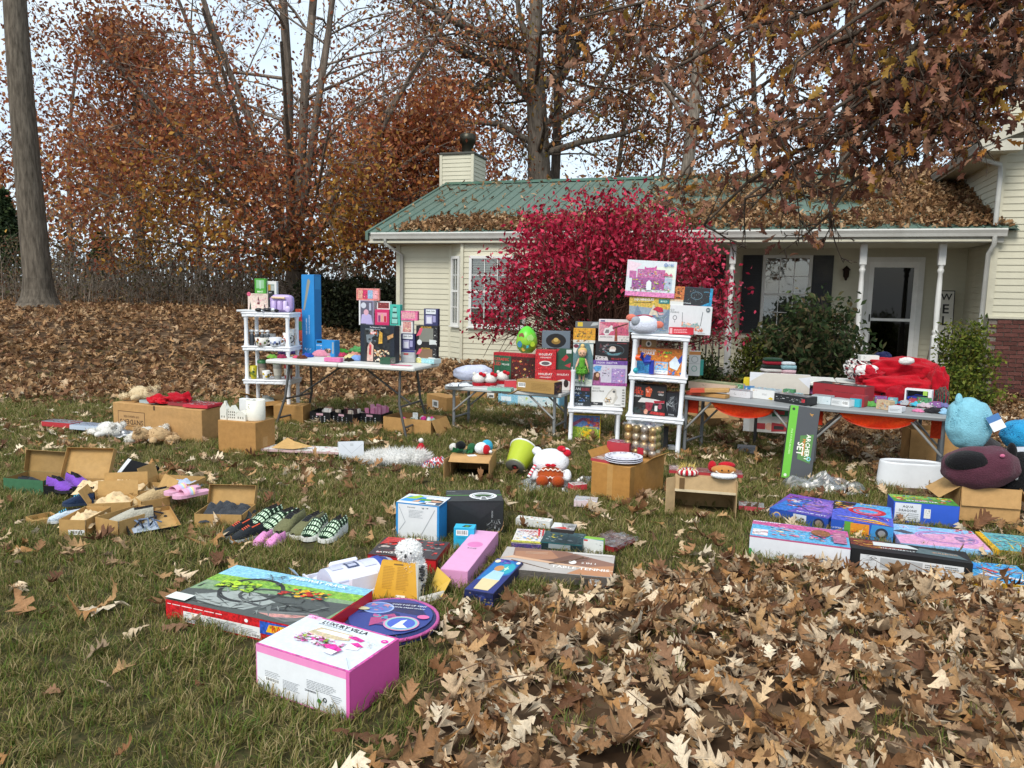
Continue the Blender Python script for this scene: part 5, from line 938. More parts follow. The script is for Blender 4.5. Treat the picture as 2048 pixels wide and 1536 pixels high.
# ------------------------------------------------------------------ cardboard boxes, open boxes
def panel(m, p, u, v, col, th=.004):
    p = Vector(p); u = Vector(u); v = Vector(v); n = u.cross(v).normalized() * th
    vs = [p, p + u, p + u + v, p + v]; vs += [q + n for q in vs]
    m.add(vs, [(0, 3, 2, 1), (4, 5, 6, 7), (0, 1, 5, 4), (1, 2, 6, 5), (2, 3, 7, 6), (3, 0, 4, 7)], col)
def open_front(name, label, g, col, inner, flaps, group=None, top_col=None):
    """carton lying on its side, open towards the camera; flaps = {'T':(len,deg),...}, degrees away from the closed position"""
    loc, yaw, w_, d, h = g; root = thing(name, label, 'box', loc, yaw, group); x0, x1 = -w_ / 2, w_ / 2
    m = MB(); panel(m, (x0, 0, 0), (w_, 0, 0), (0, d, 0), inner); panel(m, (x0, 0, h - .004), (w_, 0, 0), (0, d, 0), top_col or col); panel(m, (x0, 0, .004), (0, d, 0), (0, 0, h - .008), col); panel(m, (x1 - .004, 0, .004), (0, d, 0), (0, 0, h - .008), col); panel(m, (x0 + .004, d - .004, .004), (0, 0, h - .008), (w_ - .008, 0, 0), inner); m.build('carton', 'card', root)
    for k, (L, a) in flaps.items():
        q = MB(); c, s_ = math.cos(R(a)) * L, math.sin(R(a)) * L
        if k == 'L': panel(q, (x0, -.003, .004), (c * 1 if a <= 90 else c, -s_, 0), (0, 0, h - .01), col)
        if k == 'R': panel(q, (x1, -.003, .004), (-c, -s_, 0), (0, 0, h - .01), col)
        if k == 'T': panel(q, (x0 + .004, -.003, h), (w_ - .008, 0, 0), (0, -s_, -c), col)
        if k == 'B': panel(q, (x0 + .004, -.003, .002), (w_ - .008, 0, 0), (0, -s_, c), col)
        q.build('flap', 'card', root)
    return root
def open_top(name, label, g, col, inner, flaps=None, lid=None, lid_col=None, group=None, cat='box', mat='card', tilt=None):
    loc, yaw, w_, d, h = g; root = thing(name, label, cat, loc, yaw, group); x0, x1 = -w_ / 2, w_ / 2; t = .004
    if tilt: root.rotation_euler = (tilt[0], tilt[1], yaw)
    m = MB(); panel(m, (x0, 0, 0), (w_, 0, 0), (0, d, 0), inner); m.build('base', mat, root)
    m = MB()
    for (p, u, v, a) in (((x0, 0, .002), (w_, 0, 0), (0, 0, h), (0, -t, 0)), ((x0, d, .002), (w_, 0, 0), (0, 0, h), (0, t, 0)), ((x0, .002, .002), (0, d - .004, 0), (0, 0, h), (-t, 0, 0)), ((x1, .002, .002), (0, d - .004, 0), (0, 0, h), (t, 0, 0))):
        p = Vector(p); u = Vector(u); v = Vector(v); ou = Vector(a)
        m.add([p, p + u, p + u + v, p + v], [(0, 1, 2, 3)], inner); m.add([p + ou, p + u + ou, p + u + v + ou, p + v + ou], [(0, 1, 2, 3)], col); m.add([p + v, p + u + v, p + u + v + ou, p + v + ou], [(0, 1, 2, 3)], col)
    m.build('walls', mat, root)
    for k, (L, a) in (flaps or {}).items():
        q = MB(); c, s_ = math.cos(R(a)) * L, math.sin(R(a)) * L     # angle up from horizontal-outwards
        if k == 'F': panel(q, (x0 + .003, -.004, h), (w_ - .006, 0, 0), (0, -c, s_), col)
        if k == 'B': panel(q, (x0 + .003, d + .004, h), (w_ - .006, 0, 0), (0, c, s_), inner)
        if k == 'L': panel(q, (x0 - .004, .003, h), (0, d - .006, 0), (-c, 0, s_), col)
        if k == 'R': panel(q, (x1 + .004, .003, h), (0, d - .006, 0), (c, 0, s_), col)
        q.build('flap', mat, root)
    if lid:
        L, a = lid; q = MB(); c, s_ = math.cos(R(a)), math.sin(R(a)); lc = lid_col or col
        U = Vector((0, c, s_)); N = Vector((0, s_, -c)); p = Vector((x0 - .004, d + .006, h))
        panel(q, p, (w_ + .008, 0, 0), U * L, inner, .003); panel(q, p + N * .004, (w_ + .008, 0, 0), U * L, lc, .001)
        panel(q, p + U * L, (w_ + .008, 0, 0), N * -.0 + Vector((0, -s_, c)) * .05, inner, .002)
        for xx in (x0 - .004, x1 + .004): panel(q, Vector((xx, d + .006, h)), U * L, Vector((0, -s_, c)) * .045, inner, .002)
        q.build('lid', mat, root)
    return root
def art_child(root, ops, M, W, H, name='lettering', mat='matte', seed=3, step=.0004): m = MB(); art(m, M, W, H, ops, step=step, seed=seed); return m.build(name, mat, root)
# big box with upside-down lettering, left
g = gb((228, 868), (405, 888), tl=(226, 815), d=.38); g = (g[0], g[1], g[2], .38, .33)
sn = carton('cardboard_box', 'wide brown carton with upside down SNYDERS print heaped with red gifts', 'box', g, KRAFT, 'card', amat='card', F=[('r', .47, .86, .49, 1, '5a4630')])
M, W_, H_ = FACE(g[2], g[3], g[4])['F']; art_child(sn, [('r', .06, .30, .37, .76, '5a4024'), ('r', .066, .32, .364, .74, KRAFT), ('t', "SNYDER'S", .215, .43, .17, '46301c', .27, 180), ('t', 'OF HANOVER', .215, .60, .075, '5a4024', .2, 180)], M, W_, H_)
g2 = gb((437, 905), (512, 912), tl=(437, 840), d=.30); b2 = carton('cardboard_box', 'plain square brown carton carrying white ceramic houses', 'box', g2, 'aa7f4b', 'card', amat='card', R=[('r', .35, .2, .6, .5, 'b58d5c')]); z2 = g2[4]
# white ceramic houses and vases on it
def onbox(g, u, v, dz=0): loc, yaw, w_, d, h = g; e = Vector((math.cos(yaw), math.sin(yaw), 0)); n = Vector((-math.sin(yaw), math.cos(yaw), 0)); return loc + e * (u * w_) + n * (v * d) + Vector((0, 0, h + dz))
ce = thing('ceramic_village', 'white ceramic village of three little houses on the square carton', 'ornament', onbox(g2, -.2, .12), g2[1]); m = MB()
for (x, w_, h, rf) in ((-.12, .07, .10, .05), (-.04, .09, .075, .06), (.05, .10, .06, .035)): m.add([(x, 0, 0), (x + w_, 0, 0), (x + w_, 0, h), (x + w_ / 2, 0, h + rf), (x, 0, h), (x, .06, 0), (x + w_, .06, 0), (x + w_, .06, h), (x + w_ / 2, .06, h + rf), (x, .06, h)], [(0, 1, 2, 3, 4), (5, 9, 8, 7, 6), (4, 3, 8, 9), (3, 2, 7, 8), (1, 6, 7, 2), (0, 4, 9, 5)], 'd9d7cc')
m.box(-.09, .02, .12, -.07, .04, .17, 'd9d7cc'); m.build('houses', 'plastic', ce); m = MB()
for x in (-.025, -.005, .015, .035): 
    for z in (.02, .045, .07): m.box(x - .004, -.002, z, x + .004, -.0005, z + .013, '5a564c')
for x in (-.1, -.075, .075, .1, .125): m.box(x - .004, -.002, .02, x + .004, -.0005, .038, '6a665a')
m.build('window_holes', 'matte', ce)
gv = onbox(g2, -.02, .62); m = MB(); m.box(-.075, -.03, 0, .075, .03, .185, 'cfd0cf', bev=.004); o = m.build('ceramic_tile', 'matte'); o.location = gv; o.rotation_euler = (0, 0, g2[1]); tag(o, 'square pale grey ceramic block behind the little white houses', 'ornament')
m = MB(); m.lathe([(.0, 0), (.082, 0), (.084, .01), (.084, .19), (.078, .19), (.076, .02)], 'dcd9cc', 28); rv = thing('ceramic_lantern', 'white round ceramic lantern on the square carton', 'ornament', onbox(g2, .28, .45), g2[1]); m.build('jar', 'plastic', rv); m = MB(); r_ = random.Random(2)
for k in range(14): a = r_.uniform(3.2, 4.6); z = r_.uniform(.03, .16); M = Matrix.Rotation(a, 4, 'Z') @ Matrix.Translation((.0845, 0, z)) @ Matrix.Rotation(R(90), 4, 'Y') @ Matrix.Rotation(r_.uniform(0, 3), 4, 'Z'); m.add([(-.008, 0, 0), (0, .004, 0), (.008, 0, 0), (0, -.004, 0)], [(0, 1, 2, 3)], '8a8670', M)
m.build('cutouts', 'matte', rv)
# soft heaps and plush
def heap(m, c, rad, col, seed, amp=.35, freq=2.5, nu=28, nv=14, cfn=None):
    def fn(p):
        d = p - Vector(c); return Vector((p.x, p.y, max(p.z, c[2]) + 0)) 
    m.ell(c, rad, col, nu, nv, amp=amp, freq=freq, fn=fn, cfn=cfn)
def soft(name, label, cat, loc, yaw, pieces, mat='fabric', group=None, part='cloth'):
    root = thing(name, label, cat, loc, yaw, group)
    for i, (c, rad, col, amp) in enumerate(pieces): m = MB(); heap(m, c, rad, col, i, amp, 2.2 + i * .3); m.build(part, mat, root)
    return root
def bear(name, label, loc, yaw, sc, col, lying=True, group=None):
    root = thing(name, label, 'plush', loc, yaw, group); m = MB(); r = random.Random(len(label))
    parts = [((0, 0, .07), (.10, .075, .07)), ((-.13, 0, .085), (.065, .062, .06)), ((-.16, .045, .13), (.022, .02, .022)), ((-.16, -.045, .13), (.022, .02, .022)), ((.10, .07, .05), (.06, .03, .03)), ((.10, -.07, .05), (.06, .03, .03)), ((-.05, .09, .05), (.03, .05, .028)), ((-.05, -.09, .05), (.03, .05, .028)), ((-.17, 0, .07), (.028, .028, .024))]
    for c, rad in parts: m.ell([v * sc for v in c], [v * sc for v in rad], col, 16, 10, amp=.22, freq=9)
    for c, rad in parts[:6]: fluff(m, [v * sc for v in c], [v * sc for v in rad], [col], 160, .016 * sc, r.randint(0, 99), .004)
    m.build('body', 'plush', root); m = MB(); m.ell((-.195 * sc, 0, .078 * sc), (.008 * sc, .01 * sc, .008 * sc), '3a2c24', 8, 6); m.ell((-.18 * sc, .025 * sc, .105 * sc), (.006 * sc,) * 3, '1c1815', 8, 6); m.ell((-.18 * sc, -.025 * sc, .105 * sc), (.006 * sc,) * 3, '1c1815', 8, 6); m.build('face', 'plastic', root); return root
bear('plush_bear', 'curly cream plush lying on top of the wide carton', onbox(g, -.36, .5, -.01), R(160), 1.15, 'cdb893')
bear('plush_bear', 'white curly plush nearest the flat gift sets on the grass', G(215, 876), R(150), 1.15, 'dcd9d2'); bear('plush_bear', 'white curly plush leaning on the wide carton front', G(292, 886), R(200), 1.1, 'd8d3c8'); bear('plush_bear', 'tan curly plush at the foot of the wide carton', G(318, 888), R(30), 1.15, 'bfa077')
gtop = g
def flat_pack(name, label, loc, yaw, w_, d, h, col, ops, cat='pack', film=True, group=None, tilt=None):
    root = carton(name, label, cat, (Vector(loc), yaw, w_, d, h), col, 'print', group=group, tilt=tilt, bev=.002, body_name='pack', T=ops, F=[('bg', col)])
    if film: m = MB(); m.grid(lambda u, v: (-w_ / 2 + w_ * u, d * v, h + .006 + .006 * mnoise.noise((u * 5, v * 5, len(label)))), 10, 8, 'ffffff'); m.build('film', 'film', root)
    return root
flat_pack('gift_set', 'flat red and grey boxed gift set at the left end of the row on grass', G(112, 862) + Vector((0, 0, .04)), R(-15), .38, .16, .05, 'b03038', [('bg', '8a8f98'), ('n', .05, .1, .95, .9, 16, ['5a6068', 'c8ccd2', '3d4248', 'b03038'], .1)])
flat_pack('gift_set', 'flat blue and white boxed gift set beside the white curly plush', G(168, 868) + Vector((0, 0, .04)), R(-12), .34, .18, .045, 'b8c4d4', [('bg', 'a8b8cc'), ('n', .05, .1, .95, .9, 16, ['6a88b0', 'd8dce2', '4d5a68', 'c8c8cc'], .1)])
soft('tinsel_pack', 'crumpled silver tinsel between the white curly plushes', 'tinsel', G(255, 880), 0, [((0, 0, .03), (.13, .08, .06), '8d8f92', .7)], 'metal', part='tinsel')
for i, (u, v, w_, d, c, lab, pal) in enumerate(((-.17, .45, .22, .2, '9fb0b4', 'clear pack of pale blue gift bags on the wide carton', ['c8d4d8', '8aa0a8', '5a7a70']), (.2, .45, .30, .2, '8a3038', 'clear pack of red and green wrap on the wide carton', ['a82030', '3a7a48', 'd0d4d0', 'c04050']), (.40, .35, .28, .24, 'c03040', 'red and white patterned pack at the right end of the wide carton', ['e0dcd8', 'c84050', 'd8c8c8']))):
    flat_pack('gift_pack', lab, onbox(gtop, u, v - .25, .002 + .004 * i), gtop[1] + R(5 * i - 4), w_, d, .028, c, [('bg', c), ('n', .03, .05, .97, .95, 24, pal, .1)])
rr = soft('gift_bow_pile', 'heap of bright red ribbon bows on the wide carton', 'bows', onbox(gtop, -.02, .45), gtop[1], [((-.06, -.04, .02), (.13, .10, .06), 'b31322', .8), ((.1, .05, .03), (.16, .09, .07), 'a01020', .8), ((.0, -.1, .02), (.08, .04, .04), 'c01a2a', .8)], part='ribbon')
# carton with a hand hole between shelf and crates
g = gb((548, 846), (607, 848), h=.20, d=.24); hb = open_top('cardboard_box', 'brown carton with hand hole and drooping flap under the long table', g, 'a27b49', KIN, flaps={'L': (.16, -6)}); m = MB(); panel(m, (-g[2] / 2, 0, g[4]), (g[2], 0, 0), (0, g[3], .0), 'b08a58'); m.build('top_flap', 'card', hb); m = MB(); m.add([(-.04, .09, g[4] + .0062), (.05, .11, g[4] + .0062), (.07, .15, g[4] + .0062), (-.02, .13, g[4] + .0062)], [(0, 1, 2, 3)], '2c2118'); m.build('hand_hole', 'matte', hb)
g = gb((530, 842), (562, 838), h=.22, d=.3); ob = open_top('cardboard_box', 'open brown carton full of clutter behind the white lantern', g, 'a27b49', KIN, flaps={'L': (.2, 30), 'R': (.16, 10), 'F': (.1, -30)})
m = MB(); r_ = random.Random(8)
for k in range(9): m.box(-.06 + r_.uniform(-.02, .1), .05 + r_.uniform(0, .18), .12, .0 + r_.uniform(0, .08), .1 + r_.uniform(0, .18), .2 + r_.uniform(0, .05), r_.choice(['c8d0d0', '8aa0a0', 'd8d8d4', '6a7a78', 'b0b4b0']), Matrix.Rotation(r_.uniform(-.3, .3), 4, 'X'))
m.build('contents', 'matte', ob)
# black perforated crates
for i, (bl, br, cnt, lab) in enumerate((((620, 846), (660, 848), ['c8c4c0', '8a6a5a', 'd8d4d0'], 'black perforated basket at the left with a white label'), ((662, 846), (705, 852), ['3a2a2a', 'd8d0c8', '8a3a4a', 'c8b8a8'], 'black perforated basket of cosmetics in the middle of the three'), ((716, 848), (763, 852), ['d884a8', 'e4a0bc', 'c87898'], 'black perforated basket holding pink cards'))):
    g = gb(bl, br, h=.13, d=.26); ro = open_top('storage_basket', lab, g, '16171a', '0f1012', group='black storage baskets', cat='basket', mat='plastic'); m = MB()
    for q in range(4):
        for z in (.03, .055, .08): M = Matrix.Translation((-g[2] / 2 + g[2] * (q + .7) / 5, -.0052, z)); m.add([(.008 * math.cos(a * .785), 0, .008 * math.sin(a * .785)) for a in range(8)], [tuple(range(8))], 'b8bcc0' if (q + i) % 2 else '6a6c70', M)
    m.box(-.04, -.0075, .095, .04, -.0045, .118, 'c8a0ac'); m.build('perforation', 'matte', ro); m = MB(); r_ = random.Random(i)
    for q in range(10): x = r_.uniform(-g[2] / 2 + .02, g[2] / 2 - .05); y = r_.uniform(.03, .2); hh = r_.uniform(.12, .17) if i < 2 else r_.uniform(.18, .21); m.box(x, y, .02, x + .05, y + (.012 if i == 2 else .04), hh, r_.choice(cnt), Matrix.Rotation(r_.uniform(-.12, .12), 4, 'Y'))
    m.build('contents', 'print', ro)
# open carton in front of table two
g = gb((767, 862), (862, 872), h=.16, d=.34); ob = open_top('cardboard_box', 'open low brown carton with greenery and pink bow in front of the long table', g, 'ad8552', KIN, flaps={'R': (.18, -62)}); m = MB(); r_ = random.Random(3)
for k in range(14): x = r_.uniform(-.1, .26); m.ell((x, r_.uniform(.06, .28), .12), (.03, .03, .04), r_.choice(['3d5a3a', 'c8ccc8', '55724c', 'd03a8a', '8a9a90', 'b8b4a8']), 8, 6, amp=.4)
m.box(.0, .12, .1, .06, .13, .21, 'd0d4d0'); m.build('contents', 'fabric', ob)
# small cartons under table two
carton('cardboard_box', 'small taped brown carton between the two tables', 'box', gb((853, 818), (893, 828), tl=(853, 787), d=.2), 'a57d4c', 'card', amat='card', F=[('r', .3, .25, .6, .7, 'c8c8c4'), ('r', .36, .35, .54, .6, '6a6a68')])
carton('cardboard_box', 'long brown carton with white label under the grey table', 'box', gb((935, 798), (991, 803), tl=(935, 778), d=.3), '9c774a', 'card', amat='card', F=[('r', .7, .3, .95, .85, 'd0d0cc'), ('r', .78, .4, .92, .6, '55585a')])
carton('product_box', 'flat pale blue box under the grey table', 'box', gb((996, 808), (1118, 818), tl=(996, 786), d=.3), '7fb8d4', 'print', F=[('bg', '86bcd6'), ('r', .05, .35, .22, .75, 'd8e4ea'), ('r', .33, .05, .98, .9, 'c8d8dc'), ('n', .36, .1, .95, .85, 16, ['e4ecec', 'a8ccd8', 'b8c86a', '8ab8c8'], .06)], T=[('bg', '9ccce2')])
# ------------------------------------------------------------------ shoe boxes and shoes, left foreground
def sbox(lab, bl, br, h, d, col, inner=KIN, lid=None, lid_col=None, flaps=None, tilt=None, ops=None):
    g = gb(bl, br, h=h, d=d); ro = open_top('shoe_box_or_lid', lab, g, col, inner, lid=lid, lid_col=lid_col, flaps=flaps, group='open shoe boxes on the grass', tilt=tilt)
    if ops: M, W_, H_ = FACE(g[2], g[3], g[4])['F']; M = M.copy(); M[1][3] -= .006; art_child(ro, ops, M, W_, H_, 'printed_label')
    return ro, g
KB = 'b08c58'
s1, g1 = sbox('green shoe box with tan lid standing open at the far left', (9, 986), (88, 992), .11, .22, '3f6a4c', '96784a', lid=(.16, 78))
s2, g2_ = sbox('black shoe box holding purple sandals with raised tan lid', (90, 1000), (186, 1002), .10, .22, '17181a', KB, lid=(.22, 62)); 
s3, g3 = sbox('tan shoe box stuffed with cream packing paper in the middle', (190, 1010), (282, 1006), .09, .22, KB, KB, flaps={'B': (.08, 80)})
s4, g4 = sbox('low tan shoe box with blue tissue behind the pink slides', (283, 985), (380, 990), .08, .22, KB, KB, flaps={'L': (.1, 75)})
s5, g5 = sbox('tan shoe box with white barcode label at the front of the heap', (120, 1072), (172, 1073), .10, .28, KB, KB, ops=[('r', .35, .1, .98, .42, 'dcdcd8'), ('bar', .4, .13, .9, .4)])
s6, g6 = sbox('tan shoe box holding one grey wool shoe', (193, 1066), (238, 1076), .10, .30, KB, KB)
s7, g7 = sbox('tan shoe box with beige clog beside the pink slides', (285, 1030), (340, 1020), .09, .26, KB, KB, flaps={'R': (.12, 60)})
s8, g8 = sbox('tan shoe box with orange rim and dark grey felt at the right', (390, 1056), (484, 1058), .09, .24, KB, KB, lid=(.12, 70), lid_col='b5502e'); art_child(s8, [('r', .62, .12, .74, .5, 'd8d8d4'), ('r', .8, .35, .95, .72, 'd8d8d4')], Matrix(((1, 0, 0, -g8[2] / 2), (0, .35, -.9, g8[3] + .05), (0, .9, .35, g8[4] + .0), (0, 0, 0, 1))), g8[2], .12, 'printed_label', 'print')
s9, g9 = sbox('loose dark sided tan lid holding strappy black sandals', (262, 1078), (362, 1060), .035, .25, '1d1c1b', KB, tilt=(R(16), 0)); 
M, W_, H_ = FACE(g9[2], g9[3], .006)['T']; art_child(s9, [('e', .85, .72, .035, .045, '15120f'), ('p', [(.08, .08), (.6, .1), (.62, .6), (.3, .75), (.1, .5)], 'a8b4c4')], M, W_, H_, 'finger_hole')
m = MB(); r_ = random.Random(4)
for k in range(7): a = Vector((r_.uniform(-.09, .04), r_.uniform(.05, .16), .02)); m.tube([a, a + Vector((r_.uniform(-.05, .05), .03, .04)), a + Vector((r_.uniform(-.07, .07), r_.uniform(.0, .08), .015))], .006, r_.choice(['1a1c22', '2a2e38', '6a7890']), 6)
so9 = m.build('strappy_sandals', 'fabric'); so9.parent = None; so9.location = g9[0]; so9.rotation_euler = (R(16), 0, g9[1]); tag(so9, 'pair of strappy black sandals lying in the loose lid', 'sandals')
sl10, g10 = sbox('flat tan lid lying left of the barcode shoe box', (70, 1052), (118, 1042), .03, .14, KB, KB)
def crumple(name, label, cat, loc, yaw, sx, sy, h, col, seed, mat='fabric', cols=None):
    m = MB(); m.grid(lambda u, v: (sx * (u - .5) * (1 + .15 * mnoise.noise((v * 3, seed, u))), sy * (v - .5) * (1 + .15 * mnoise.noise((u * 3, seed + 5, v))), h * (.15 + .85 * (math.sin(math.pi * u) * math.sin(math.pi * v)) ** .6) * (.55 + .6 * abs(mnoise.noise((u * 3.2, v * 3.2, seed))) + .4 * mnoise.noise((u * 8, v * 8, seed)))), 22, 22, col, cfn=(lambda u, v: cols[int(abs(mnoise.noise((u * 5, v * 5, seed + 9))) * 2.5 * len(cols)) % len(cols)]) if cols else None)
    o = m.build(name, mat); o.location = loc; o.rotation_euler = (0, 0, yaw); return tag(o, label, cat)
def inb(g, u, v, z): loc, yaw, w_, d, h = g; return loc + Vector((math.cos(yaw), math.sin(yaw), 0)) * (u * w_) + Vector((-math.sin(yaw), math.cos(yaw), 0)) * (v * d) + Vector((0, 0, z))
PAP = 'd0b48a'
crumple('packing_paper', 'crumpled cream packing paper in the middle shoe box', 'paper', inb(g3, 0, .5, .03), 0, .34, .26, .13, PAP, 3, 'matte')
crumple('packing_paper', 'cream tissue spilling from the purple sandal box', 'paper', inb(g2_, .42, .35, .05), .3, .26, .2, .10, 'd6bc92', 8, 'matte')
crumple('packing_paper', 'cream tissue in the shoe box with barcode label', 'paper', inb(g5, 0, .5, .04), 0, .2, .26, .09, 'd4b98f', 12, 'matte')
crumple('packing_paper', 'pale blue tissue in the low tan shoe box', 'paper', inb(g4, .2, .4, .02), 0, .26, .2, .09, 'a8b4c8', 17, 'matte')
crumple('felt_pieces', 'folded dark grey felt in the orange rimmed box', 'fabric', inb(g8, .05, .5, .03), .2, .32, .22, .13, '3d4045', 23)
lb = thing('shoe_box_or_lid', 'lid of a black shoe box with white stripe propped behind the purple sandals', 'box', G(262, 968) + Vector((0, 0, .04)), R(-14), rot=(R(-50), R(8), R(-14))); m = MB(); m.box(-.14, 0, 0, .14, .03, .16, '131417', bev=.004); m.box(-.141, -.002, .0, -.11, .0, .161, 'd4d6d8'); m.build('panel', 'card', lb); m = MB(); m.add([(.02, -.003, .06), (.05, -.003, .055), (.06, -.003, .08), (.035, -.003, .1)], [(0, 1, 2, 3)], 'c8ccd0'); m.build('emblem', 'print', lb)  # only a loose lid panel of another shoe box, not a closed box
s11, g11 = sbox('tan shoe box with folded lid between barcode box and cream paper', (176, 1032), (262, 1028), .08, .2, KB, KB, flaps={'L': (.1, 60), 'B': (.1, 70)}); crumple('packing_paper', 'cream tissue behind the grey wool shoe', 'paper', inb(g11, 0, .5, .03), .4, .28, .2, .10, 'd2b78c', 51, 'matte')
OUT = [(0, .034), (.1, .043), (.3, .045), (.5, .05), (.7, .058), (.85, .054), (.95, .038), (1, .012)]
def shoe(name, label, loc, yaw, L, up, sole, style='plain', group=None, acc='e8e8e4', tilt=None):
    root = thing(name, label, 'shoe', loc, yaw, group); sc = L / .27
    if tilt: root.rotation_euler = (tilt[0], tilt[1], yaw)
    pts = [(w_ * sc, L * .5 - t * L) for t, w_ in OUT] + [(-w_ * sc, L * .5 - t * L) for t, w_ in reversed(OUT)]
    m = MB(); m.poly([(x, y) for x, y in pts], 0, .024 * sc, sole); m.build('sole', 'plastic', root)
    def W(t): 
        for (a, wa), (b, wb) in zip(OUT, OUT[1:]):
            if a <= t <= b: return (wa + (wb - wa) * (t - a) / (b - a)) * sc
        return .008
    if style == 'slide':
        m = MB(); st_ = ['d89ab4', 'e8c88a', 'a8c8d8', 'c8a8d0', 'd89ab4', 'dca0ba', 'd89ab4']
        m.grid(lambda u, v: (W(.45 + .35 * v) * 1.05 * math.cos(math.pi * u), L * .5 - L * (.42 + .34 * v), .02 * sc + .05 * sc * math.sin(math.pi * u) * (1 - .3 * v)), 14, 7, up, cfn=lambda u, v: st_[int(v * 7)]); m.build('strap', 'plastic', root); return root
    hts = lambda t: (.115 - .02 * t if t < .4 else .107 - .12 * (t - .4) ** 1.1) * sc
    def cf(u, v):
        t = v
        if t < .42 and .32 < u < .68: return '1c1a1a'
        if style == 'dots': return ('c8e0c0' if (int(u * 18) + int(v * 14)) % 2 == 0 and int(u * 18) % 2 == 0 else '0f2a18') if u > .06 and u < .94 else sole
        if style == 'sneak' and .4 < t < .62 and .36 < u < .64: return '24262a'
        return up
    m = MB(); m.grid(lambda u, v: (W(min(v, .995)) * .98 * math.cos(math.pi * (1 - u)), L * .5 - v * L * .98, .02 * sc + (hts(v) - .02 * sc) * math.sin(math.pi * u) ** .6 * (1 - .0) * (1 - (.35 if v < .40 and .36 < u < .64 else 0))), 26, 20, up, cfn=cf); m.build('upper', 'fabric', root)
    if style in ('sneak', 'run'):
        m = MB()
        for q in range(4): y = L * .5 - L * (.42 + .06 * q); zz = hts(.42 + .06 * q) + .004; m.tube([(-.016 * sc, y, zz - .008), (0, y - .004, zz), (.016 * sc, y, zz - .008)], .003, acc, 6)
        if style == 'run': m.tube([(-.03 * sc, 0, .03), (0, .01, .06), (.03 * sc, .03, .07), (.02 * sc, L * .4, .08)], .004, acc, 6)
        m.build('laces', 'fabric', root)
    return root
def pair(name, lab, px, py, yaw, L, gap, *a, z=0., **k):
    c = G(px, py) + Vector((0, 0, z + .02)); n = Vector((math.cos(yaw), math.sin(yaw), 0)) * gap / 2
    shoe(name, lab + ', left one', c - n, yaw + .06, L, *a, **k); shoe(name, lab + ', right one', c + n, yaw - .06, L, *a, **k)
GRP = 'shoes set out on the grass'
pair('slip_on_shoe', 'black slip on shoe with pale green dots by the orange rimmed box', 543, 1060, R(-28), .27, .12, '0f2a18', 'd8d8d2', 'dots', group=GRP)
pair('slip_on_shoe', 'black slip on shoe with green dots ending the shoe row', 648, 1078, R(-12), .26, .12, '0f2a18', 'd8d8d2', 'dots', group=GRP)
pair('sneaker', 'olive canvas sneaker with dark laces in the shoe row', 597, 1070, R(-20), .27, .13, '6a6a4a', 'd0cdc2', 'sneak', group=GRP, acc='2a2c2e')
pair('running_shoe', 'black running shoe with orange laces in the shoe row', 483, 1080, R(-40), .20, .11, '24282c', 'b8bcbc', 'run', group=GRP, acc='d8583a')
pair('aqua_shoe', 'small pink child shoe in front of the shoe row', 538, 1092, R(-20), .15, .085, 'd48abc', 'e0a8cc', 'plain', group=GRP)
pair('slide_sandal', 'pink slide with rainbow strap lying on the tan shoe boxes', 374, 1022, R(-40), .24, .13, 'd79ab6', 'dca6be', 'slide', z=.10, group='pink slides')
pair('sandal', 'purple and black sandal in the black shoe box', 140, 994, R(60), .24, .12, '7a4ab0', '2a2a30', 'sneak', z=.04, group='purple sandals', acc='1c1a20')
shoe('wool_shoe', 'grey wool shoe in its tan box', inb(g6, .1, .45, .03), R(-60), .27, 'a8a496', 'd4d2ca', 'plain'); shoe('clog', 'beige clog in the tan box behind the pink slides', inb(g7, .0, .45, .03), R(-50), .27, 'b49c74', 'c8b48c', 'plain')
shoe('sandal', 'white and navy sports sandal left of the barcode box', G(128, 1042), R(-60), .19, 'b8c4d0', 'dcdfe2', 'sneak', acc='4aa0c0'); shoe('sandal', 'navy sports sandal with blue tab above the barcode box', G(158, 1024) + Vector((0, 0, .05)), R(-70), .19, '22304a', '2c3a50', 'sneak', acc='4aa0c0')
shoe('sandal', 'dark shoe lying inside the green shoe box', inb(g1, 0, .4, .02), R(80), .22, '2c3038', '3a3c40', 'plain')
# ------------------------------------------------------------------ middle row on the grass
wr = flat_pack('gift_wrap_board', 'flat white gift wrap sheet with red and green diamonds on the grass', G(595, 912) + Vector((0, 0, .03)), R(-6), .78, .22, .02, 'c8a8a8', [('bg', 'dad6d2'), ('n', .02, .05, .98, .95, 26, ['c04050', 'd88a9a', '5a8a6a', 'e8e4e0', 'b03044'], .06)], film=False, cat='gift wrap'); FOOT.append((G(595, 912).x, G(595, 912).y, R(-6), -.4, .4, 0, .24))
m = MB(); m.add([(-.17, 0, .01), (.04, -.04, .012), (.2, .05, .02), (.02, .08, .06), (-.05, .10, .09)], [(0, 1, 3, 4), (1, 2, 3)], 'b8945f'); o = m.build('paper_envelope', 'card'); o.location = G(580, 910) + Vector((0, 0, .052)); tag(o, 'torn brown paper envelope lying on the gift wrap sheet', 'envelope')
g = gb((678, 918), (728, 916), h=.15, d=.22); carton('gift_bag', 'white glossy gift bag lying with dark green side', 'bag', g, 'ccd0d6', 'print', tilt=(R(-10), 0), F=[('bg', 'ced2d8'), ('line', .1, .9, .5, .3, .003, 'a8acb2'), ('line', .5, .3, .95, .85, .003, 'a8acb2'), ('r', .45, .75, .58, .9, 'b8bcc0')], R=[('bg', '3c5a50'), ('n', .1, .1, .9, .9, 6, ['2c4a40', '5a7a6a'], .1)])
m = MB(); r_ = random.Random(6)
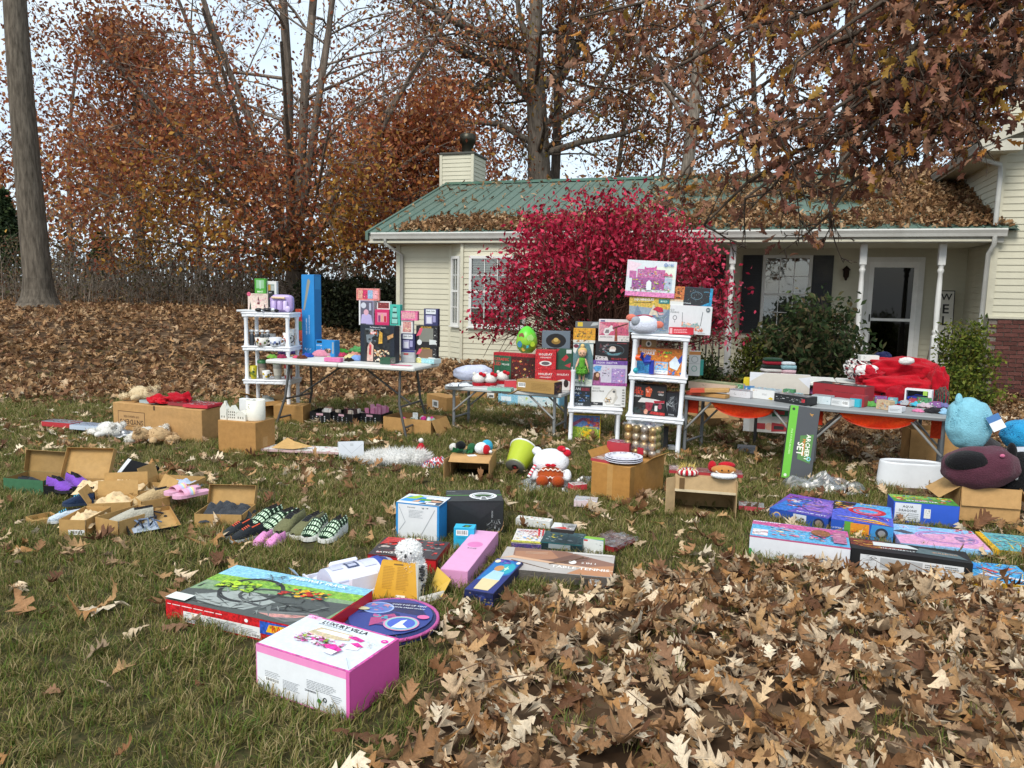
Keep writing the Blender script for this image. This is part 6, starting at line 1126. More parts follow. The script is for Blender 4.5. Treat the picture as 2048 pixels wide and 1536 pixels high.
for c, rad in (((0, 0, .05), (.20, .14, .07)), ((.16, .02, .05), (.13, .12, .06)), ((-.16, 0, .04), (.12, .11, .06))): m.ell(c, rad, 'd8d6d2', 20, 10, amp=.15); fluff(m, c, rad, ['e6e4e0', 'd2d0cc', 'f0eeea'], 1500, .055, 7, .0028)
o = m.build('faux_fur_skirt', 'fur'); o.location = G(792, 928); tag(o, 'heap of shaggy white faux fur in the middle of the lawn', 'faux fur'); FOOT.append((o.location.x, o.location.y, 0, -.28, .28, -.12, .12))
gn = thing('gnome_ornament', 'little red gnome with white pompom standing behind the white fur', 'ornament', G(842, 912), 0); m = MB(); m.lathe([(.06, 0), (.055, .04), (.035, .09), (.012, .13), (0, .135)], 'b0202a', 14); m.build('hat', 'fabric', gn); m = MB(); m.ell((0, 0, .145), (.024, .024, .024), 'e4e0da', 10, 8, amp=.15); m.build('pompom', 'fur', gn); m = MB(); m.ell((0, -.045, .03), (.03, .02, .02), '4a8a3a', 10, 8); m.ell((.05, -.03, .02), (.03, .02, .02), 'c8a070', 8, 6); m.build('trim', 'fabric', gn)
m = MB(); m.lathe([(0, 0), (.085, 0), (.09, .012), (.07, .025), (0, .03)], 'd8dcde', 20); o = m.build('cushion', 'fabric'); o.location = G(845, 928); tag(o, 'small round white cushion beside the red gnome', 'cushion')
crumple('fabric_pieces', 'crumpled red blue and white patterned cloth left of the ornament carton', 'cloth', G(872, 932), .2, .26, .2, .09, 'c8ccd4', 31, 'fabric', ['b03040', 'd8dade', '3a5a90', 'c85060', 'e0e0e0'])
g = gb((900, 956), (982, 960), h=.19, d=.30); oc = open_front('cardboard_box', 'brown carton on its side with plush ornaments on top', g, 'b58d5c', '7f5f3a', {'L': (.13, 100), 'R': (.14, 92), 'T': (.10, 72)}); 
pf = thing('feather_ornament', 'green feather and black ball ornament on the ornament carton', 'ornament', onbox(g, -.22, .3), 0); m = MB(); r_ = random.Random(3)
for k in range(90): a = r_.uniform(0, 6.3); L = r_.uniform(.05, .11); m.add([(0, 0, .01), (L * math.cos(a) + .01, L * math.sin(a) * .6, r_.uniform(.01, .05)), (L * math.cos(a), L * math.sin(a) * .6 + .008, .01)], [(0, 1, 2)], r_.choice(['1f6a3a', '2a7a44', '17502c']))
m.build('feathers', 'fur', pf); m = MB(); m.ell((-.03, .06, .05), (.045, .04, .04), '17181a', 12, 8, amp=.1); m.build('ball', 'plush', pf); m = MB(); m.ell((-.09, .07, .035), (.035, .035, .035), 'd0ccc4', 10, 8, amp=.1); m.build('white_ball', 'plush', pf)
ph = thing('plush_ornament', 'blue and white plush with red cap on the ornament carton', 'ornament', onbox(g, .22, .3), .3); m = MB(); m.ell((0, 0, .05), (.06, .05, .05), 'd8dce0', 14, 10); m.build('head', 'plush', ph); m = MB(); m.ell((.05, .02, .06), (.05, .05, .055), '3aa0c0', 14, 10); m.build('scarf', 'plush', ph); m = MB(); m.ell((.03, -.035, .045), (.035, .03, .04), 'b81c28', 12, 8); m.ell((.06, -.06, .03), (.014,) * 3, 'e8e6e2', 8, 6); m.build('cap', 'plush', ph); m = MB(); m.ell((-.07, .05, .045), (.04, .035, .04), '2a5a3a', 10, 8); m.build('ear', 'plush', ph)
m = MB(); m.box(-.035, -.025, 0, .035, .025, .003, 'e0e2e4'); o = m.build('price_tag', 'matte'); o.location = onbox(g, .02, .06); o.rotation_euler = (0, 0, .4); tag(o, 'white paper price tag on the ornament carton', 'tag')
# lime bucket lying over
bk = thing('bucket', 'lime green tin bucket tipped over on the grass', 'bucket', G(1030, 958) + Vector((0, .06, .085)), 0, rot=(R(-56), 0, R(-24))); m = MB(); m.lathe([(.085, 0), (.118, .21)], 'a6b423', 32, caps=False); m.lathe([(.080, .004), (.112, .21)], '8c9c20', 32, caps=False); m.build('wall', 'plastic', bk); m = MB(); m.lathe([(0, .0), (.083, .0), (.088, .008)], 'b2b6b8', 32); m.build('bottom', 'metal', bk); m = MB(); m.lathe([(.117, .205), (.124, .207), (.124, .216), (.117, .218)], 'dcdcd6', 32, caps=False); m.build('rim', 'plastic', bk); m = MB(); m.add([(.03 * math.cos(a), .03 * math.sin(a), -.003) for a in np.linspace(0, 6.28, 16)[:-1]][::-1], [tuple(range(15))], '2c2a2c'); m.add([(.012 * math.cos(a), .012 * math.sin(a) , -.005) for a in np.linspace(0, 6.28, 16)[:-1]][::-1], [tuple(range(15))], 'b02030'); m.build('sticker', 'print', bk); FOOT.append((G(1038, 950).x, G(1038, 950).y, 0, -.1, .14, -.05, .2))
# sitting white plush in a brown dress
kp = thing('plush_toy', 'white headed plush in a gingerbread brown dress with red bow', 'plush', G(1100, 978), R(-4), rot=(R(-35), 0, R(-4))); FOOT.append((G(1100, 978).x, G(1100, 978).y, 0, -.18, .18, -.06, .14))
m = MB(); m.ell((0, .02, .24), (.145, .085, .105), 'e4e6ea', 24, 16); m.build('head', 'plush', kp)
m = MB(); m.ell((0, .0, .10), (.115, .08, .085), 'a34a22', 22, 14); m.build('dress', 'plush', kp)
m = MB(); m.tube([(-.11 + .22 * i / 12, -.062 - .03 * math.sin(math.pi * i / 12), .125 + .008 * (-1) ** i) for i in range(13)], .005, 'ece6dc', 6); m.tube([(-.1 + .2 * i / 12, -.06 - .03 * math.sin(math.pi * i / 12), .06 + .008 * (-1) ** i) for i in range(13)], .005, 'ece6dc', 6); m.build('icing_trim', 'fabric', kp)
for sx in (-1, 1):
    m = MB(); m.ell((sx * .06, -.075, .035), (.05, .055, .045), 'a8481f', 14, 10); m.ell((sx * .06, -.06, .06), (.052, .045, .02), 'e8e4de', 14, 8); m.build('foot', 'plush', kp); m = MB(); m.ell((sx * .13, -.02, .11), (.035, .035, .05), 'e4e6ea', 12, 8); m.build('arm', 'plush', kp); m = MB(); m.ell((sx * .115, .02, .325), (.04, .03, .035), 'e4e6ea', 12, 8); m.build('ear', 'plush', kp)
m = MB(); m.ell((.08, -.03, .33), (.035, .025, .025), 'b81c2c', 12, 8); m.ell((.125, -.02, .30), (.035, .025, .03), 'b81c2c', 12, 8); m.ell((.10, -.045, .315), (.014, .014, .014), 'c83040', 8, 6); m.ell((-.02, -.08, .165), (.025, .012, .013), 'b81c2c', 8, 6); m.ell((.02, -.08, .165), (.025, .012, .013), 'b81c2c', 8, 6); m.build('bow', 'fabric', kp)
m = MB(); pts = [(-.17 + .05 * i / 8, -.06, .07 + .10 * i / 8) for i in range(9)]
for i in range(8): m.tube([pts[i], pts[i + 1]], .013, 'd04a5a' if i % 2 else 'ece6e4', 8)
m.build('candy_cane', 'fabric', kp)
def film_bag(name, label, loc, yaw, sx, sy, h, seed):
    m = MB(); m.grid(lambda u, v: (sx * (u - .5) + .03 * mnoise.noise((u * 6, v * 6, seed)), sy * (v - .5) + .03 * mnoise.noise((u * 6, v * 6, seed + 4)), .005 + h * (math.sin(math.pi * u) * math.sin(math.pi * v)) ** .5 * (.6 + .7 * mnoise.noise((u * 5, v * 5, seed + 2)) + .3 * mnoise.noise((u * 13, v * 13, seed)))), 30, 30, 'ffffff', smooth=False); o = m.build(name, 'bag_film'); o.location = loc; o.rotation_euler = (0, 0, yaw); return tag(o, label, 'plastic')
film_bag('plastic_bag', 'clear crumpled plastic under the white headed plush', G(1090, 975), .1, .42, .3, .09, 1); film_bag('plastic_bag', 'clear plastic sleeve lying left of the plate carton', G(1165, 968), .7, .4, .16, .07, 2); film_bag('plastic_sheet', 'large crumpled clear plastic sheet behind the race set boxes', G(1648, 978), -.2, .62, .34, .13, 3)
flat_pack('gift_pack', 'red and white candy pack beside the plate carton', G(1160, 985) + Vector((0, 0, .02)), .4, .12, .09, .04, 'c8404a', [('bg', 'd8c8c4'), ('n', .05, .05, .95, .95, 10, ['c03040', 'e8e0dc'], .15)])
flat_pack('snack_pack', 'small white tray pack lying in front of the plate carton', G(1170, 1020) + Vector((0, 0, .02)), -.2, .16, .12, .045, 'd4c0c4', [('bg', 'd8d8dc'), ('n', .05, .05, .95, .5, 10, ['d08a98', 'e4e0e0'], .12)])
# big brown carton with plates
g = gb((1181, 992), (1258, 1008), tl=(1182, 922), d=.56); g = (g[0], g[1], g[2], .56, g[4]); pc = carton('cardboard_box', 'tall brown carton carrying plates and gold baubles', 'box', g, 'a8793f', 'card', amat='card', F=[('r', .42, .0, .56, 1, 'b0864e')], R=[('r', .0, .0, .12, 1, '98703c')]); 
m = MB(); panel(m, (-g[2] / 2, .02, g[4]), (0, g[3] - .05, 0), (-.05, 0, .07), 'a8793f'); panel(m, (g[2] / 2, .25, g[4]), (0, .28, 0), (.05, 0, .04), 'b58a52'); m.build('flap', 'card', pc)
pl = onbox(g, .12, .22); 
for k in range(3): m = MB(); m.lathe([(0, .004), (.10, .004), (.135, .018), (.142, .022), (.135, .024), (.10, .010), (0, .009)], 'd6d6e0', 40, Matrix.Scale(1, 4)); rt = thing('plate', ('bottom', 'middle', 'top')[k] + ' white plate of the stack on the brown carton', 'plate', pl + Vector((0, 0, .014 * k)), k * .6, 'stacked white plates'); m.build('dish', 'plastic', rt); m = MB(); r_ = random.Random(k)
else: pass
for q in range(26): a = q / 26 * 6.283 + r_.uniform(-.1, .1); rr_ = r_.uniform(.105, .125); M = Matrix.Translation((rr_ * math.cos(a), rr_ * math.sin(a), .0235)) @ Matrix.Rotation(r_.uniform(0, 3), 4, 'Z'); m.add([(-.014, 0, 0), (0, .006, 0), (.014, 0, 0), (0, -.006, 0)], [(0, 1, 2, 3)], r_.choice(['5a5a52', '7a6a5a', '6a7260', '3d3d3a']), M)
m.build('garland_print', 'matte', rt)
bp = thing('bauble_pack', 'clear pack of gold and champagne baubles on the brown carton', 'ornaments', onbox(g, .12, .62), g[1]); BC = ['b89a6a', 'c8a878', 'a08a62', 'd0c4b4', 'c8b8a0', 'b0a498', 'c09a5e']; r_ = random.Random(9)
for i in range(4):
    for j in range(4):
        for k in range(2): m = MB(); m.ell((-.105 + i * .07, .035 + k * .07, .035 + j * .06), (.034,) * 3, r_.choice(BC), 14, 10); m.build('bauble', 'metal', bp)
m = MB(); m.box(-.145, -.005, 0, .145, .145, .262, 'ffffff', bev=.01); m.build('clear_box', 'film', bp); m = MB(); m.box(-.0, -.008, .03, .05, -.005, .08, 'a82030'); m.build('label', 'print', bp)
flat_pack('gift_pack', 'red patterned gift pack standing by the bauble pack', onbox(g, -.35, .55), g[1] + .2, .18, .12, .10, 'a8303c', [('bg', 'b03a48'), ('n', .05, .05, .95, .95, 12, ['d8b8b8', '902030', 'e0d4d0'], .12)]); flat_pack('gift_pack', 'red and tan ornament card at the corner of the brown carton', onbox(g, -.3, .02), g[1], .16, .22, .02, 'a83a40', [('bg', 'b89080'), ('n', .05, .05, .95, .95, 12, ['a83040', 'd8d0c8', '8a6a5a'], .14), ('e', .3, .3, .2, .12, 'e0dcd6')])
# carton on its side at the centre right
g = gb((1347, 1027), (1470, 1037), h=.27, d=.24); oc = open_front('cardboard_box', 'brown carton on its side with gingerbread plush on top', g, 'b59972', '8f7550', {'L': (.08, 135), 'R': (.03, 95), 'T': (.10, 4)}); m = MB(); m.box(-g[2] / 2 + .03, -.012, g[4] - .09, -g[2] / 2 + .065, -.0085, g[4] - .01, '6a5236'); m.box(-g[2] / 2, -.012, g[4] - .105, g[2] / 2, -.0075, g[4] - .088, 'c8b89a'); m.build('flap_print', 'card', oc)
hd = thing('knit_headband', 'red and white knitted wreath on the right hand carton', 'ornament', onbox(g, -.30, .15), 0); m = MB(); 
for k in range(22): a0, a1 = k / 22 * 6.283, (k + 1) / 22 * 6.283; m.tube([(.055 * math.cos(a0), .045 * math.sin(a0), .025), (.055 * math.cos(a1), .045 * math.sin(a1), .025)], .02, 'b81c2c' if k % 2 else 'e4ded6', 8)
m.build('ring', 'fabric', hd); m = MB(); fluff(m, (0, .01, .045), (.05, .03, .02), ['d8c47a', 'c8b060'], 120, .04, 3, .004); m.build('yarn', 'fur', hd)
gm = thing('gingerbread_plush', 'gingerbread man plush face on the right hand carton', 'plush', onbox(g, .28, .1), -.1); m = MB(); m.ell((0, 0, .06), (.085, .06, .03), 'b87a3e', 20, 10); m.build('head', 'plush', gm); m = MB(); m.ell((0, -.02, .025), (.09, .06, .025), 'd8dade', 20, 10); m.build('collar', 'plush', gm); m = MB(); m.tube([(.06 * math.cos(a), -.05 - .008 * math.sin(a), .062 + .018 * math.sin(a)) for a in np.linspace(3.3, 6.1, 9)], .004, 'efe6d8', 6); m.ell((-.022, -.058, .068), (.006, .006, .006), '1c1815', 8, 6); m.ell((.022, -.058, .068), (.006, .006, .006), '1c1815', 8, 6); m.build('icing', 'fabric', gm); m = MB(); m.ell((-.07, .05, .07), (.03, .03, .04), 'b01c28', 10, 8); m.ell((.03, .06, .08), (.06, .03, .025), 'b01c28', 10, 8); m.build('cap', 'plush', gm)
flat_pack('gift_pack', 'red foil gift pack between wreath and gingerbread plush', onbox(g, .0, .3), g[1], .5, .14, .02, 'a02c34', [('bg', '9a6a64'), ('n', .05, .05, .95, .95, 18, ['b03040', 'c8b8b0', '7a4a44'], .1)])
flat_pack('gift_pack', 'clear pack with red edge lying right of the gingerbread carton', G(1502, 1030) + Vector((0, 0, .03)), -.3, .17, .12, .03, 'b0404a', [('bg', 'a8a8a4'), ('n', .05, .05, .95, .95, 10, ['d8d8d4', '8a8a86', 'b03a44'], .15)])
carton('product_box', 'small grey striped box alone on the grass under the table', 'box', gb((1474, 906), (1512, 909), tl=(1474, 893), d=.12), '8f9194', 'print', F=[('bg', '8a8c90'), ('n', .05, .1, .95, .9, 8, ['b8bcc0', '6a6c70', 'd0d0d0'], .1, 'r')], T=[('bg', '9a9ca0'), ('n', .05, .1, .95, .9, 10, ['c8ccd0', '6a6c70', '4a4c50'], .1, 's')])
# under the tall shelf
carton('product_box', 'flat black monitor box standing under the tall shelf', 'box', st(1259, 912, 1333, 853, 7.15, .09, -14), '131519', 'print', F=[('bg', '14161b'), ('ring', .08, .88, .035, .06, .006, 'd8dade'), ('t', 'nibox', .2, .88, .06, 'd8dade', .16)])
carton('product_box', 'small white carton behind the foot of the tall shelf', 'box', st(1336, 910, 1352, 893, 7.2, .1), 'c8cacc', 'card'); carton('product_box', 'small white carton between the two shelves on the grass', 'box', st(1200, 893, 1218, 880, 7.6, .1), 'c4c8ca', 'card')
carton('game_box', 'yellow bordered game box standing under the short shelf', 'box', st(1141, 887, 1200, 829, 7.6, .07, -6), 'cfae2a', 'print', F=[('bg', 'd8b62c'), ('r', .03, .03, .97, .97, '8aa83a'), ('p', [(.03, .6), (.97, .5), (.97, .97), (.03, .97)], '5a7ab0'), ('p', [(.03, .55), (.4, .8), (.97, .55), (.97, .7), (.4, .9), (.03, .7)], '8a4a6a'), ('n', .05, .1, .95, .6, 20, ['a8c84a', '6a9a3a', 'd0c03a', 'c8dc8a', 'e0c83a'], .12, 's'), ('n', .4, .2, .8, .5, 8, ['e0c02a', 'd0a81c'], .1), ('n', .5, .6, .95, .9, 9, ['c86a3a', 'b83a4a', '7a4a8a'], .1), ('r', .1, .03, .9, .09, 'e8e4d8'), ('t', 'TRADING CARDS', .5, .06, .05, '3a3a30', .7)])

# ------------------------------------------------------------------ right hand group on the grass
BLU = '2450a8'
carton('toy_box', 'blue and purple race track box nearest the archery box', 'box', gb((1537, 1040), (1655, 1063), h=.085, d=.48), BLU, 'print', F=[('bg', '2048a0'), ('e', .14, .5, .07, .32, 'c8a878'), ('e', .14, .5, .05, .22, '3a62b8'), ('r', .42, .08, .64, .92, 'c8ccd4'), ('n', .45, .2, .62, .8, 5, ['2a2a2e', '55555a'], .08), ('e', .85, .5, .09, .4, '20284a'), ('e', .85, .5, .06, .26, '8a7a70')],
    T=[('bg', '5a4aa8'), ('p', [(0, .7), (.5, .98), (0, .98)], '7a3aa0'), ('p', [(0, 0), (.3, .0), (.5, .6), (.1, .7)], '2a6ac0'), ('p', [(.4, .2), (.98, .3), (.98, .9), (.5, .85)], '8a6ac0'), ('n', .08, .3, .5, .85, 18, ['b83a3a', '3a3a48', '2f7ac8', 'd0c8d0', '5a2a60'], .08), ('n', .4, .2, .95, .9, 20, ['a05ac0', 'd0a050', '3a4aa0', 'c88ad0', '2f3a80'], .07, 's'), ('t', 'RESCUE CITY', .7, .06, .06, 'e0e4f0', .5)])
carton('toy_box', 'blue loop racing box with yellow arrows beside the archery race set', 'box', gb((1660, 1068), (1785, 1086), h=.10, d=.50), '2a3aa8', 'print', F=[('bg', '2250b0'), ('t', 'LOOP RACE', .12, .5, .12, 'd0d8e8', .2), ('p', [(.22, 0), (.42, 0), (.36, 1), (.22, 1)], '5a9a3a'), ('r', .32, .15, .62, .95, 'd88a28'), ('n', .34, .2, .6, .9, 6, ['d8542a', 'e8c030'], .1, 'r'), ('p', [(.62, 0), (1, 0), (1, 1), (.66, 1)], '3a8ac8'), ('e', .82, .5, .1, .35, '2a3040'), ('e', .82, .5, .06, .2, '8a8a90')],
    T=[('bg', '4a5ac0'), ('p', [(0, .5), (.5, .98), (0, .98)], '1c1c22'), ('p', [(.3, .5), (.98, .4), (.98, .98), (.4, .98)], '4a9ad0'), ('ring', .58, .6, .32, .2, .03, 'b82030'), ('ring', .6, .6, .22, .12, .02, 'd85060'), ('n', .02, .6, .35, .95, 12, ['d8d0c8', 'd0a030', 'b83a2a', '2a2a30'], .07), ('p', [(.05, .2), (.7, .14), (.95, .08), (.7, .2)], 'e0b83a'), ('p', [(.2, .1), (.8, .03), (.97, .0), (.8, .1)], 'e0902a'), ('n', .5, .2, .95, .4, 10, ['c83a3a', 'd8c8d8', '5a3aa0'], .06, 's'), ('t', 'TURBO', .6, .9, .07, 'e0c83a', .3)])
carton('toy_box', 'tall bright blue box with white AQUA DRAGONS label', 'box', gb((1785, 1043), (1916, 1055), tl=(1777, 1002), d=.20), '2450b8', 'print', F=[('bg', '2a56be'), ('r', .02, .1, .42, .95, 'd0d4d8'), ('t', 'AQUA', .22, .78, .14, '2a2a2c', .2), ('t', 'DRAGONS', .22, .6, .12, '2a2a2c', .3), ('fine', .04, .14, .20, .5, 4, '8a8e92'), ('fine', .23, .14, .4, .5, 4, '8a8e92'), ('r', .47, .3, .57, .75, 'd8d8d4'), ('n', .48, .32, .56, .72, 6, ['2a2a2a'], .03, 'r')], T=[('bg', '4a8a3a'), ('p', [(0, .5), (1, .7), (1, .98), (0, .98)], '7aa84a'), ('n', .05, .2, .95, .9, 22, ['c8402a', 'e0b030', 'd8d0c8', '3a70b0', 'a82a3a'], .1), ('t', 'SPRINGSTER', .45, .2, .2, 'e8e8dc', .5)], R=[('bg', '1f48a8')])
carton('toy_box', 'white fronted candy coloured craft box half buried in leaves', 'box', gb((1497, 1112), (1698, 1140), tl=(1500, 1070), d=.32), 'd2d4da', 'print', F=[('bg', 'd4d6dc'), ('r', 0, .93, 1, 1, 'b0507a'), ('p', [(0, 0), (.08, 0), (.02, .4), (0, .4)], '4a9a5a')], T=[('bg', '5aa4cc'), ('p', [(0, .75), (1, .6), (1, .98), (0, .98)], 'c05a90'), ('r', .02, .08, .18, .45, 'd8d4d4'), ('n', .02, .1, .18, .4, 6, ['c86a7a', 'a8a0a0'], .05), ('n', .2, .15, .8, .8, 34, ['d05a80', 'e0a0a8', 'c83a5a', '5a4a8a', 'e8c8a0', 'd8d8e0'], .06, 'r'), ('e', .72, .6, .1, .2, '8a5a3a'), ('n', .6, .15, .95, .5, 8, ['d86a9a', '6a3a5a', 'e8d0d8'], .07), ('t', 'SWEET SHOP', .16, .88, .12, 'f0f0f0', .3), ('r', .84, .1, .97, .75, 'a86a8a'), ('n', .84, .1, .97, .75, 6, ['d8a0b0', '6a3a4a'], .05, 'r')])
carton('toy_box', 'long black remote control car box half buried in leaves', 'box', gb((1700, 1136), (1943, 1170), tl=(1702, 1096), d=.20), '121316', 'print', F=[('bg', '141518'), ('r', .08, .0, .93, .78, 'd2d4d6'), ('n', .1, .35, .22, .75, 8, ['1a1a1c', '3a3a3c'], .05, 's'), ('r', .25, .25, .6, .72, 'a8aaac'), ('fine', .62, .4, .76, .7, 3, '55585a'), ('fine', .78, .45, .9, .72, 3, '3a3c3e'), ('r', .8, .1, .91, .25, '1c1c1e')], T=[('bg', '1b1c20'), ('p', [(0, .4), (.2, .2), (.5, .5), (.3, .95), (0, .98)], '6a2a22'), ('n', .03, .3, .28, .9, 10, ['c8882a', 'd8b44a', '8a3a22'], .06, 's'), ('p', [(.2, .5), (.6, .6), (.5, .9), (.2, .85)], 'c8cccc'), ('p', [(.55, .3), (.97, .2), (.9, .6), (.6, .8)], '55666a'), ('t', 'THUNDERBOLT', .4, .35, .14, 'd0d4d4', .3), ('t', 'BULLDOG', .8, .5, .16, 'c89a7a', .2)])
carton('toy_box', 'flat pink and sky blue puzzle box at the right', 'box', gb((1800, 1102), (1985, 1122), h=.05, d=.42), 'a8a0cc', 'print', F=[('bg', '86b8dc')], T=[('bg', '8ab8e0'), ('p', [(0, 0), (1, .1), (1, .85), (.4, .6), (0, .4)], 'd49aba'), ('ring', .6, .5, .36, .3, .014, 'b080b8'), ('ring', .6, .5, .32, .26, .01, '9a70a8'), ('ring', .45, .52, .14, .16, .01, 'a880b0'), ('n', .7, .35, .92, .6, 8, ['7a6a98', 'b894b8', '8a98c0'], .07), ('p', [(0, .6), (.15, .5), (.25, .56), (.12, .7)], '4a4a58'), ('n', .1, .75, .5, .95, 8, ['d86a8a', 'e8e0ec', 'c84a6a'], .05, 's'), ('n', .75, .8, .98, .98, 6, ['d0405a', 'e8c0cc'], .05)])
carton('puzzle_box', 'yellow edged blue aircraft puzzle box at the right edge', 'box', gb((1950, 1178), (2085, 1192), h=.04, d=.34), 'd0a422', 'print', F=[('bg', 'd8a820')], T=[('bg', '3f9ad0'), ('r', 0, 0, 1, .05, 'd8a820'), ('p', [(.1, .9), (.5, .5), (.55, .55), (.2, .98)], 'c83a2a'), ('p', [(.2, .4), (.9, .2), (.92, .28), (.3, .5)], 'd8d8dc'), ('n', .1, .2, .95, .95, 26, ['c8402a', 'e0c04a', '2a70a8', '8ac8e0', 'd87a2a', '3a3a4a'], .09, 's'), ('e', .2, .75, .16, .15, '2a7ac0')])
carton('puzzle_box', 'teal and yellow aircraft puzzle box behind the blue one at the right edge', 'box', gb((1985, 1110), (2100, 1122), h=.035, d=.36), 'd0a422', 'print', F=[('bg', 'd8a820')], T=[('bg', '5aa8b0'), ('r', 0, 0, .12, 1, 'd8a820'), ('n', .1, .1, .95, .95, 26, ['3a5a70', '9ac0c0', 'c8b04a', '7a8a8a', '2a6a88', 'b85a3a'], .1, 's')])
# archery box leaning back against the table
a_ = G(1562, 957); b_ = G(1622, 961); yw = math.atan2((b_ - a_).y, (b_ - a_).x); wq = (b_ - a_).length
ar = carton('archery_box', 'tall charcoal box with green edge lettered ARCHERY SET leaning on the table', 'box', ((a_ + b_) / 2, yw, wq, .06, .62), '3b3e42', 'print', tilt=(R(-14), R(6)), F=[('bg', '3e4145'), ('r', 0, 0, .27, 1, '5fae2a'), ('e', .12, .95, .05, .02, '1d2a1a'), ('e', .12, .04, .05, .02, 'd0d8c8'), ('t', 'FOR YOUNG ARCHERS', .15, .5, .03, 'b8dc98', .35, 270), ('p', [(.44, .28), (.88, .24), (.90, .64), (.46, .60)], '4a7a3a'), ('t', 'ARCHERY', .74, .45, .16, 'e8e6da', .36, 270), ('t', 'PREMIUM', .60, .45, .06, 'd87a2a', .22, 270), ('t', 'SET', .50, .42, .15, 'e8e6da', .18, 270), ('ring', .82, .30, .07, .03, .006, '6ac0d0'), ('t', 'Jr', .74, .90, .05, 'd89a3a', .08, 270)], R=[('bg', '15161a')]); FOOT.append((a_.x + .12, a_.y, yw, -.1, .14, 0, .12))
# white lobed stool
ws = thing('plastic_stool', 'white figure eight shaped plastic stool under the right hand table', 'stool', G(1832, 978) + Vector((0, .1, 0)), R(-12)); FOOT.append((G(1832, 978).x, G(1832, 978).y + .1, 0, -.24, .24, -.13, .13)); out8 = []
for k in range(48): a = k / 48 * 6.283; r8 = .16 * (1 + .28 * math.cos(2 * a)); out8.append((r8 * 1.25 * math.cos(a), r8 * .85 * math.sin(a)))
m = MB(); n = 48
rings = [(1.03, 0), (1.0, .02), (.95, .19), (.93, .205), (.88, .205), (.86, .19)]; vs_ = [(x * s_, y * s_, z) for s_, z in rings for x, y in out8]; m.add(vs_, [(i * n + k, i * n + (k + 1) % n, (i + 1) * n + (k + 1) % n, (i + 1) * n + k) for i in range(len(rings) - 1) for k in range(n)], 'd2d4d6', smooth=True); m.build('body', 'plastic', ws); m = MB(); m.add([(x * .87, y * .87, .192) for x, y in out8], [tuple(range(n))], 'b8babc'); m.build('seat', 'plastic', ws)
# plush pillows and their carton at the right edge
g = gb((1917, 1040), (2037, 1049), h=.24, d=.30); open_top('cardboard_box', 'brown carton overflowing with dark plush at the right edge', g, 'b99260', KIN, flaps={'F': (.13, -83), 'L': (.16, -35), 'R': (.12, -60)})
def pillow(name, label, loc, rad, col, rot=(0, 0, 0), nub=None, pw=.85, extra=()):
    root = thing(name, label, 'plush', loc, rot=rot); m = MB(); m.ell((0, 0, 0), rad, col, 40, 28, pw=pw, amp=.09, freq=2.2); fluff(m, (0, 0, 0), rad, [col, col], 2600, .014, 5, .004) if pw < .84 or rad[0] < .2 else None; m.build('body', 'plush', root)
    for nm, c, rr2, cc in extra: m = MB(); m.ell(c, rr2, cc, 20, 14); m.build(nm, 'plush', root)
    return root
pp = inb(g, -.02, .35, g[4])
pillow('plush_pillow', 'large plum plush pillow with black furry patch in the right hand carton', pp + Vector((-.06, -.03, .13)), (.235, .15, .145), '55303c', (0, R(-8), R(-15)), extra=(('furry_patch', (-.08, -.055, .06), (.15, .105, .075), '171618'), ('cheek', (.10, -.125, .10), (.016, .012, .012), 'c86a8a'), ('ear', (.2, .0, .10), (.03, .03, .06), '1a181a')))
pillow('plush_pillow', 'black plush with white oval tag at the right edge', pp + Vector((.21, .02, .10)), (.17, .14, .16), '161618', (0, 0, .3), extra=(('white_stripe', (.02, -.02, .15), (.12, .05, .02), 'b8bcc4'), ('tag', (-.115, -.115, .0), (.016, .01, .035), 'd8dadc')))
pillow('plush_pillow', 'big pale aqua plush pillow leaning on the right hand table end', D(1938, 848, 5.75), (.175, .13, .20), '7fb9c9', (R(-10), R(8), R(20)), pw=.8, extra=(('ear', (-.12, 0, .17), (.03, .025, .06), '7fb9c9'),))
pillow('plush_pillow', 'bright blue plush pillow cut by the right edge', D(2048, 872, 5.7), (.16, .13, .12), '2f93c4', (0, R(10), 0), extra=(('pink_nose', (-.02, -.12, -.04), (.05, .02, .012), 'c88ab0'),))
m = MB(); m.box(-.05, 0, -.06, .05, .003, .06, 'd8dce2'); m.box(-.05, -.001, .01, .05, .0, .06, '3a6aa0'); o = m.build('price_tag', 'print'); o.location = D(1992, 845, 5.6); o.rotation_euler = (R(-20), R(-25), 0); tag(o, 'blue and white cardboard hang tag between the two blue plush pillows', 'tag')
m = MB(); heap(m, (0, 0, 0), (.22, .16, .30), '2c2a2c', 1, .2); o = m.build('dark_bag', 'fabric'); o.location = G(1990, 960) + Vector((.12, .35, 0)); tag(o, 'dark fabric bag behind the plum plush pillow', 'bag')
open_top('cardboard_box', 'tall brown carton hidden behind the aqua plush pillow', foot(((G(1935, 960) + Vector((-.05, .45, 0))), R(-15), .40, .3, .34)), 'a98252', KIN)
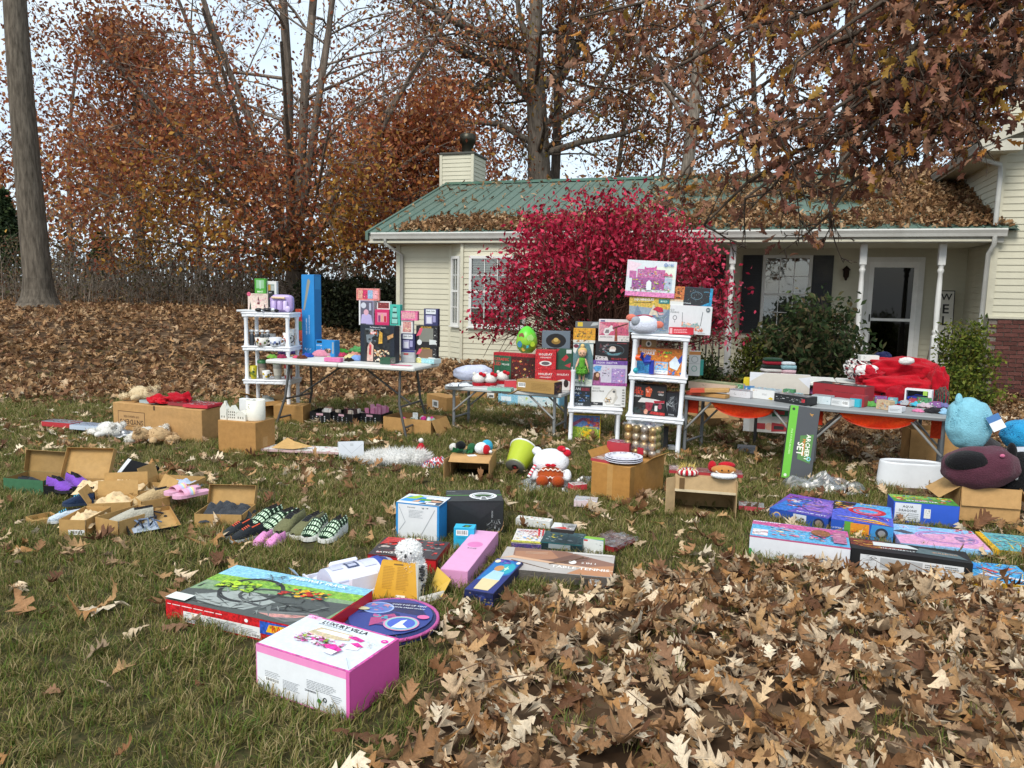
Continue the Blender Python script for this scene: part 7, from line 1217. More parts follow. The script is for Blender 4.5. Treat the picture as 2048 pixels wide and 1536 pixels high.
# things under the camping tables
carton('cardboard_box', 'big plain brown carton under the left camping table', 'box', gb((1400, 846), (1500, 850), tl=(1400, 800), d=.35), 'b0906a', 'card', amat='card'); g = gb((1385, 852), (1402, 858), h=.24, d=.25); open_top('cardboard_box', 'narrow open carton with bent flap beside the big plain carton', g, 'b38c5c', KIN, flaps={'R': (.2, -25), 'F': (.12, -50)})
carton('canvas_print', 'white canvas with red and green toy soldiers under the table', 'canvas', st(1490, 866, 1604, 806, 7.7, .04, -18), 'cfcfca', 'matte', tilt=(R(-12), 0), amat='matte', F=[('bg', 'cbc9c2'), ('r', 0, 0, .1, 1, 'd8d8d6')] + [q for (oy, c1, c2) in ((.68, '2f6a48', 'b83a3a'), (.18, 'a82c34', '2c2a2c')) for q in (('r', .2, oy - .08, .36, oy + .12, c1 if oy < .5 else 'c8a860'), ('e', .42, oy + .02, .06, .12, 'd8a890'), ('p', [(.46, oy - .14), (.72, oy - .1), (.72, oy + .12), (.46, oy + .16)], c1), ('r', .5, oy - .06, .66, oy + .06, c2), ('r', .72, oy - .10, .95, oy - .01, c2), ('r', .72, oy + .03, .95, oy + .12, c2), ('line', .6, oy + .16, .95, oy + .22, .012, 'c8a850'))])
# ------------------------------------------------------------------ goods on the tall and short shelves
Yt = 7.08
UPS = []
def up(name, lab, px0, pyb, px1, pyt, Y, d, col, F_, yaw=-12, cat='box', roll=0., **k): UPS.append((st(px0, pyb, px1, pyt, Y, d, yaw), name, lab, col, F_, yaw, cat, roll, k))
def settle():
    """stand the upright boxes on the deck, table or box below them, lowest first"""
    done = []
    for g, name, lab, col, F_, yaw, cat, roll, k in sorted(UPS, key=lambda u: u[0][0].z):
        c, ya, w_, d, h = g; lv = [0.] + ([.482, .862, 1.242] if c.x < -2.3 else [.742] if c.x < -.75 else [.482, .36] if c.x < 1.02 else [.36, .755, 1.15] if c.x < 1.72 and c.y < 7.5 else [.482, .572, .702]) + [t for (x, y, ww, t) in done if abs(x - c.x) < .42 * (ww + w_) and abs(y - c.y) < .3]
        b = min(lv, key=lambda z: abs(z - c.z)); c = Vector((c.x, c.y, b + .001)) if abs(b - c.z) < .12 else c
        done.append((c.x, c.y, w_, c.z + h)); ro = carton(name, lab, cat, (c, ya, w_, d, h), col, 'print', F=F_, **k)
        if roll: ro.rotation_euler = (0, R(roll), R(yaw))
up('toy_box', 'orange and blue water toy box on the middle deck of the tall shelf', 1273, 747, 1366, 696, 7.12, .16, 'c8702a', [('bg', 'cc7628'), ('p', [(0, .0), (.3, .0), (.35, .5), (0, .6)], '3a8ac0'), ('t', 'SIDEWINDER', .22, .92, .08, 'e8e0d0', .36), ('t', 'QUAKE', .22, .8, .14, 'e8eef4', .32), ('n', .42, .68, .72, .92, 8, ['4a9a3a', 'c83a2a', 'd8c83a'], .08), ('r', .38, .02, .66, .5, '7ab0d8'), ('n', .4, .18, .64, .46, 8, ['c88a6a', 'd8b8a0', '4a6ab0'], .07), ('r', .38, .03, .66, .17, 'e4e8e8'), ('t', 'HYDRO JET', .52, .1, .08, '3a7ab0', .22), ('p', [(.68, .5), (.8, .75), (.92, .5), (.85, .2), (.7, .3)], 'd0dce4'), ('p', [(.85, .6), (.95, .85), (.98, .7), (.9, .45)], '2a4aa8'), ('n', .68, .02, .98, .25, 6, ['3a70b0', 'c8843a', 'd0602a'], .08), ('p', [(.12, .5), (.2, .75), (.3, .7), (.26, .4), (.18, .3)], '2444a0')], -14, roll=1.6)
wt = thing('water_blaster', 'toy blaster with orange muzzle and blue tube in front of the orange box', 'toy', D(1290, 747, 7.06), R(-14)); m = MB(); m.tube([(-.10, 0, .15), (-.02, -.01, .15)], .03, 'd8521c', 12); m.build('muzzle', 'plastic', wt); m = MB(); m.tube([(-.03, -.02, .20), (-.04, -.03, .16), (-.01, -.03, .12), (.05, -.03, .12)], .02, '2038a0', 10); m.tube([(.06, -.01, .13), (.06, -.01, .0)], .024, '2038a0', 12); m.build('tube', 'plastic', wt); m = MB(); m.ell((-.09, -.02, .028), (.028, .028, .028), '1f9aa8', 14, 10); m.build('ball', 'plastic', wt)
up('product_box', 'small kraft box with round label under the top deck of the tall shelf', 1283, 695, 1311, 677, 7.3, .1, 'a08358', [('e', .5, .4, .2, .35, 'dcdcd4'), ('e', .5, .4, .1, .2, '3a3f3a')], -14)
up('product_box', 'white and orange lamp box behind the right post of the tall shelf', 1377, 748, 1399, 699, 7.55, .1, 'd8d8d4', [('bg', 'd6d8d4'), ('r', 0, .86, 1, 1, 'd08a4a'), ('ring', .5, .68, .3, .14, .006, '9aa09c'), ('ring', .5, .3, .25, .12, .006, '5aa088'), ('line', 0, .5, 1, .5, .003, '9aa09c')], -14); up('product_box', 'narrow teal box behind the white and orange lamp box', 1398, 750, 1406, 720, 7.62, .12, '2a8a80', [('bg', '2f9488')], -14)
up('toy_box', 'dark GEL FIRE blaster box on the lowest deck of the tall shelf', 1261, 828, 1328, 768, 7.08, .14, '1c1b1c', [('bg', '211f20'), ('n', .02, .02, .98, .4, 10, ['2c3a3a', '3a2424', '181818'], .15), ('t', 'GEL', .18, .86, .13, 'c8402a', .3), ('t', 'FIRE', .2, .73, .13, 'c8402a', .32), ('t', 'HYDRO', .18, .62, .06, 'd8d8d8', .24), ('p', [(.42, .62), (.55, .62), (.6, .85), (.5, .97), (.40, .9)], 'c4522e'), ('n', .42, .75, .58, .9, 5, ['e8b0a0', 'd86a4a'], .05), ('t', '10,000', .85, .8, .07, 'd8a090', .25), ('t', 'GELS', .85, .72, .06, 'd8d8d8', .2), ('p', [(.2, .42), (.3, .58), (.7, .55), (.95, .5), (.95, .43), (.7, .42)], 'd0ccca'), ('p', [(.66, .5), (.97, .52), (.97, .44), (.68, .42)], 'a82436'), ('p', [(.42, .44), (.66, .44), (.6, .18), (.46, .1)], '8a2c3a'), ('e', .45, .12, .06, .09, 'c8907a'), ('p', [(.56, .06), (1, .02), (1, .12), (.6, .14)], 'b02c28'), ('r', .70, .16, .78, .34, 'd8d8d4'), ('e', .85, .32, .06, .09, '8a3a4a')], -14, roll=1.6)
up('toy_box', 'black figure box beside the GEL FIRE box', 1329, 829, 1355, 782, 7.05, .12, '16171c', [('bg', '1b1c24'), ('n', .1, .2, .95, .85, 16, ['6a6e74', '3a3d44', '9aa0a4', '2a2c34'], .16, 's'), ('r', 0, 0, 1, .12, '101116'), ('t', 'TITAN', .5, .06, .06, 'b8bcc0', .6)], -14, roll=1.6)
up('toy_box', 'dark red and white boxed set at the back of the lowest deck', 1268, 768, 1305, 752, 7.3, .06, '2a2426', [('bg', '2c2628'), ('n', .2, .1, .9, .9, 6, ['c8c4c4', '8a3a44'], .2)], -14)
up('toy_box', 'mountain game box with tan lettering on top of the tall shelf', 1257, 664, 1337, 592, 7.22, .10, 'b89a4a', [('bg', '8a98a4'), ('p', [(0, .75), (1, .65), (1, 1), (0, 1)], 'c8a84a'), ('p', [(.02, .2), (.2, .78), (.4, .35), (.6, .8), (.8, .4), (.98, .7), (.98, .1), (.02, .1)], '6f7f94'), ('p', [(.45, .4), (.6, .8), (.75, .42), (.62, .5)], 'c8bca8'), ('n', .05, .05, .95, .5, 24, ['4a6a8a', '8aa0a8', 'b0a478', '55789a', '6a7a5a', '9aa8b0'], .1, 's'), ('t', 'SQUAREGLES', .36, .92, .08, 'e0e2e4', .5), ('fine', .12, .83, .55, .87, 1, '3a3528'), ('r', .72, .82, .98, .94, '2a7a78'), ('t', 'BUILD', .85, .88, .05, 'd0e4e0', .18), ('p', [(.58, .66), (.68, .74), (.82, .7), (.84, .6), (.74, .58), (.66, .62)], 'b82840'), ('p', [(.7, .58), (.84, .56), (.85, .52), (.75, .5)], 'c8a0a4')], -12)
up('toy_box', 'large white and pink dollhouse box topping the tall shelf', 1250, 594, 1347, 522, 7.20, .09, 'dcdce0', [('bg', 'd3dade'), ('p', [(0, .5), (.3, .9), (.02, .98)], 'e4ccd8'), ('p', [(.5, .8), (.98, .9), (.98, .5)], 'dce4d4'), ('r', 0, 0, 1, .13, 'd884b4'), ('p', [(.36, .74), (.36, .84), (.40, .8), (.56, .82), (.60, .88), (.60, .76)], 'c85a98'), ('r', .22, .52, .78, .76, 'b86a9c'), ('r', .12, .2, .88, .52, '9a5a90'), ('r', .06, .5, .2, .7, 'b8689c'), ('r', .78, .22, .93, .54, 'a8b8c8'), ('n', .24, .55, .76, .72, 26, ['e0c0d4', '8a4a7a', 'd8a04a', '4a5a8a', 'c8d0d8', 'd05a8a'], .035, 'r'), ('n', .14, .16, .90, .48, 44, ['d8a8c4', '5a3a60', 'c8c83a', '4a80b0', 'd8d4dc', 'b04a80', '7a9a4a', 'c83a5a'], .038, 'r'), ('p', [(.42, .18), (.42, .4), (.47, .46), (.52, .4), (.52, .18)], 'dce4e8'), ('n', .1, .14, .92, .24, 14, ['d8b070', 'e0d0d8', 'b83a5a', '4a4a58', '8ab04a'], .035), ('p', [(.74, .6), (.8, .7), (.86, .62), (.9, .68), (.94, .6)], 'c85a7a'), ('t', 'COBI', .85, .90, .08, '6a8ac0', .2), ('ring', .78, .9, .035, .05, .006, '5a7ab8')], -12, roll=2.5, R=[('bg', 'c8cccc')])
up('toy_box', 'white fishing game box on the right of the tall shelf top', 1337, 670, 1419, 613, 7.12, .10, 'd0d2d4', [('bg', 'd0d2d4'), ('t', 'GO', .06, .82, .08, '6a6e72', .1), ('t', 'FISHING', .12, .74, .08, '6a6e72', .2), ('ring', .13, .55, .05, .08, .005, '4a4e52'), ('line', .13, .45, .13, .38, .004, '4a4e52'), ('line', .32, .3, .30, .75, .005, '6a7074'), ('line', .75, .3, .78, .8, .005, '4a5054'), ('p', [(.3, .22), (.75, .22), (.72, .34), (.32, .36)], '9ab0b0'), ('n', .3, .22, .75, .42, 16, ['d89a7a', 'c8604a', '6a9a90', 'e0b8a0', '8aa8a8'], .05), ('n', .62, .1, .82, .24, 8, ['d0603f', 'd8907a'], .05), ('e', .9, .88, .05, .08, '5a6468'), ('t', '2+', .9, .88, .06, 'e8e8e8', .06), ('fine', .7, .04, .92, .08, 1, '8a8e90')], -12, roll=2)
up('toy_box', 'dark blue edged constellation box stacked on the fishing game', 1366, 613, 1422, 577, 7.12, .09, '2b7ea8', [('bg', '26292e'), ('n', .1, .2, .9, .9, 26, ['a8b8c0', '5a88a0', 'd8a890', '7a9a9a'], .02), ('ring', .45, .55, .2, .22, .004, '6a8a98'), ('r', .9, 0, 1, 1, '2a8ab4'), ('p', [(.62, .0), (.98, .0), (.95, .25)], '2a8ab4'), ('t', 'STARLAB', .16, .10, .07, 'c8d0d4', .24), ('t', 'LIGHTS', .78, .78, .06, '5ab0d0', .2)], -12, roll=3)
up('toy_box', 'small orange and white box left of the constellation box', 1340, 612, 1366, 574, 7.16, .09, 'c8c8c4', [('bg', 'cdb8a0'), ('r', 0, .3, 1, 1, 'b86a38'), ('n', .1, .35, .9, .95, 10, ['d89a4a', '6a3a22', 'c8804a', '3a2a20'], .14), ('r', 0, 0, 1, .2, 'd4d4d0')], -12, roll=3)
up('product_box', 'small red box lying at the edge of the tall shelf top', 1338, 671, 1386, 657, 7.02, .08, 'b01c2c', [('bg', 'b8202f'), ('r', .03, .1, .14, .9, 'd8a0a4'), ('fine', .2, .2, .9, .8, 3, 'e0b0b4')], -14)
pd = thing('plush_toy', 'white oblong plush with coral ears on the tall shelf top', 'plush', D(1287, 668, 7.0), R(-10)); m = MB(); m.ell((0, .05, .085), (.135, .09, .088), 'd6dae8', 26, 16, pw=.9); m.build('body', 'plush', pd); m = MB(); m.ell((-.075, -.015, .12), (.045, .03, .045), '9a9fa8', 14, 10); m.build('grey_patch', 'plush', pd)
for sx in (-1, 1): m = MB(); m.ell((sx * .135 if sx > 0 else -.12, .03, .09 if sx > 0 else .15), (.05, .02, .035), 'd87a68', 14, 10); m.build('ear', 'plush', pd)
m = MB(); m.tube([(-.08 + .16 * i / 10, -.01 + .05 * math.sin(i * .3), .165 + .012 * math.sin(math.pi * i / 10)) for i in range(11)], .006, 'a83a4a', 6); m.build('collar', 'fabric', pd)
# short shelf stack
Ys = 7.62
up('doll_box', 'tall window box with a blonde doll in a green dress', 1144, 778, 1184, 692, Ys, .12, '4a6a74', [('bg', '5a7a80'), ('r', 0, .0, 1, .16, 'c8d0cc'), ('p', [(0, .98), (.3, .98), (.1, .75), (0, .8)], 'd8d8d4'), ('p', [(.8, .98), (1, .98), (1, .7)], 'd0d4d0'), ('t', 'Friends', .4, .08, .06, '3a4a4a', .6), ('n', .55, .04, .95, .2, 8, ['dce4d0', 'b8ccb0'], .08), ('e', .14, .93, .13, .045, '6a2a3a')], -8)
dl = thing('fashion_doll', 'blonde doll in a leaf green dress in front of the tall window box', 'doll', D(1163, 763, Ys - .035), R(-8)); m = MB(); m.ell((0, 0, .295), (.042, .038, .045), 'd8ae90', 18, 12); m.build('head', 'plush', dl); m = MB(); m.ell((0, .012, .312), (.047, .04, .042), 'd0b070', 16, 10); m.ell((0, .01, .365), (.022, .02, .024), 'd4b678', 12, 8); m.build('hair', 'fabric', dl)
m = MB(); m.lathe([(.0, .25), (.03, .245), (.034, .21), (.028, .18), (.06, .10), (.064, .085), (.0, .09)], '5c9a34', 18); fluff(m, (0, 0, .12), (.055, .05, .04), ['5f9f38', '4c8a2c', '72b048'], 160, .035, 5, .006); m.build('dress', 'fabric', dl)
for sx in (-1, 1): m = MB(); m.tube([(sx * .03, 0, .235), (sx * .055, -.01, .17), (sx * .07, -.02, .10)], [.012, .010, .008], 'd8ae90', 8); m.build('arm', 'plush', dl); m = MB(); m.tube([(sx * .02, 0, .10), (sx * .02, 0, .01)], [.014, .011], 'd8ae90', 8); m.ell((sx * .02, -.012, .008), (.012, .022, .01), '6a9a4a', 8, 6); m.build('leg', 'plush', dl)
m = MB()
for sx in (-1, 1): m.ell((sx * .016, -.036, .297), (.006, .004, .007), '2a3a30', 8, 6)
m.tube([(-.007, -.037, .277), (.007, -.037, .277)], .0022, 'a85a5a', 6); m.build('face', 'plastic', dl)
up('toy_box', 'purple jewellery craft box stacked in the middle of the short shelf', 1182, 779, 1253, 729, Ys - .02, .12, '7a4a98', [('bg', 'c4c0d0'), ('r', 0, .84, 1, 1, '6a4a9a'), ('t', 'DREAM CREATOR', .42, .92, .08, 'd8d0e4', .6), ('r', 0, 0, 1, .13, '9a4a90'), ('p', [(.03, .7), (.12, .55), (.25, .6), (.28, .78), (.12, .8)], '5a9ad0'), ('n', .3, .38, .5, .75, 12, ['3a3a48', 'c85a7a', '8a7aa0', 'd8d4dc'], .04), ('p', [(.02, .02), (.06, .45), (.2, .5), (.26, .3), (.26, .02)], '9a5a8a'), ('e', .16, .42, .06, .1, 'd0a088'), ('p', [(.06, .5), (.16, .56), (.24, .48), (.22, .2), (.05, .2)], '5a3424'), ('e', .17, .42, .05, .09, 'd4a68c'), ('r', .56, .12, .95, .7, 'a08ac0'), ('n', .58, .15, .93, .68, 18, ['c8b0d8', 'd88ab8', '8a70b0', 'e0d4e8'], .05)], -8)
up('toy_box', 'white shooting game box at the right of the short shelf deck', 1181, 820, 1250, 779, Ys - .03, .14, 'd2d2d0', [('bg', 'd4d4d2'), ('t', 'SHOOTING', .2, .74, .13, '2a2a28', .34), ('fine', .05, .82, .35, .92, 2, '3a3a38'), ('r', .0, .04, .35, .2, '26262a'), ('t', 'Toys', .14, .12, .1, 'd8d8d4', .2), ('p', [(.36, .3), (.5, .7), (.62, .9), (.72, .86), (.74, .6), (.78, .45), (.66, .12), (.45, .08)], 'bcb8b0'), ('p', [(.4, .3), (.52, .64), (.63, .82), (.68, .78), (.70, .5), (.62, .18), (.48, .14)], 'd8d4cc'), ('n', .42, .2, .62, .45, 10, ['d0a83a', 'b8862a', '5a5a58'], .06), ('e', .66, .74, .04, .06, '5a5a5c'), ('fine', .68, .06, .9, .14, 1, '1c1c1c'), ('fine', .9, .1, .98, .9, 6, '6a6a68')], -8)
up('toy_box', 'dark figure box at the left of the short shelf deck', 1143, 816, 1180, 777, Ys - .03, .12, '1a2228', [('bg', '1c242a'), ('t', 'TAN', .25, .88, .14, 'd0d4d8', .4), ('t', 'TITANS', .35, .1, .13, 'c8d0d8', .55), ('n', .1, .25, .95, .72, 14, ['8a949c', '5a6a9a', '3a444c', 'a8b0b8', '2a5a8a'], .1), ('r', .5, .78, .95, .95, '6a2430')], -8)
up('toy_box', 'black drone box stacked above the purple craft box', 1190, 729, 1256, 691, Ys, .12, '18181c', [('bg', '1d1c20'), ('p', [(.0, .0), (.4, .0), (.36, .2), (.0, .25)], 'c8c4c4'), ('n', .02, .02, .3, .2, 4, ['2a2a2c'], .06), ('ring', .55, .55, .32, .3, .006, '4a5a62'), ('p', [(.25, .55), (.5, .35), (.8, .45), (.7, .3), (.4, .28)], '5a8490'), ('e', .52, .62, .1, .14, 'd0c0b4'), ('n', .1, .4, .4, .9, 12, ['6a3a40', '3d3a40', '8a8488'], .07), ('r', .42, .48, .6, .6, 'd8d8d8'), ('t', 'MEGADRONE', .72, .1, .1, 'b03a40', .5), ('fine', .65, .88, .98, .94, 1, 'a8484e')], -8)
up('toy_box', 'pink electric guitar box at the top of the short shelf stack', 1196, 691, 1258, 647, Ys, .10, 'd8d0d2', [('bg', 'd8d2d2'), ('r', .02, .28, .98, .88, 'c05a78'), ('p', [(.02, .3), (.4, .6), (.02, .88)], 'd0909f'), ('p', [(.5, .88), (.98, .88), (.98, .5)], 'd87a88'), ('p', [(.15, .4), (.2, .6), (.32, .62), (.4, .74), (.46, .7), (.44, .6), (.5, .5), (.4, .46), (.32, .3), (.22, .28)], 'd8d4d4'), ('p', [(.2, .38), (.24, .54), (.34, .54), (.34, .38)], '7a7478'), ('line', .46, .6, .93, .82, .012, '4a2c24'), ('p', [(.52, .02), (.62, .02), (.6, .62), (.54, .62)], '8a4a32'), ('r', .06, .9, .2, .96, '4a4a8a'), ('t', 'ELECTRIC GUITAR', .26, .2, .06, '3a3a3c', .4), ('n', .66, .02, .98, .24, 8, ['b8c4b8', 'd8b8b0', '8a9a90'], .05)], -8)
up('toy_box', 'yellow construction vehicle box above the doll box', 1146, 692, 1190, 663, Ys + .02, .10, 'c8922a', [('bg', 'd0962e'), ('r', 0, 0, 1, .2, 'd4d0c4'), ('n', .15, .3, .85, .8, 14, ['6a4a22', 'e0b85a', '8a6a3a', '3a3a30'], .08), ('n', .02, .05, .98, .2, 8, ['a86a2a', '2c2a26'], .06)], -8)
up('toy_box', 'grey box with yellow corner behind the construction box', 1150, 665, 1197, 653, Ys + .16, .08, '5a5e62', [('bg', '5f6367'), ('r', .1, .2, .32, .9, 'c8b03a'), ('p', [(.65, .3), (.98, .5), (.98, .95), (.75, .9)], 'a8b0b4')], -8)
# ------------------------------------------------------------------ grey table in the middle
def onT(px, py, z): return G(px, py, z)
Z2 = .482
def tb(name, lab, bl, br, tl, d, col, F_, z=Z2, cat='box', **k): g = bx(bl, br, tl=tl, d=d, z=z); return carton(name, lab, cat, g, col, 'print', F=F_, **k)
tb('gift_box', 'red and green box lettered CERAMIC LED VILLAGE on the grey table', (986, 762), (1072, 770), (984, 704), .12, 'a01c24', [('bg', 'a81f27'), ('r', .02, .0, .98, .9, '275a40'), ('p', [(.42, 0), (.98, 0), (.98, .9), (.42, .9)], '4a1a18'), ('t', 'CERAMIC', .2, .78, .12, 'c83a3a', .34), ('t', 'LED', .11, .62, .12, 'c83a3a', .16), ('t', 'VILLAGE', .29, .61, .07, 'd8dcd4', .18), ('n', .45, .1, .96, .85, 34, ['a82a24', '6a2a20', 'd8a85a', '2a4a30', '3a1414', '8a3020'], .05), ('n', .5, .03, .9, .3, 10, ['e0d0b8', 'd8c8b0', 'c8a878'], .04, 'r')])
for lab, px0, px1, pyb, pyt in (('red snowflake gift box, lower of the two by the green box', 1069, 1112, 770, 730), ('red snowflake gift box, upper of the two by the green box', 1070, 1112, 730, 691)):
    up('gift_box', lab, px0, pyb, px1, pyt, 7.92, .14, 'b01a22', [('bg', 'b81d26'), ('n', .02, .02, .98, .98, 22, ['e8d0d0', 'd88a8a'], .015), ('e', .5, .32, .3, .13, 'd8d4d0'), ('e', .5, .32, .2, .09, '5a5458'), ('t', 'HOLIDAY', .5, .78, .12, 'e8e0dc', .7), ('t', 'ORNAMENT', .5, .62, .08, 'e8c8c8', .6)], -8)
up('gift_box', 'dark green box with red gloves next to the red gift boxes', 1112, 738, 1145, 697, 7.95, .12, '1f4a34', [('bg', '24503a'), ('p', [(.3, .5), (.6, .75), (.75, .6), (.5, .4)], 'b02a34'), ('p', [(.5, .2), (.9, .35), (.85, .1)], 'b83a44'), ('p', [(0, .8), (.2, 1), (0, 1)], 'a82430'), ('r', .6, .8, .92, .98, 'd0d4d4')], -8); up('gift_box', 'red and white portrait card box below the dark green box', 1108, 778, 1143, 738, 7.9, .10, 'a8202a', [('bg', 'ae222c'), ('p', [(.1, .0), (.9, .0), (.9, .45), (.5, .55), (.1, .45)], 'd4d0cc'), ('e', .35, .3, .12, .16, '7a4a34'), ('e', .68, .34, .14, .2, '2c2220'), ('t', 'HOLIDAY', .5, .78, .12, 'e4d4d0', .7)], -8)
eg = thing('surprise_egg', 'green plastic surprise egg standing on the ceramic village box', 'egg', D(1053, 706, 8.05), 0); m = MB(); m.lathe([(0, 0), (.06, .004), (.1, .05), (.117, .11), (.11, .17), (.09, .225), (.055, .27), (.02, .29), (0, .293)], ['6a9a24', '77a82a', '7fae2c', '86b82e', '6ac02c', '58c42a', '58c42a', '58c42a'], 28); m.build('shell', 'plastic', eg)
m = MB(); r_ = random.Random(5)
for (a, z, s_, c) in ((-2.2, .19, .035, '8a5a3a'), (-2.15, .195, .02, 'd8a890'), (-1.25, .17, .04, 'a8d878'), (-1.6, .08, .04, '4a5a2a'), (-1.62, .08, .026, '2a9aa8'), (-2.3, .1, .035, '3a7a9a'), (-1.0, .1, .03, 'b8d838'), (-1.9, .05, .025, 'c89a3a')):
    rr_ = .1175 - .25 * (z - .11) ** 2 * 2 - .0; M = Matrix.Rotation(a, 4, 'Z') @ Matrix.Translation((np.interp(z, [.004, .05, .11, .17, .225], [.06, .1, .117, .11, .09]) + .002, 0, z)) @ Matrix.Rotation(R(90), 4, 'Y'); m.add([(s_ * math.cos(q) * r_.uniform(.8, 1.1), s_ * math.sin(q), 0.0) for q in np.linspace(0, 6.28, 12)[:-1]], [tuple(range(11))], c, M)
m.build('sticker', 'print', eg)
up('product_box', 'glossy blue grey box with gold knob picture behind the egg', 1083, 697, 1140, 663, 8.2, .16, '5a6672', [('bg', '66727e'), ('e', .5, .45, .36, .42, '17181c'), ('e', .5, .4, .16, .16, '8a6a2a'), ('e', .5, .5, .09, .12, 'c8a85a')], -6)
for i, (px, py) in enumerate(((955, 772), (978, 772), (1003, 768))):
    ks = thing('plush_slipper', ('leftmost', 'middle', 'rightmost')[i] + ' of three white plush slippers with red bow and sole', 'slipper', onT(px, py, Z2), R(-8), 'white plush slippers'); m = MB(); m.poly([(.075 * math.cos(a), .09 + .10 * math.sin(a)) for a in np.linspace(0, 6.28, 20)[:-1]], 0, .03, 'a81826'); m.build('sole', 'fabric', ks); m = MB(); m.ell((0, .08, .075), (.075, .09, .06), 'dcdad4', 20, 12); m.ell((-.05, .06, .13), (.02, .02, .02), 'dcdad4', 10, 8); m.build('upper', 'plush', ks); m = MB(); m.ell((.03, .03, .135), (.025, .02, .02), 'b81c2a', 10, 8); m.ell((.065, .035, .12), (.025, .02, .022), 'b81c2a', 10, 8); m.build('bow', 'fabric', ks)
pillow('plush_pillow', 'long pale lilac plush pillow at the back of the grey table', D(945, 745, 8.35), (.22, .12, .085), 'c3c8dc', (0, R(-4), 0)); crumple('striped_scarf', 'red and white striped cloth behind the slippers', 'cloth', D(978, 752, 8.45) - Vector((0, 0, .04)), 0, .2, .12, .10, 'd0909a', 41, 'fabric', ['c04a5a', 'e0d8d8'])
crumple('white_mask', 'folded white and navy cloth at the left end of the grey table', 'cloth', onT(918, 772, Z2), .1, .30, .14, .05, 'cdd0d4', 44, 'fabric', ['d0d2d6', 'cdd0d4', 'd8dadc', '3a4a5a'])
flat_pack('gift_pack', 'mint green and white gift pack in front of the slippers', onT(998, 782, Z2), R(-14), .26, .13, .03, '8ac0b0', [('bg', 'a8ccc4'), ('n', .05, .05, .95, .95, 14, ['d8e0dc', '7ab0a0', 'c8d8d0'], .12)]); flat_pack('gift_pack', 'red and white snowman pack beside the long kraft box', onT(1022, 776, Z2), R(10), .12, .1, .08, 'c8404a', [('bg', 'd8d0d0'), ('n', .05, .05, .95, .95, 8, ['b82a36', 'e8e4e4'], .2)])
tb('product_box', 'long kraft box with barcode on the right of the grey table', (1033, 781), (1108, 789), (1033, 758), .16, 'a3814a', [('bg', 'a5824a'), ('bar', .04, .35, .24, .75), ('fine', .4, .2, .95, .8, 5, '8a6a38')], R=[('bg', '3c2a30'), ('n', .1, .1, .9, .9, 6, ['6a3a50', '8a6a4a'], .2)])
m = MB(); panel(m, (0, 0, 0), (0, .14, 0), (-.09, 0, -.05), 'b08c56'); o = m.build('box_flap', 'card'); o.location = onT(1033, 781, Z2 + .12); o.rotation_euler = (0, 0, Y2); tag(o, 'open kraft end flap of the long box on the grey table', 'flap')
# ------------------------------------------------------------------ long white table and left shelf
Z1 = .742
def t1(name, lab, bl, br, tl, d, col, F_, z=Z1, cat='box', **k): return tb(name, lab, bl, br, tl, d, col, F_, z, cat, **k)
t1('product_box', 'tall bright blue box with a grey bar picture on the long table', (605, 709), (630, 711), (605, 549), .11, '1f78b8', [('bg', '2180c2'), ('p', [(.12, .56), (.2, .56), (.66, .93), (.56, .95), (.46, .93)], '8a8878'), ('p', [(.14, .565), (.24, .56), (.7, .92), (.6, .935)], '8f8d80'), ('t', 'LED LIGHT BAR', .36, .36, .10, 'd8e4ee', .2, 90), ('t', 'COLOUR CHANGING', .58, .38, .08, 'c8d8e8', .24, 90), ('n', .1, .04, .8, .09, 5, ['d8e4ee'], .04, 'r')], R=[('bg', '1b6aa6'), ('r', .1, .82, .9, .98, '2a80bc')])
t1('product_box', 'small bright blue box beside the tall blue box', (631, 711), (669, 714), (631, 679), .09, '1f78b8', [('bg', '2180c2'), ('r', .08, .8, .35, .95, '16222c'), ('t', 'LIGHTBAR', .21, .66, .12, 'd8e4ee', .3), ('p', [(.35, .3), (.6, .5), (.85, .4), (.8, .2), (.5, .15)], '5a5048'), ('n', .3, .2, .8, .5, 6, ['d8b898', '2a2a30', 'c85a3a'], .08), ('r', .88, .2, .97, .9, '8a98a4')])
t1('gift_box', 'tall orange red advent box behind the left shelf', (592, 704), (606, 705), (592, 618), .10, 'b84a22', [('bg', 'b0401f'), ('r', .1, .6, .95, .95, 'a83028'), ('r', .1, .52, .9, .72, '3f7a3a'), ('r', .2, .3, .95, .5, 'c8502a'), ('n', .05, .02, .95, .28, 10, ['d8d0c8', '8a3a2a', '3a5a70'], .15), ('r', 0, .26, 1, .31, 'c84a1a')])
t1('gift_box', 'wide navy perfume gift set with gold bottles on the long table', (721, 722), (789, 727), (720, 649), .09, '181f2c', [('bg', '1a2230'), ('r', .12, .0, .88, .9, '23262a'), ('p', [(.15, .9), (.6, .9), (.4, .45), (.2, .5)], '6f7880'), ('t', 'The Pampered Collection', .52, .94, .05, 'd0d4d8', .5), ('n', .15, .05, .86, .88, 26, ['0f1012', '17181a', '2c2e30'], .12), ('p', [(.2, .02), (.22, .4), (.3, .55), (.4, .45), (.38, .02)], 'c8a89c'), ('p', [(.26, .2), (.28, .5), (.34, .45), (.33, .18)], 'b83a44'), ('p', [(.54, .5), (.58, .85), (.66, .8), (.66, .52)], 'c89a3a'), ('n', .3, .75, .5, .88, 5, ['d8c8c0', 'e0a8b0', 'b8542a'], .08), ('n', .42, .02, .86, .35, 18, ['d8c8a8', 'c8a070', 'b87a6a', 'e0d8c8', '8a6a4a'], .06), ('p', [(.8, .72), (.98, .8), (.98, .7), (.82, .62)], 'b88a5a')], R=[('bg', '141a26')])
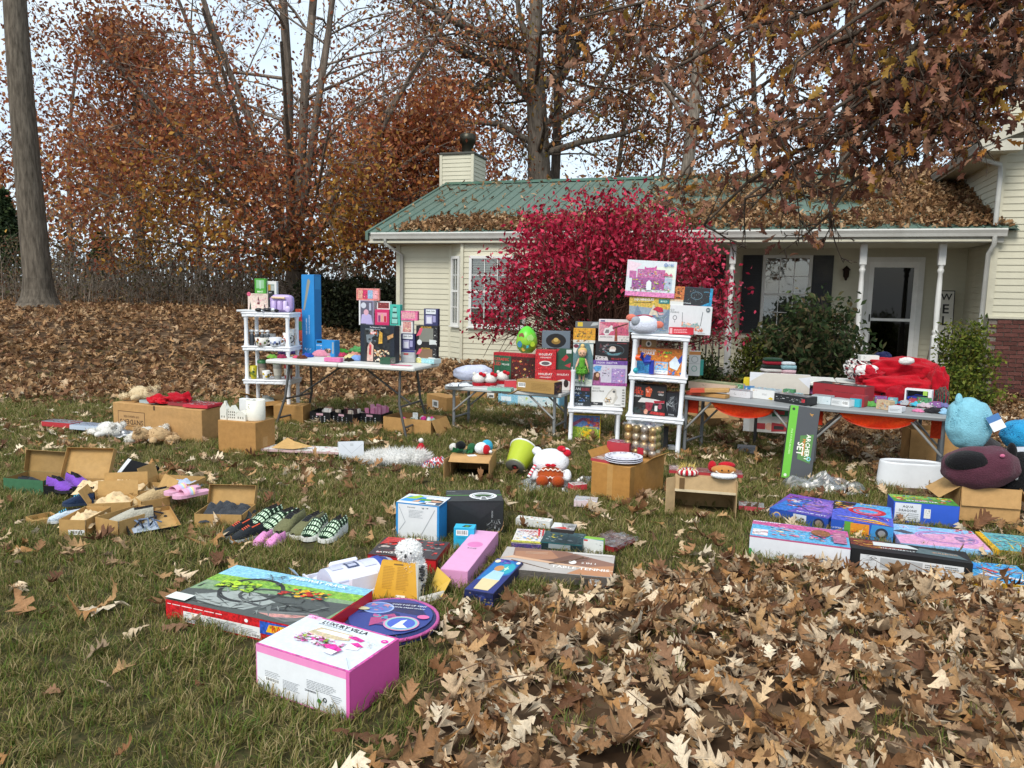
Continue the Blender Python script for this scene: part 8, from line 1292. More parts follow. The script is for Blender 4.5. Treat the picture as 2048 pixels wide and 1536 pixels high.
up('gift_set', 'lilac teddy gift set on the left of the perfume box', 717, 650, 748, 601, 8.12, .09, 'cdd0d6', [('bg', '8a86a8'), ('r', 0, 0, .1, 1, 'dcdcdc'), ('r', .12, .05, .95, .97, '5a5668'), ('e', .32, .8, .18, .12, 'c0c4d0'), ('p', [(.12, .05), (.95, .05), (.85, .4), (.5, .5), (.2, .42)], 'b0a4d0'), ('e', .5, .52, .17, .12, 'd0a0b0'), ('r', .7, .6, .85, .9, 'a8acc0'), ('r', .1, .0, .5, .06, '1c1c20')], -14, cat='gift set')
up('gift_set', 'coral card of four small boxes at the top of the stack', 711, 601, 760, 577, 8.12, .03, 'd8807a', [('bg', 'da8a84'), ('r', .04, .1, .96, .9, 'c8605a'), ('r', .07, .15, .27, .85, 'd09a86'), ('r', .28, .15, .5, .85, 'c02a5a'), ('r', .5, .15, .72, .85, '8ab0d0'), ('r', .73, .15, .94, .85, 'e0a0a8'), ('n', .1, .2, .92, .8, 10, ['3a3034', 'e8d8a0', 'd84a5a'], .04)], -14, cat='gift set')
up('gift_set', 'white and red lipstick set hanging above the magenta set', 753, 620, 781, 604, 8.1, .05, 'd8d0d0', [('bg', 'dcd4d4'), ('r', .08, .12, .92, .85, '7a2a2c'), ('n', .1, .15, .9, .8, 8, ['d88a8a', 'b84a44', '4a1a1c'], .08, 'r')], -14, cat='gift set'); up('gift_set', 'magenta perfume trio set in the middle of the stack', 749, 650, 779, 619, 8.08, .06, 'c0205a', [('bg', 'c4225e'), ('r', .18, .18, .84, .8, 'd88aa0'), ('r', .24, .2, .38, .62, '7a3a6a'), ('r', .45, .22, .58, .7, 'd0a080'), ('r', .65, .2, .8, .58, 'b81c2c')], -14, cat='gift set')
up('gift_set', 'teal trapezoid candle set right of the magenta set', 779, 651, 801, 609, 8.06, .07, '3aa898', [('bg', '3fae9e'), ('p', [(.12, .06), (.82, .06), (.62, .9), (.34, .9)], '1f4a44'), ('r', .28, .66, .66, .84, '8ac4ba'), ('r', .24, .38, .7, .58, '8ac4ba'), ('r', .2, .1, .74, .32, '8ac4ba')], -14, cat='gift set')
up('gift_set', 'pink box of brown cosmetic bottles beside the house wall', 801, 630, 836, 611, 8.0, .05, 'd0608a', [('bg', 'd46a92'), ('r', .05, .2, .86, .85, 'd89aa4'), ('n', .08, .22, .84, .8, 12, ['7a3a34', 'c88a7a', '5a2a28', 'b85a5a'], .06, 'r')], -14, cat='gift set'); up('gift_set', 'white framed tray of pink bath bombs', 802, 655, 826, 629, 8.02, .05, 'd8d8d6', [('bg', 'dadad8'), ('r', .12, .1, .88, .9, 'c8908a'), ('n', .15, .12, .86, .88, 12, ['d8b0a0', 'a85a54', 'c87a6a', 'e0c8a8'], .1)], -14, cat='gift set')
for lab, a, b, c, d_ in (('navy bath salt set at the top right of the stack', 847, 641, 876, 607), ('navy bath salt set under the white framed tray', 801, 688, 830, 655)):
    up('gift_set', lab, a, b, c, d_, 8.0, .07, '2a2c54', [('bg', '30325c'), ('r', .14, .68, .86, .95, 'd4d8dc'), ('t', 'Bath Salts', .5, .84, .14, '3a3c48', .6), ('r', .14, .1, .62, .6, 'a8a4c4'), ('r', .22, .14, .55, .5, 'd0d0dc'), ('r', .66, .2, .86, .58, '9a98c0')], -14, cat='gift set')
for lab, a, b, c, d_ in (('black bar mirror box, upper of two', 831, 684, 876, 641), ('black bar mirror box, lower of two', 830, 712, 874, 681)):
    up('gift_set', lab, a, b, c, d_, 7.98, .08, '17171b', [('bg', '1a191c'), ('r', .14, .25, .80, .88, '77786f' if 'upper' in lab else '7a5f48'), ('t', 'MULE BAR', .48, .92, .1, 'c8a03a', .5), ('p', [(.0, .5), (.2, .9), (.32, .86), (.2, .55)], 'd0506a'), ('e', .16, .22, .11, .13, 'd0d4d4'), ('p', [(.62, .12), (.62, .36), (.92, .34), (.94, .14)], 'c8ccca'), ('n', .82, .1, .98, .95, 7, ['d0d0cc', '3a3a3c'], .04)], -14, cat='gift set')
up('gift_set', 'silver grey oblong set at the foot of the stack', 801, 712, 830, 688, 7.98, .08, '9a9ca0', [('bg', 'a4a6a8'), ('r', 0, .85, 1, 1, '3a3a78'), ('r', .2, .62, .55, .76, 'a84038'), ('fine', .05, .4, .9, .6, 2, 'd0d4d6')], -14, cat='gift set')
carton('gift_set', 'pastel rainbow bath tray at the right front of the long table', 'gift set', bx((803, 722), (868, 728), h=.05, d=.12, z=Z1), 'c8d8d8', 'print', F=[('bg', 'c8d4d0'), ('r', 0, 0, .3, 1, 'd8a8b0'), ('r', .3, 0, .62, 1, 'd4d08a'), ('r', .62, 0, 1, 1, '9accd4'), ('n', .02, .1, .98, .9, 12, ['e0dcd8', 'c8e0e0'], .06)], T=[('bg', 'ccd8d8'), ('n', .05, .05, .95, .95, 12, ['e0e4e4', 'b8dce0', 'dcd8b0'], .1)])
flat_pack('magazine', 'pink magazine hanging over the right front edge of the long table', onT(800, 731, Z1 + .002), Y1, .22, .16, .008, 'c8607e', [('bg', 'd07088'), ('fine', .1, .2, .8, .3, 1, 'e8c0c8')], film=False, tilt=(R(-8), 0), cat='magazine')
up('gift_box', 'dark green soap box lying on the long table', 759, 724, 781, 711, 7.72, .12, '23452f', [('bg', '28503a'), ('n', .1, .1, .5, .9, 4, ['16301f', '3a6a4a'], .12)], -18, R=[('bg', '6a6c64'), ('n', .1, .1, .9, .9, 6, ['8a8a80', 'a8a49a'], .2)])
soft('plush_slippers', 'pair of folded pink plush slippers on the long table', 'slippers', onT(742, 722, Z1), Y1, [((-.06, .05, 0), (.075, .09, .085), 'd49ab0', .12), ((.09, .05, 0), (.075, .09, .085), 'd8a2b6', .12)], 'plush', part='slipper')
soft('plush_slippers', 'light blue plush slipper on the long table', 'slippers', onT(711, 721, Z1), Y1, [((0, .03, 0), (.08, .06, .06), '7a9ad0', .1)], 'plush', part='slipper'); soft('eye_mask', 'pink round plush mask on the long table', 'mask', onT(634, 713, Z1), Y1, [((0, .08, 0), (.11, .07, .075), 'd0889c', .1), ((.12, .1, 0), (.06, .05, .06), 'b08a9a', .2)], 'plush')
tbi = [(541, 716, '6a9a3a', .05, 'small green pack at the left corner of the long table'), (560, 716, '8a2a4a', .05, 'dark red wrapped pack beside the green pack'), (572, 708, '8a70b8', .10, 'lilac pouch at the back left of the long table'), (590, 716, 'c84a6a', .035, 'red and white wrapped sweet on the long table'), (601, 717, '5a3020', .05, 'brown plush toy on the long table'), (612, 714, '2a4aa0', .06, 'royal blue ball on the long table'), (622, 708, 'b88a5a', .05, 'tan plush head beside the tall blue box'), (655, 718, 'b8c890', .035, 'pale green soap on the long table'), (664, 708, 'c8ccd0', .07, 'silver foil pack in front of the small blue box'), (683, 705, '4a9a3a', .06, 'bright green pouch at the back of the long table'), (680, 713, 'b83a5a', .06, 'rose pink wrapped pack in the middle of the long table'), (698, 717, 'c8c08a', .06, 'cream plush ball in the middle of the long table'), (706, 712, 'c88a7a', .06, 'peach plush ball behind the light blue slipper'), (695, 722, '2c2420', .045, 'dark brown plush ball on the table edge'), (712, 704, '5a9a5a', .09, 'green and grey folder standing left of the perfume box'), (742, 705, 'd0ccd4', .10, 'white folded towel in front of the perfume box'), (770, 706, 'c8c8d0', .06, 'pale grey pouch in front of the perfume box')]
for px, py, c, s_, lab in tbi: soft('small_gift', lab, 'gift', onT(px, py, Z1), Y1, [((0, .02, 0), (s_ * 1.15, s_ * .8, s_ * .75), c, .45), ((s_ * .5, 0, 0), (s_ * .6, s_ * .5, s_ * .5), c, .5)], 'fabric', 'small things along the long table', 'wrap')
m = MB(); m.box(-.10, 0, 0, .10, .07, .045, 'cf6a9c', bev=.006)
for k in range(12): m.box(-.095 + k * .016, -.003, .004, -.088 + k * .016, .0, .041, 'd884ae')
o = m.build('ribbed_box', 'plastic'); o.location = onT(664, 724, Z1); o.rotation_euler = (0, 0, Y1); tag(o, 'ribbed pink plastic case on the front of the long table', 'case')
# left shelf goods
e1 = Vector((math.cos(R(-4)), math.sin(R(-4)), 0)); n1 = Vector((-math.sin(R(-4)), math.cos(R(-4)), 0)); L0 = Vector((-2.78, 8.32, 0))
def sh(u, v, z): return L0 + e1 * u + n1 * v + Vector((0, 0, z))
m = MB(); m.box(-.14, 0, 0, .14, .3, .022, 'd0d2d4', bev=.004); o = m.build('storage_lid', 'plastic'); o.location = sh(-.19, .0, 1.242); tag(o, 'white plastic lid overhanging the left shelf top', 'lid')  # loose storage lid lying on the top deck
up('gift_set', 'cream box with wine bottle pictures on the left shelf top', 495, 615, 537, 579, 8.5, .08, 'c8b8a8', [('bg', 'd8c4b8'), ('e', .06, .96, .1, .12, 'd05a7a'), ('p', [(.06, .05), (.1, .4), (.12, .55), (.15, .4), (.18, .05)], '2c3a2c'), ('p', [(.46, .4), (.5, .7), (.53, .85), (.56, .7), (.6, .4)], '6a2a34'), ('p', [(.78, .05), (.8, .3), (.84, .45), (.87, .3), (.9, .05)], '3a2c34'), ('n', .2, .2, .95, .9, 14, ['e0b0b0', 'd89a9a', 'e8d8cc', 'c8a8a8'], .08), ('fine', .25, .9, .9, .96, 1, '8a6a5a')], -4, cat='gift set')
up('gift_set', 'green bottle gift box standing on the cream box', 509, 579, 532, 549, 8.55, .06, '3a8a2a', [('bg', '45962f'), ('r', .15, .35, .85, .9, '8ab88a'), ('p', [(.45, .3), (.55, .3), (.62, .85), (.4, .85)], 'a8c8b0'), ('t', 'MINT', .5, .12, .12, 'd8ecd0', .6)], -4, cat='gift set'); up('gift_set', 'white box with amber bottle behind the black tube', 533, 612, 554, 551, 8.58, .06, 'd4d4d0', [('bg', 'd8d8d4'), ('r', .14, .3, .8, .9, '8a9a90'), ('r', .18, .5, .42, .88, 'b8862a'), ('r', .5, .3, .75, .85, 'a8b0ac')], -4, cat='gift set')
up('product_box', 'tall narrow black tube box on the left shelf top', 537, 617, 546, 574, 8.42, .05, '17171a', [('bg', '18181b'), ('t', 'MIST', .5, .9, .05, 'd8d8d8', .7), ('e', .6, .62, .3, .06, 'a84a8a'), ('t', 'ROSE', .5, .2, .05, 'c8c8c8', .7)], -4, cat='box')
cb_ = thing('cosmetic_bag', 'clear lilac cosmetic bag with brushes on the left shelf top', 'bag', sh(.14, .08, 1.242), R(-4)); m = MB(); m.ell((0, .06, .10), (.135, .05, .10), 'a894c4', 24, 12, pw=.45); m.build('pouch', 'plastic', cb_); m = MB()
for x, w_, c in ((-.07, .03, 'b8a4d0'), (0, .032, 'b09ac8'), (.06, .026, 'c8b8dc')): m.lathe([(w_, 0), (w_, .09), (w_ * .6, .10)], c, 12, Matrix.Translation((x, .0, .03)))
m.ell((.09, -.01, .04), (.035, .02, .035), 'c4b4d8', 12, 8); m.tube([(-.09, -.01, .165), (.06, -.01, .16)], .014, 'd0b490', 8); m.build('bottles', 'plastic', cb_)
sg = thing('sunglasses', 'black eye massagers and watches lying on the left shelf top', 'goggles', sh(-.02, -.0, 1.243), R(-4)); m = MB()
for x in (-.06, .04): m.ell((x, .01, .025), (.042, .03, .022), '131316', 14, 8)
m.tube([(-.02, 0, .02), (.0, -.01, .03), (.02, 0, .02)], .012, '131316', 8); m.build('lenses', 'plastic', sg); m = MB(); m.ell((.11, -.005, .025), (.025, .012, .025), 'c8ccd0', 14, 8); m.ell((-.01, -.02, .015), (.012, .008, .012), 'c8ccd0', 10, 6); m.ell((.15, .0, .02), (.03, .02, .018), '1a1a1c', 10, 6); m.build('watch', 'metal', sg)
# second deck
for i in range(4):
    bt = thing('pump_bottle', ('first', 'second', 'third', 'fourth')[i] + ' dark pump bottle from the left on the middle deck', 'bottle', sh(-.205 + .062 * i, .1, .862), 0, 'dark pump bottles'); m = MB(); m.lathe([(.026, 0), (.027, .11), (.02, .125), (.01, .13)], '3a3f45', 14); m.build('bottle', 'plastic', bt); m = MB(); m.lathe([(.012, .128), (.012, .15), (.022, .152), (.022, .175), (.0, .178)], 'd8dadc', 12); m.box(-.03, -.006, .155, .0, .006, .167, 'd8dadc'); m.build('pump', 'plastic', bt)
def mug(name, lab, loc, r0, h, col, spots, hc=None, side=1):
    ro = thing(name, lab, 'mug', loc, 0); m = MB(); m.lathe([(0, .002), (r0 * .72, 0), (r0 * .8, .008), (r0, h), (r0 * .94, h), (r0 * .72, .012)], col, 24); m.build('cup', 'plastic', ro); m = MB(); m.tube([(side * r0 * .9, 0, h * .8), (side * r0 * 1.4, 0, h * .75), (side * r0 * 1.45, 0, h * .4), (side * r0 * .85, 0, h * .25)], r0 * .13, hc or col, 8); m.build('handle', 'plastic', ro)
    if spots:
        m = MB(); r = random.Random(len(lab))
        for k in range(7): a = r.uniform(3.4, 6.0); z = r.uniform(.25, .8) * h; rr_ = r0 * (.8 + .2 * z / h) + .0015; M = Matrix.Rotation(a, 4, 'Z') @ Matrix.Translation((rr_, 0, z)) @ Matrix.Rotation(R(90), 4, 'Y'); q = r.uniform(.008, .016); m.add([(q * math.cos(t), q * math.sin(t), 0) for t in np.linspace(0, 6.28, 9)[:-1]], [tuple(range(8))], r.choice(spots), M)
        m.build('print', 'matte', ro)
    return ro
mug('mug', 'wide white mug with autumn print on the middle deck', sh(-.06, .03, .862), .075, .095, 'd6d2ca', ['7a3a2a', 'b88a2a', '5a6a2a'], side=1); mug('mug', 'wide white bowl mug with blue print on the middle deck', sh(.10, .03, .862), .07, .10, 'd0d4dc', ['5a6a9a', '4a5a80', '2a2c34'], side=1)
mug('tall_mug', 'tall white mug with red cardinal print on the middle deck', sh(.21, .1, .862), .05, .15, 'd6d4ce', ['a82a24', 'b83a2a', '3a4a3a'], hc='1a1a1a'); up('gift_set', 'white framed gift box with dark window at the back of the middle deck', 526, 683, 549, 662, 8.6, .05, 'd4d2cc', [('bg', 'd4d2cc'), ('r', .2, .15, .85, .65, '26282c')], -4, cat='gift set')
mug('tall_mug', 'second tall mug with pale stripes beside the cardinal mug', sh(.20, .22, .862), .05, .19, 'd2d0cc', ['8a8a86', 'b8b4ae'], hc='d2d0cc')
# lowest deck
mug('mug', 'white mug with yellow print on the lowest deck', sh(-.02, .04, .482), .045, .10, 'd8d8d6', ['d0b020', 'c8a818', '3a3a20']); mug('character_cup', 'yellow green cup at the left of the lowest deck', sh(-.17, .05, .482), .04, .15, 'b0a41c', ['2a4a2a', '6a7a1a'], side=-1)
for i, (u, v, c, lid, lab) in enumerate(((-.11, .14, '7a7068', '2f6a3c', 'clear treat jar with green lid on the lowest deck'), (.09, .1, '8a8a84', '3a8a3a', 'clear tumbler with green and red top on the lowest deck'), (.2, .14, '8a3a3a', 'a02430', 'clear tumbler with red top on the lowest deck'))):
    ro = thing('tumbler', lab, 'tumbler', sh(u, v, .482), 0); m = MB(); m.lathe([(.04, 0), (.05, .17), (.05, .175)], c, 20); m.build('body', 'plastic', ro); m = MB(); m.lathe([(.052, .172), (.054, .2), (.03, .215), (0, .216)], lid, 20); m.build('lid', 'plastic', ro); m = MB(); m.lathe([(.0415, .03), (.0485, .12)], 'b8b4a8' if i else 'a89a8a', 20, caps=False); m.build('sleeve', 'print', ro)
# ------------------------------------------------------------------ camping tables
Z3 = .572
def c3(name, lab, bl, br, tl, d, col, F_, cat='box', **k): return tb(name, lab, bl, br, tl, d, col, F_, Z3, cat, **k)
c3('product_box', 'large cream box with green lid print on the left camping table', (1376, 776), (1470, 786), (1376, 762), .24, 'c4a890', [('bg', 'c8ae98'), ('n', .3, .3, .4, .8, 3, ['3a3a38'], .05, 'r')], T=[('bg', '8a8f66'), ('n', .03, .05, .97, .95, 24, ['a8ac84', '6f7a4e', '9aa078'], .08), ('e', .5, .5, .25, .2, 'c8c8a0'), ('e', .5, .5, .2, .14, 'a0a67c')])
for i, (bl, br, z_, c, lab) in enumerate((((1372, 789), (1450, 798), 0., 'a87f4e', 'lower kraft mailer with red end on the left camping table'), ((1380, 783), (1458, 788), .045, 'b08a58', 'upper kraft mailer with red end on the left camping table'))):
    g = bx(bl, br, h=.035, d=.10, z=Z3 + z_); carton('mailer_box', lab, 'box', g, c, 'card', amat='print', tilt=(0, R(-4 * i), 0)[:2], F=[('r', 0, .05, .38, .95, 'b8432a')], T=[('r', 0, 0, .36, 1, 'c04c30')])
c3('model_box', 'flat white model box left of the upright white box', (1453, 792), (1500, 797), (1453, 779), .16, 'c4c2c4', [('bg', 'cac8ca'), ('n', .1, .25, .9, .75, 8, ['8a8a8c', '3a3a3c', 'b04040'], .06, 'r')], T=[('bg', '8a8a8e'), ('n', .05, .05, .95, .95, 14, ['b8b0b8', '6a6a70', 'd08a8a'], .1)])
c3('model_box', 'white model box with yellow part print on the left camping table', (1500, 795), (1548, 801), (1500, 776), .15, 'd4d4d2', [('bg', 'd8d8d6'), ('n', .05, .75, .3, .92, 4, ['b03a4a', 'c8a040'], .05, 'r'), ('fine', .5, .4, .72, .6, 2, '8a8a8c'), ('p', [(.75, .1), (.85, .3), (.98, .15), (.9, .02)], 'd0b428')], T=[('bg', '9ab0b8'), ('n', .03, .05, .97, .95, 16, ['6aa0c0', 'c86a5a', 'd8d0c0', '4a7a4a', '8a5a4a'], .1)])
c3('model_box', 'black model box at the right of the left camping table', (1548, 802), (1612, 812), (1548, 786), .16, '17181a', [('bg', '1b1c1e'), ('n', .05, .2, .9, .8, 9, ['c8c8c8', '8a8a8a', 'd8d8d8'], .07, 'r'), ('r', .86, .35, .96, .75, 'b03038')], T=[('bg', '6a6a6c'), ('n', .03, .05, .97, .95, 16, ['9a9a9a', '4a4a4c', 'c8b8b0', '7a5a4a'], .1)])
soft('plush_heap', 'row of small coloured plush toys behind the model boxes', 'plush', G(1545, 782, Z3), Y3, [((-.2, .16, 0), (.11, .06, .06), '4a90b8', .5), ((-.06, .15, 0), (.09, .06, .07), '6aa8c8', .5), ((.06, .14, 0), (.07, .05, .06), 'a8402f', .5), ((.12, .18, 0), (.08, .05, .09), '3a7a40', .4), ((.2, .15, 0), (.08, .06, .07), 'b8a0a0', .5), ((.3, .12, 0), (.07, .05, .06), '9a6a9a', .4)], 'plush', part='toy')
up('canvas_print', 'white stretched canvas leaning behind the plush row', 1503, 786, 1612, 748, 7.35, .03, 'd2d2d0', [('bg', 'c8c2b8'), ('p', [(0, 1), (.25, 1), (.0, .5)], 'd4d6dc'), ('p', [(1, .9), (.8, .8), (1, .3)], 'd4d6dc')], -20, cat='canvas'); up('storage_tub', 'small yellow tub behind the cream box', 1487, 776, 1504, 752, 7.5, .12, 'c8b41c', [('bg', 'd0bc22')], -20, cat='tub')
rb = tb('gift_box', 'deep red keepsake box with dark printed lid on the right camping table', (1624, 797), (1727, 810), (1624, 764), .20, '8c1f26', [('bg', '92222a'), ('t', 'ETHIC', .33, .6, .16, '4a1216', .14), ('fine', .45, .55, .8, .62, 1, '5a1a1e'), ('r', 0, .0, 1, .04, '6a161a')], Z3, T=[('bg', '2c2423'), ('n', .05, .1, .95, .9, 12, ['4a3c3a', '3a302e', '6a5a55'], .1), ('e', .38, .4, .08, .14, 'c86a3a'), ('e', .38, .45, .05, .08, 'e0dcd4'), ('p', [(.5, .2), (.7, .3), (.75, .5), (.55, .4)], 'd0ccc8'), ('ring', .85, .5, .08, .2, .012, 'c8c4c0')])
c3('gift_box', 'dark red box end below the keepsake box', (1700, 812), (1727, 815), (1700, 790), .12, '8c1f26', [('bg', '941f2a')])
c3('product_box', 'clear topped white box at the left front of the right camping table', (1622, 806), (1661, 810), (1622, 790), .12, 'b8c4c8', [('bg', 'c4d0d4'), ('n', .05, .1, .95, .9, 8, ['8ac0c8', 'e0e4e4', '6a8a98'], .1, 'r')], T=[('bg', '8a9094'), ('n', .05, .05, .95, .95, 14, ['b8bcc0', '5a6064', 'd0d4d8'], .12, 's')])
c3('product_box', 'white barcode box on the right camping table', (1662, 810), (1698, 815), (1662, 796), .10, 'd0d2d2', [('bg', 'd2d4d4'), ('bar', .6, .2, .95, .8), ('fine', .06, .3, .5, .7, 3, '8a8e90')], T=[('bg', 'a8acb0'), ('n', .05, .05, .95, .95, 8, ['c8ccd0', '7a7e82'], .12)]); c3('product_box', 'small turquoise cube box on the right camping table', (1699, 812), (1718, 815), (1699, 796), .08, '2fa4b8', [('bg', '33acc0')], T=[('bg', '3ab4c8')])
c3('product_box', 'small kraft picture box in the middle of the right camping table', (1752, 817), (1778, 821), (1752, 799), .08, 'b49a78', [('bg', 'c0a888'), ('n', .05, .05, .95, .95, 8, ['a07a5a', 'd8c8b0', '8a9aa8', 'b8604a'], .14)])
for lab, a, b, c, d_ in (('small white label box, lower of two', (1780, 822), (1802, 825), (1780, 811), .08), ): c3('product_box', lab, a, b, c, d_, 'c4c8cc', [('bg', 'c8ccd0'), ('fine', .1, .3, .9, .7, 2, '7a7e82')])
up('product_box', 'small white label box, upper of two', 1780, 811, 1802, 799, 6.14, .08, 'c4c8cc', [('bg', 'c8ccd0'), ('fine', .1, .3, .9, .7, 2, '7a7e82')], -26)
for px, py, c, s_, lab in ((1735, 812, '5a9a4a', .06, 'green and white clear pack on the right camping table'), (1808, 808, '2a88c0', .04, 'bright blue ball on the right camping table'), (1818, 810, 'a8684a', .045, 'tan and red toy beside the blue ball'), (1834, 812, '4ab0c8', .05, 'aqua pack in front of the car box'), (1836, 824, 'd07aa0', .035, 'pink round toy at the table edge'), (1848, 814, 'b8a8b0', .05, 'pale pink pack in front of the car box'), (1868, 826, '26262a', .06, 'black beaded pouch at the table edge'), (1890, 828, '8ab4d0', .06, 'light blue pack at the end of the right camping table'), (1862, 812, '7a4a3a', .05, 'brown jar toy in front of the car box'), (1884, 814, '6a6a9a', .05, 'clear violet pack near the table end')):
    soft('small_gift', lab, 'gift', G(px, py, Z3), Y4, [((0, .02, 0), (s_ * 1.2, s_ * .8, s_ * .7), c, .45), ((s_ * .6, 0, 0), (s_ * .5, s_ * .5, s_ * .5), c, .5)], 'fabric', 'small things along the right camping table', 'wrap')
# model car in its window box
g = bx((1808, 803), (1862, 808), tl=(1808, 777), d=.10, z=Z3 + .02); ro = thing('toy_car_box', 'white window box holding a royal blue toy car', 'box', g[0], g[1]); w_, h_ = g[2], g[4]; m = MB()
for a in ((-w_ / 2, 0, -.02, w_ / 2, .1, .012), (-w_ / 2, 0, h_ - .012, w_ / 2, .1, h_), (-w_ / 2, 0, .012, -w_ / 2 + .012, .1, h_ - .012), (w_ / 2 - .03, 0, .012, w_ / 2, .1, h_ - .012)): m.box(*a, 'd8dadc')
m.box(-w_ / 2 + .012, .095, .012, w_ / 2 - .03, .1, h_ - .012, '1c1c22'); m.build('carton', 'print', ro); m = MB(); m.box(w_ / 2 - .07, -.002, h_ - .05, w_ / 2 - .035, .004, h_ - .01, '9ac04a'); m.build('sticker', 'print', ro)
tcx = thing('toy_car', 'royal blue toy sports car in the white window box', 'toy car', g[0] + Vector((0, .0, .015)), g[1]); m = MB(); prof_ = [(-.085, .012), (-.09, .03), (-.05, .038), (-.02, .056), (.03, .056), (.06, .04), (.088, .036), (.09, .014)]; n = len(prof_); m.add([(x, .02, z) for x, z in prof_] + [(x, .08, z) for x, z in prof_], [tuple(range(n)), tuple(range(n, 2 * n))[::-1]] + [(i, n + i, n + (i + 1) % n, (i + 1) % n) for i in range(n)], '1c2fa0'); m.build('body', 'plastic', tcx)
m = MB(); m.add([(-.018, .0185, .053), (-.045, .0185, .039), (.05, .0185, .041), (.028, .0185, .053)], [(0, 1, 2, 3)], '15171c'); m.build('window', 'plastic', tcx)
for x in (-.055, .055): m = MB(); m.lathe([(0, -.008), (.017, -.008), (.017, .008), (0, .008)], '141414', 16, Matrix.Translation((x, .022, .016)) @ Matrix.Rotation(R(90), 4, 'X')); m.lathe([(0, .0085), (.009, .0085)], '8a8a90', 12, Matrix.Translation((x, .022, .016)) @ Matrix.Rotation(R(90), 4, 'X'), caps=False); m.build('wheel', 'plastic', tcx)
# clothes on the table behind
def cloth_stack(name, lab, loc, yaw, layers):
    ro = thing(name, lab, 'clothes', loc, yaw); z = 0
    for i, (w_, d, h, c) in enumerate(layers):
        m = MB(); m.ell((rnd.uniform(-.01, .01), d / 2, z + h / 2), (w_ / 2, d / 2, h / 2), c, 20, 8, pw=.5, amp=.1, freq=3); m.build('folded_item', 'fabric', ro); z += h * .85
    return ro
Zb = .702
cloth_stack('sock_stack', 'stack of red green and black folded socks on the white table', D(1548, 752, 8.25) * 1 - Vector((0, 0, .02)), 0, [(.22, .18, .06, '6a1c26'), (.24, .18, .05, 'c8c4c0'), (.22, .18, .05, '1f2a24'), (.2, .18, .05, '8a1f2c'), (.2, .16, .04, '26402f')]); cloth_stack('sock_stack', 'pink and pale blue folded socks beside the red stack', D(1580, 754, 8.2) - Vector((0, 0, .02)), 0, [(.18, .16, .06, 'd0a4ac'), (.16, .16, .05, 'd8b4bc'), (.17, .16, .06, '8fb4bc'), (.15, .14, .04, 'c8d0d4')])
cl = D(1780, 800, 7.15); cl.z = .30
def drape(name, lab, px, py, Y, rx, rz, ry, col, seed, amp=.28, mat='fabric', cfn=None, cat='clothes'):
    m = MB(); m.ell((0, 0, 0), (rx, ry, rz), col, 56, 34, amp=amp, freq=3.4, pw=.75, cfn=cfn); o = m.build(name, mat); o.location = D(px, py, Y); o.rotation_euler = (0, 0, 0); return tag(o, lab, cat)
drape('red_sweatshirt', 'red sweatshirt heaped at the top of the clothes pile', 1800, 742, 7.2, .32, .13, .22, 'a80f1f', 1, .30); drape('red_sweatshirt', 'red sweatshirt draped down the front of the clothes pile', 1795, 775, 7.05, .36, .12, .18, 'b01322', 2, .30); drape('red_sweatshirt', 'red sleeve hanging at the right of the clothes pile', 1872, 785, 6.95, .08, .24, .12, 'a51020', 3, .25); drape('red_sweatshirt', 'red sleeve hanging at the left of the clothes pile', 1740, 765, 7.1, .11, .14, .12, 'a81021', 4, .3)
pl_ = ['7a1c26', '2a5a4a', '8a2430', '1f3a38']; drape('plaid_pyjamas', 'green plaid pyjama piece under the red sweatshirt', 1785, 785, 6.98, .14, .09, .10, '2a5a4a', 5, .2, cfn=lambda a, b: pl_[(int(a * 6) + 2 * int((b + 2) * 6)) % 4]); drape('red_pyjamas', 'dark red pyjama legs hanging behind the toy car', 1790, 800, 6.9, .11, .14, .08, '981422', 6, .2); drape('plaid_pyjamas', 'plaid sleeve at the right of the toy car', 1880, 805, 6.85, .06, .15, .08, '7a1c26', 7, .2, cfn=lambda a, b: pl_[(int(a * 6) + 2 * int((b + 2) * 6)) % 4])
m = MB(); m.ell((0, 0, 0), (.075, .03, .035), 'd0ccc8', 16, 10, amp=.3, freq=4); o = m.build('printed_patch', 'fabric'); o.location = D(1813, 722, 6.93); tag(o, 'white printed patch on the top red sweatshirt', 'patch')
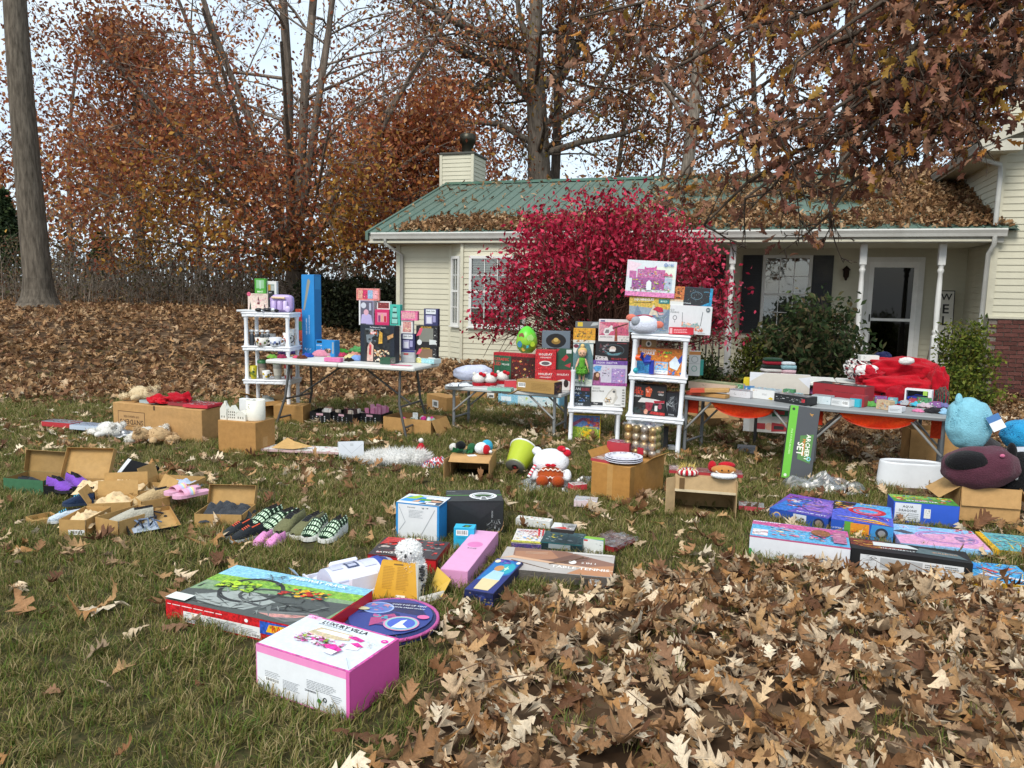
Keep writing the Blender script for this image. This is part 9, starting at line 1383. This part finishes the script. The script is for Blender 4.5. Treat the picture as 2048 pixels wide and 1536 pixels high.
drape('sock_bundle', 'heap of dark and white socks left of the red sweatshirt', 1722, 738, 7.3, .14, .10, .12, '3a3034', 8, .4, cfn=lambda a, b: ['2a2226', 'c8c4c2', '7a1c28', '1c1c20', 'd8d4d0'][int(abs(math.sin(a * 5 + b * 7)) * 5) % 5]); drape('sock_bundle', 'red and white rolled socks in front of the dark sock heap', 1732, 741, 7.05, .11, .055, .06, 'c8c0c0', 9, .2, cfn=lambda a, b: 'b02030' if 1 < (a * 2) % 4 < 2.4 else 'd8d4d2'); up('card_pack', 'white card pack on top of the dark sock heap', 1722, 722, 1757, 711, 7.2, .1, 'd0d2cc', [('bg', 'd4d6d0'), ('n', .1, .2, .6, .8, 4, ['5a7a4a', '8a8e88'], .1, 'r')], -10, cat='pack')  # the flat white piece on the sock heap is a shoe box lid
drape('denim_item', 'dark blue cloth tucked behind the red sweatshirt', 1765, 720, 7.45, .08, .08, .06, '1c2448', 10, .3); drape('red_scarf', 'red knitted scarf spilling over the white table left of the pile', 1742, 752, 7.05, .12, .06, .08, 'a01424', 11, .4)
drape('pale_towel', 'pale blue towel corner hanging left of the plaid pyjamas', 1768, 800, 6.95, .03, .09, .04, 'a8bcc4', 12, .2)

settle()
# extra clutter on the two camping tables and the white table
r_ = random.Random(77); CL = ['c8ccd0', 'b03a44', '3a7ab0', 'd0b04a', '4a8a5a', 'd8d4cc', '8a5a9a', '2a2c30', 'c87a8a', '6ab0b8']; k_ = 0
for tt, (x0, y0), (x1, y1), nn in (('left camping table', (1470, 785), (1608, 800), 7), ('right camping table', (1640, 795), (1890, 818), 11)):
    for q in range(nn):
        f = (q + .5) / nn; c1, c2 = r_.choice(CL), r_.choice(CL); w_, d_, h_ = r_.uniform(.06, .12), r_.uniform(.05, .09), r_.uniform(.03, .08)
        carton('small_box', '%s of %d small packets at the back of the %s' % (('first', 'second', 'third', 'fourth', 'fifth', 'sixth', 'seventh', 'eighth', 'ninth', 'tenth', 'last')[q], nn, tt), 'packet', (G(x0 + (x1 - x0) * f, y0 + (y1 - y0) * f, Z3) + Vector((0, .02 + .05 * r_.random(), 0)), Y3 + r_.uniform(-.4, .4), w_, d_, h_), c1, 'print', F=[('bg', c1), ('n', .05, .1, .95, .9, 5, [c2, 'd8d8d4', r_.choice(CL)], .15)], T=[('bg', c1), ('n', .05, .1, .95, .9, 8, [c2, r_.choice(CL)], .15)])
grow_cover()
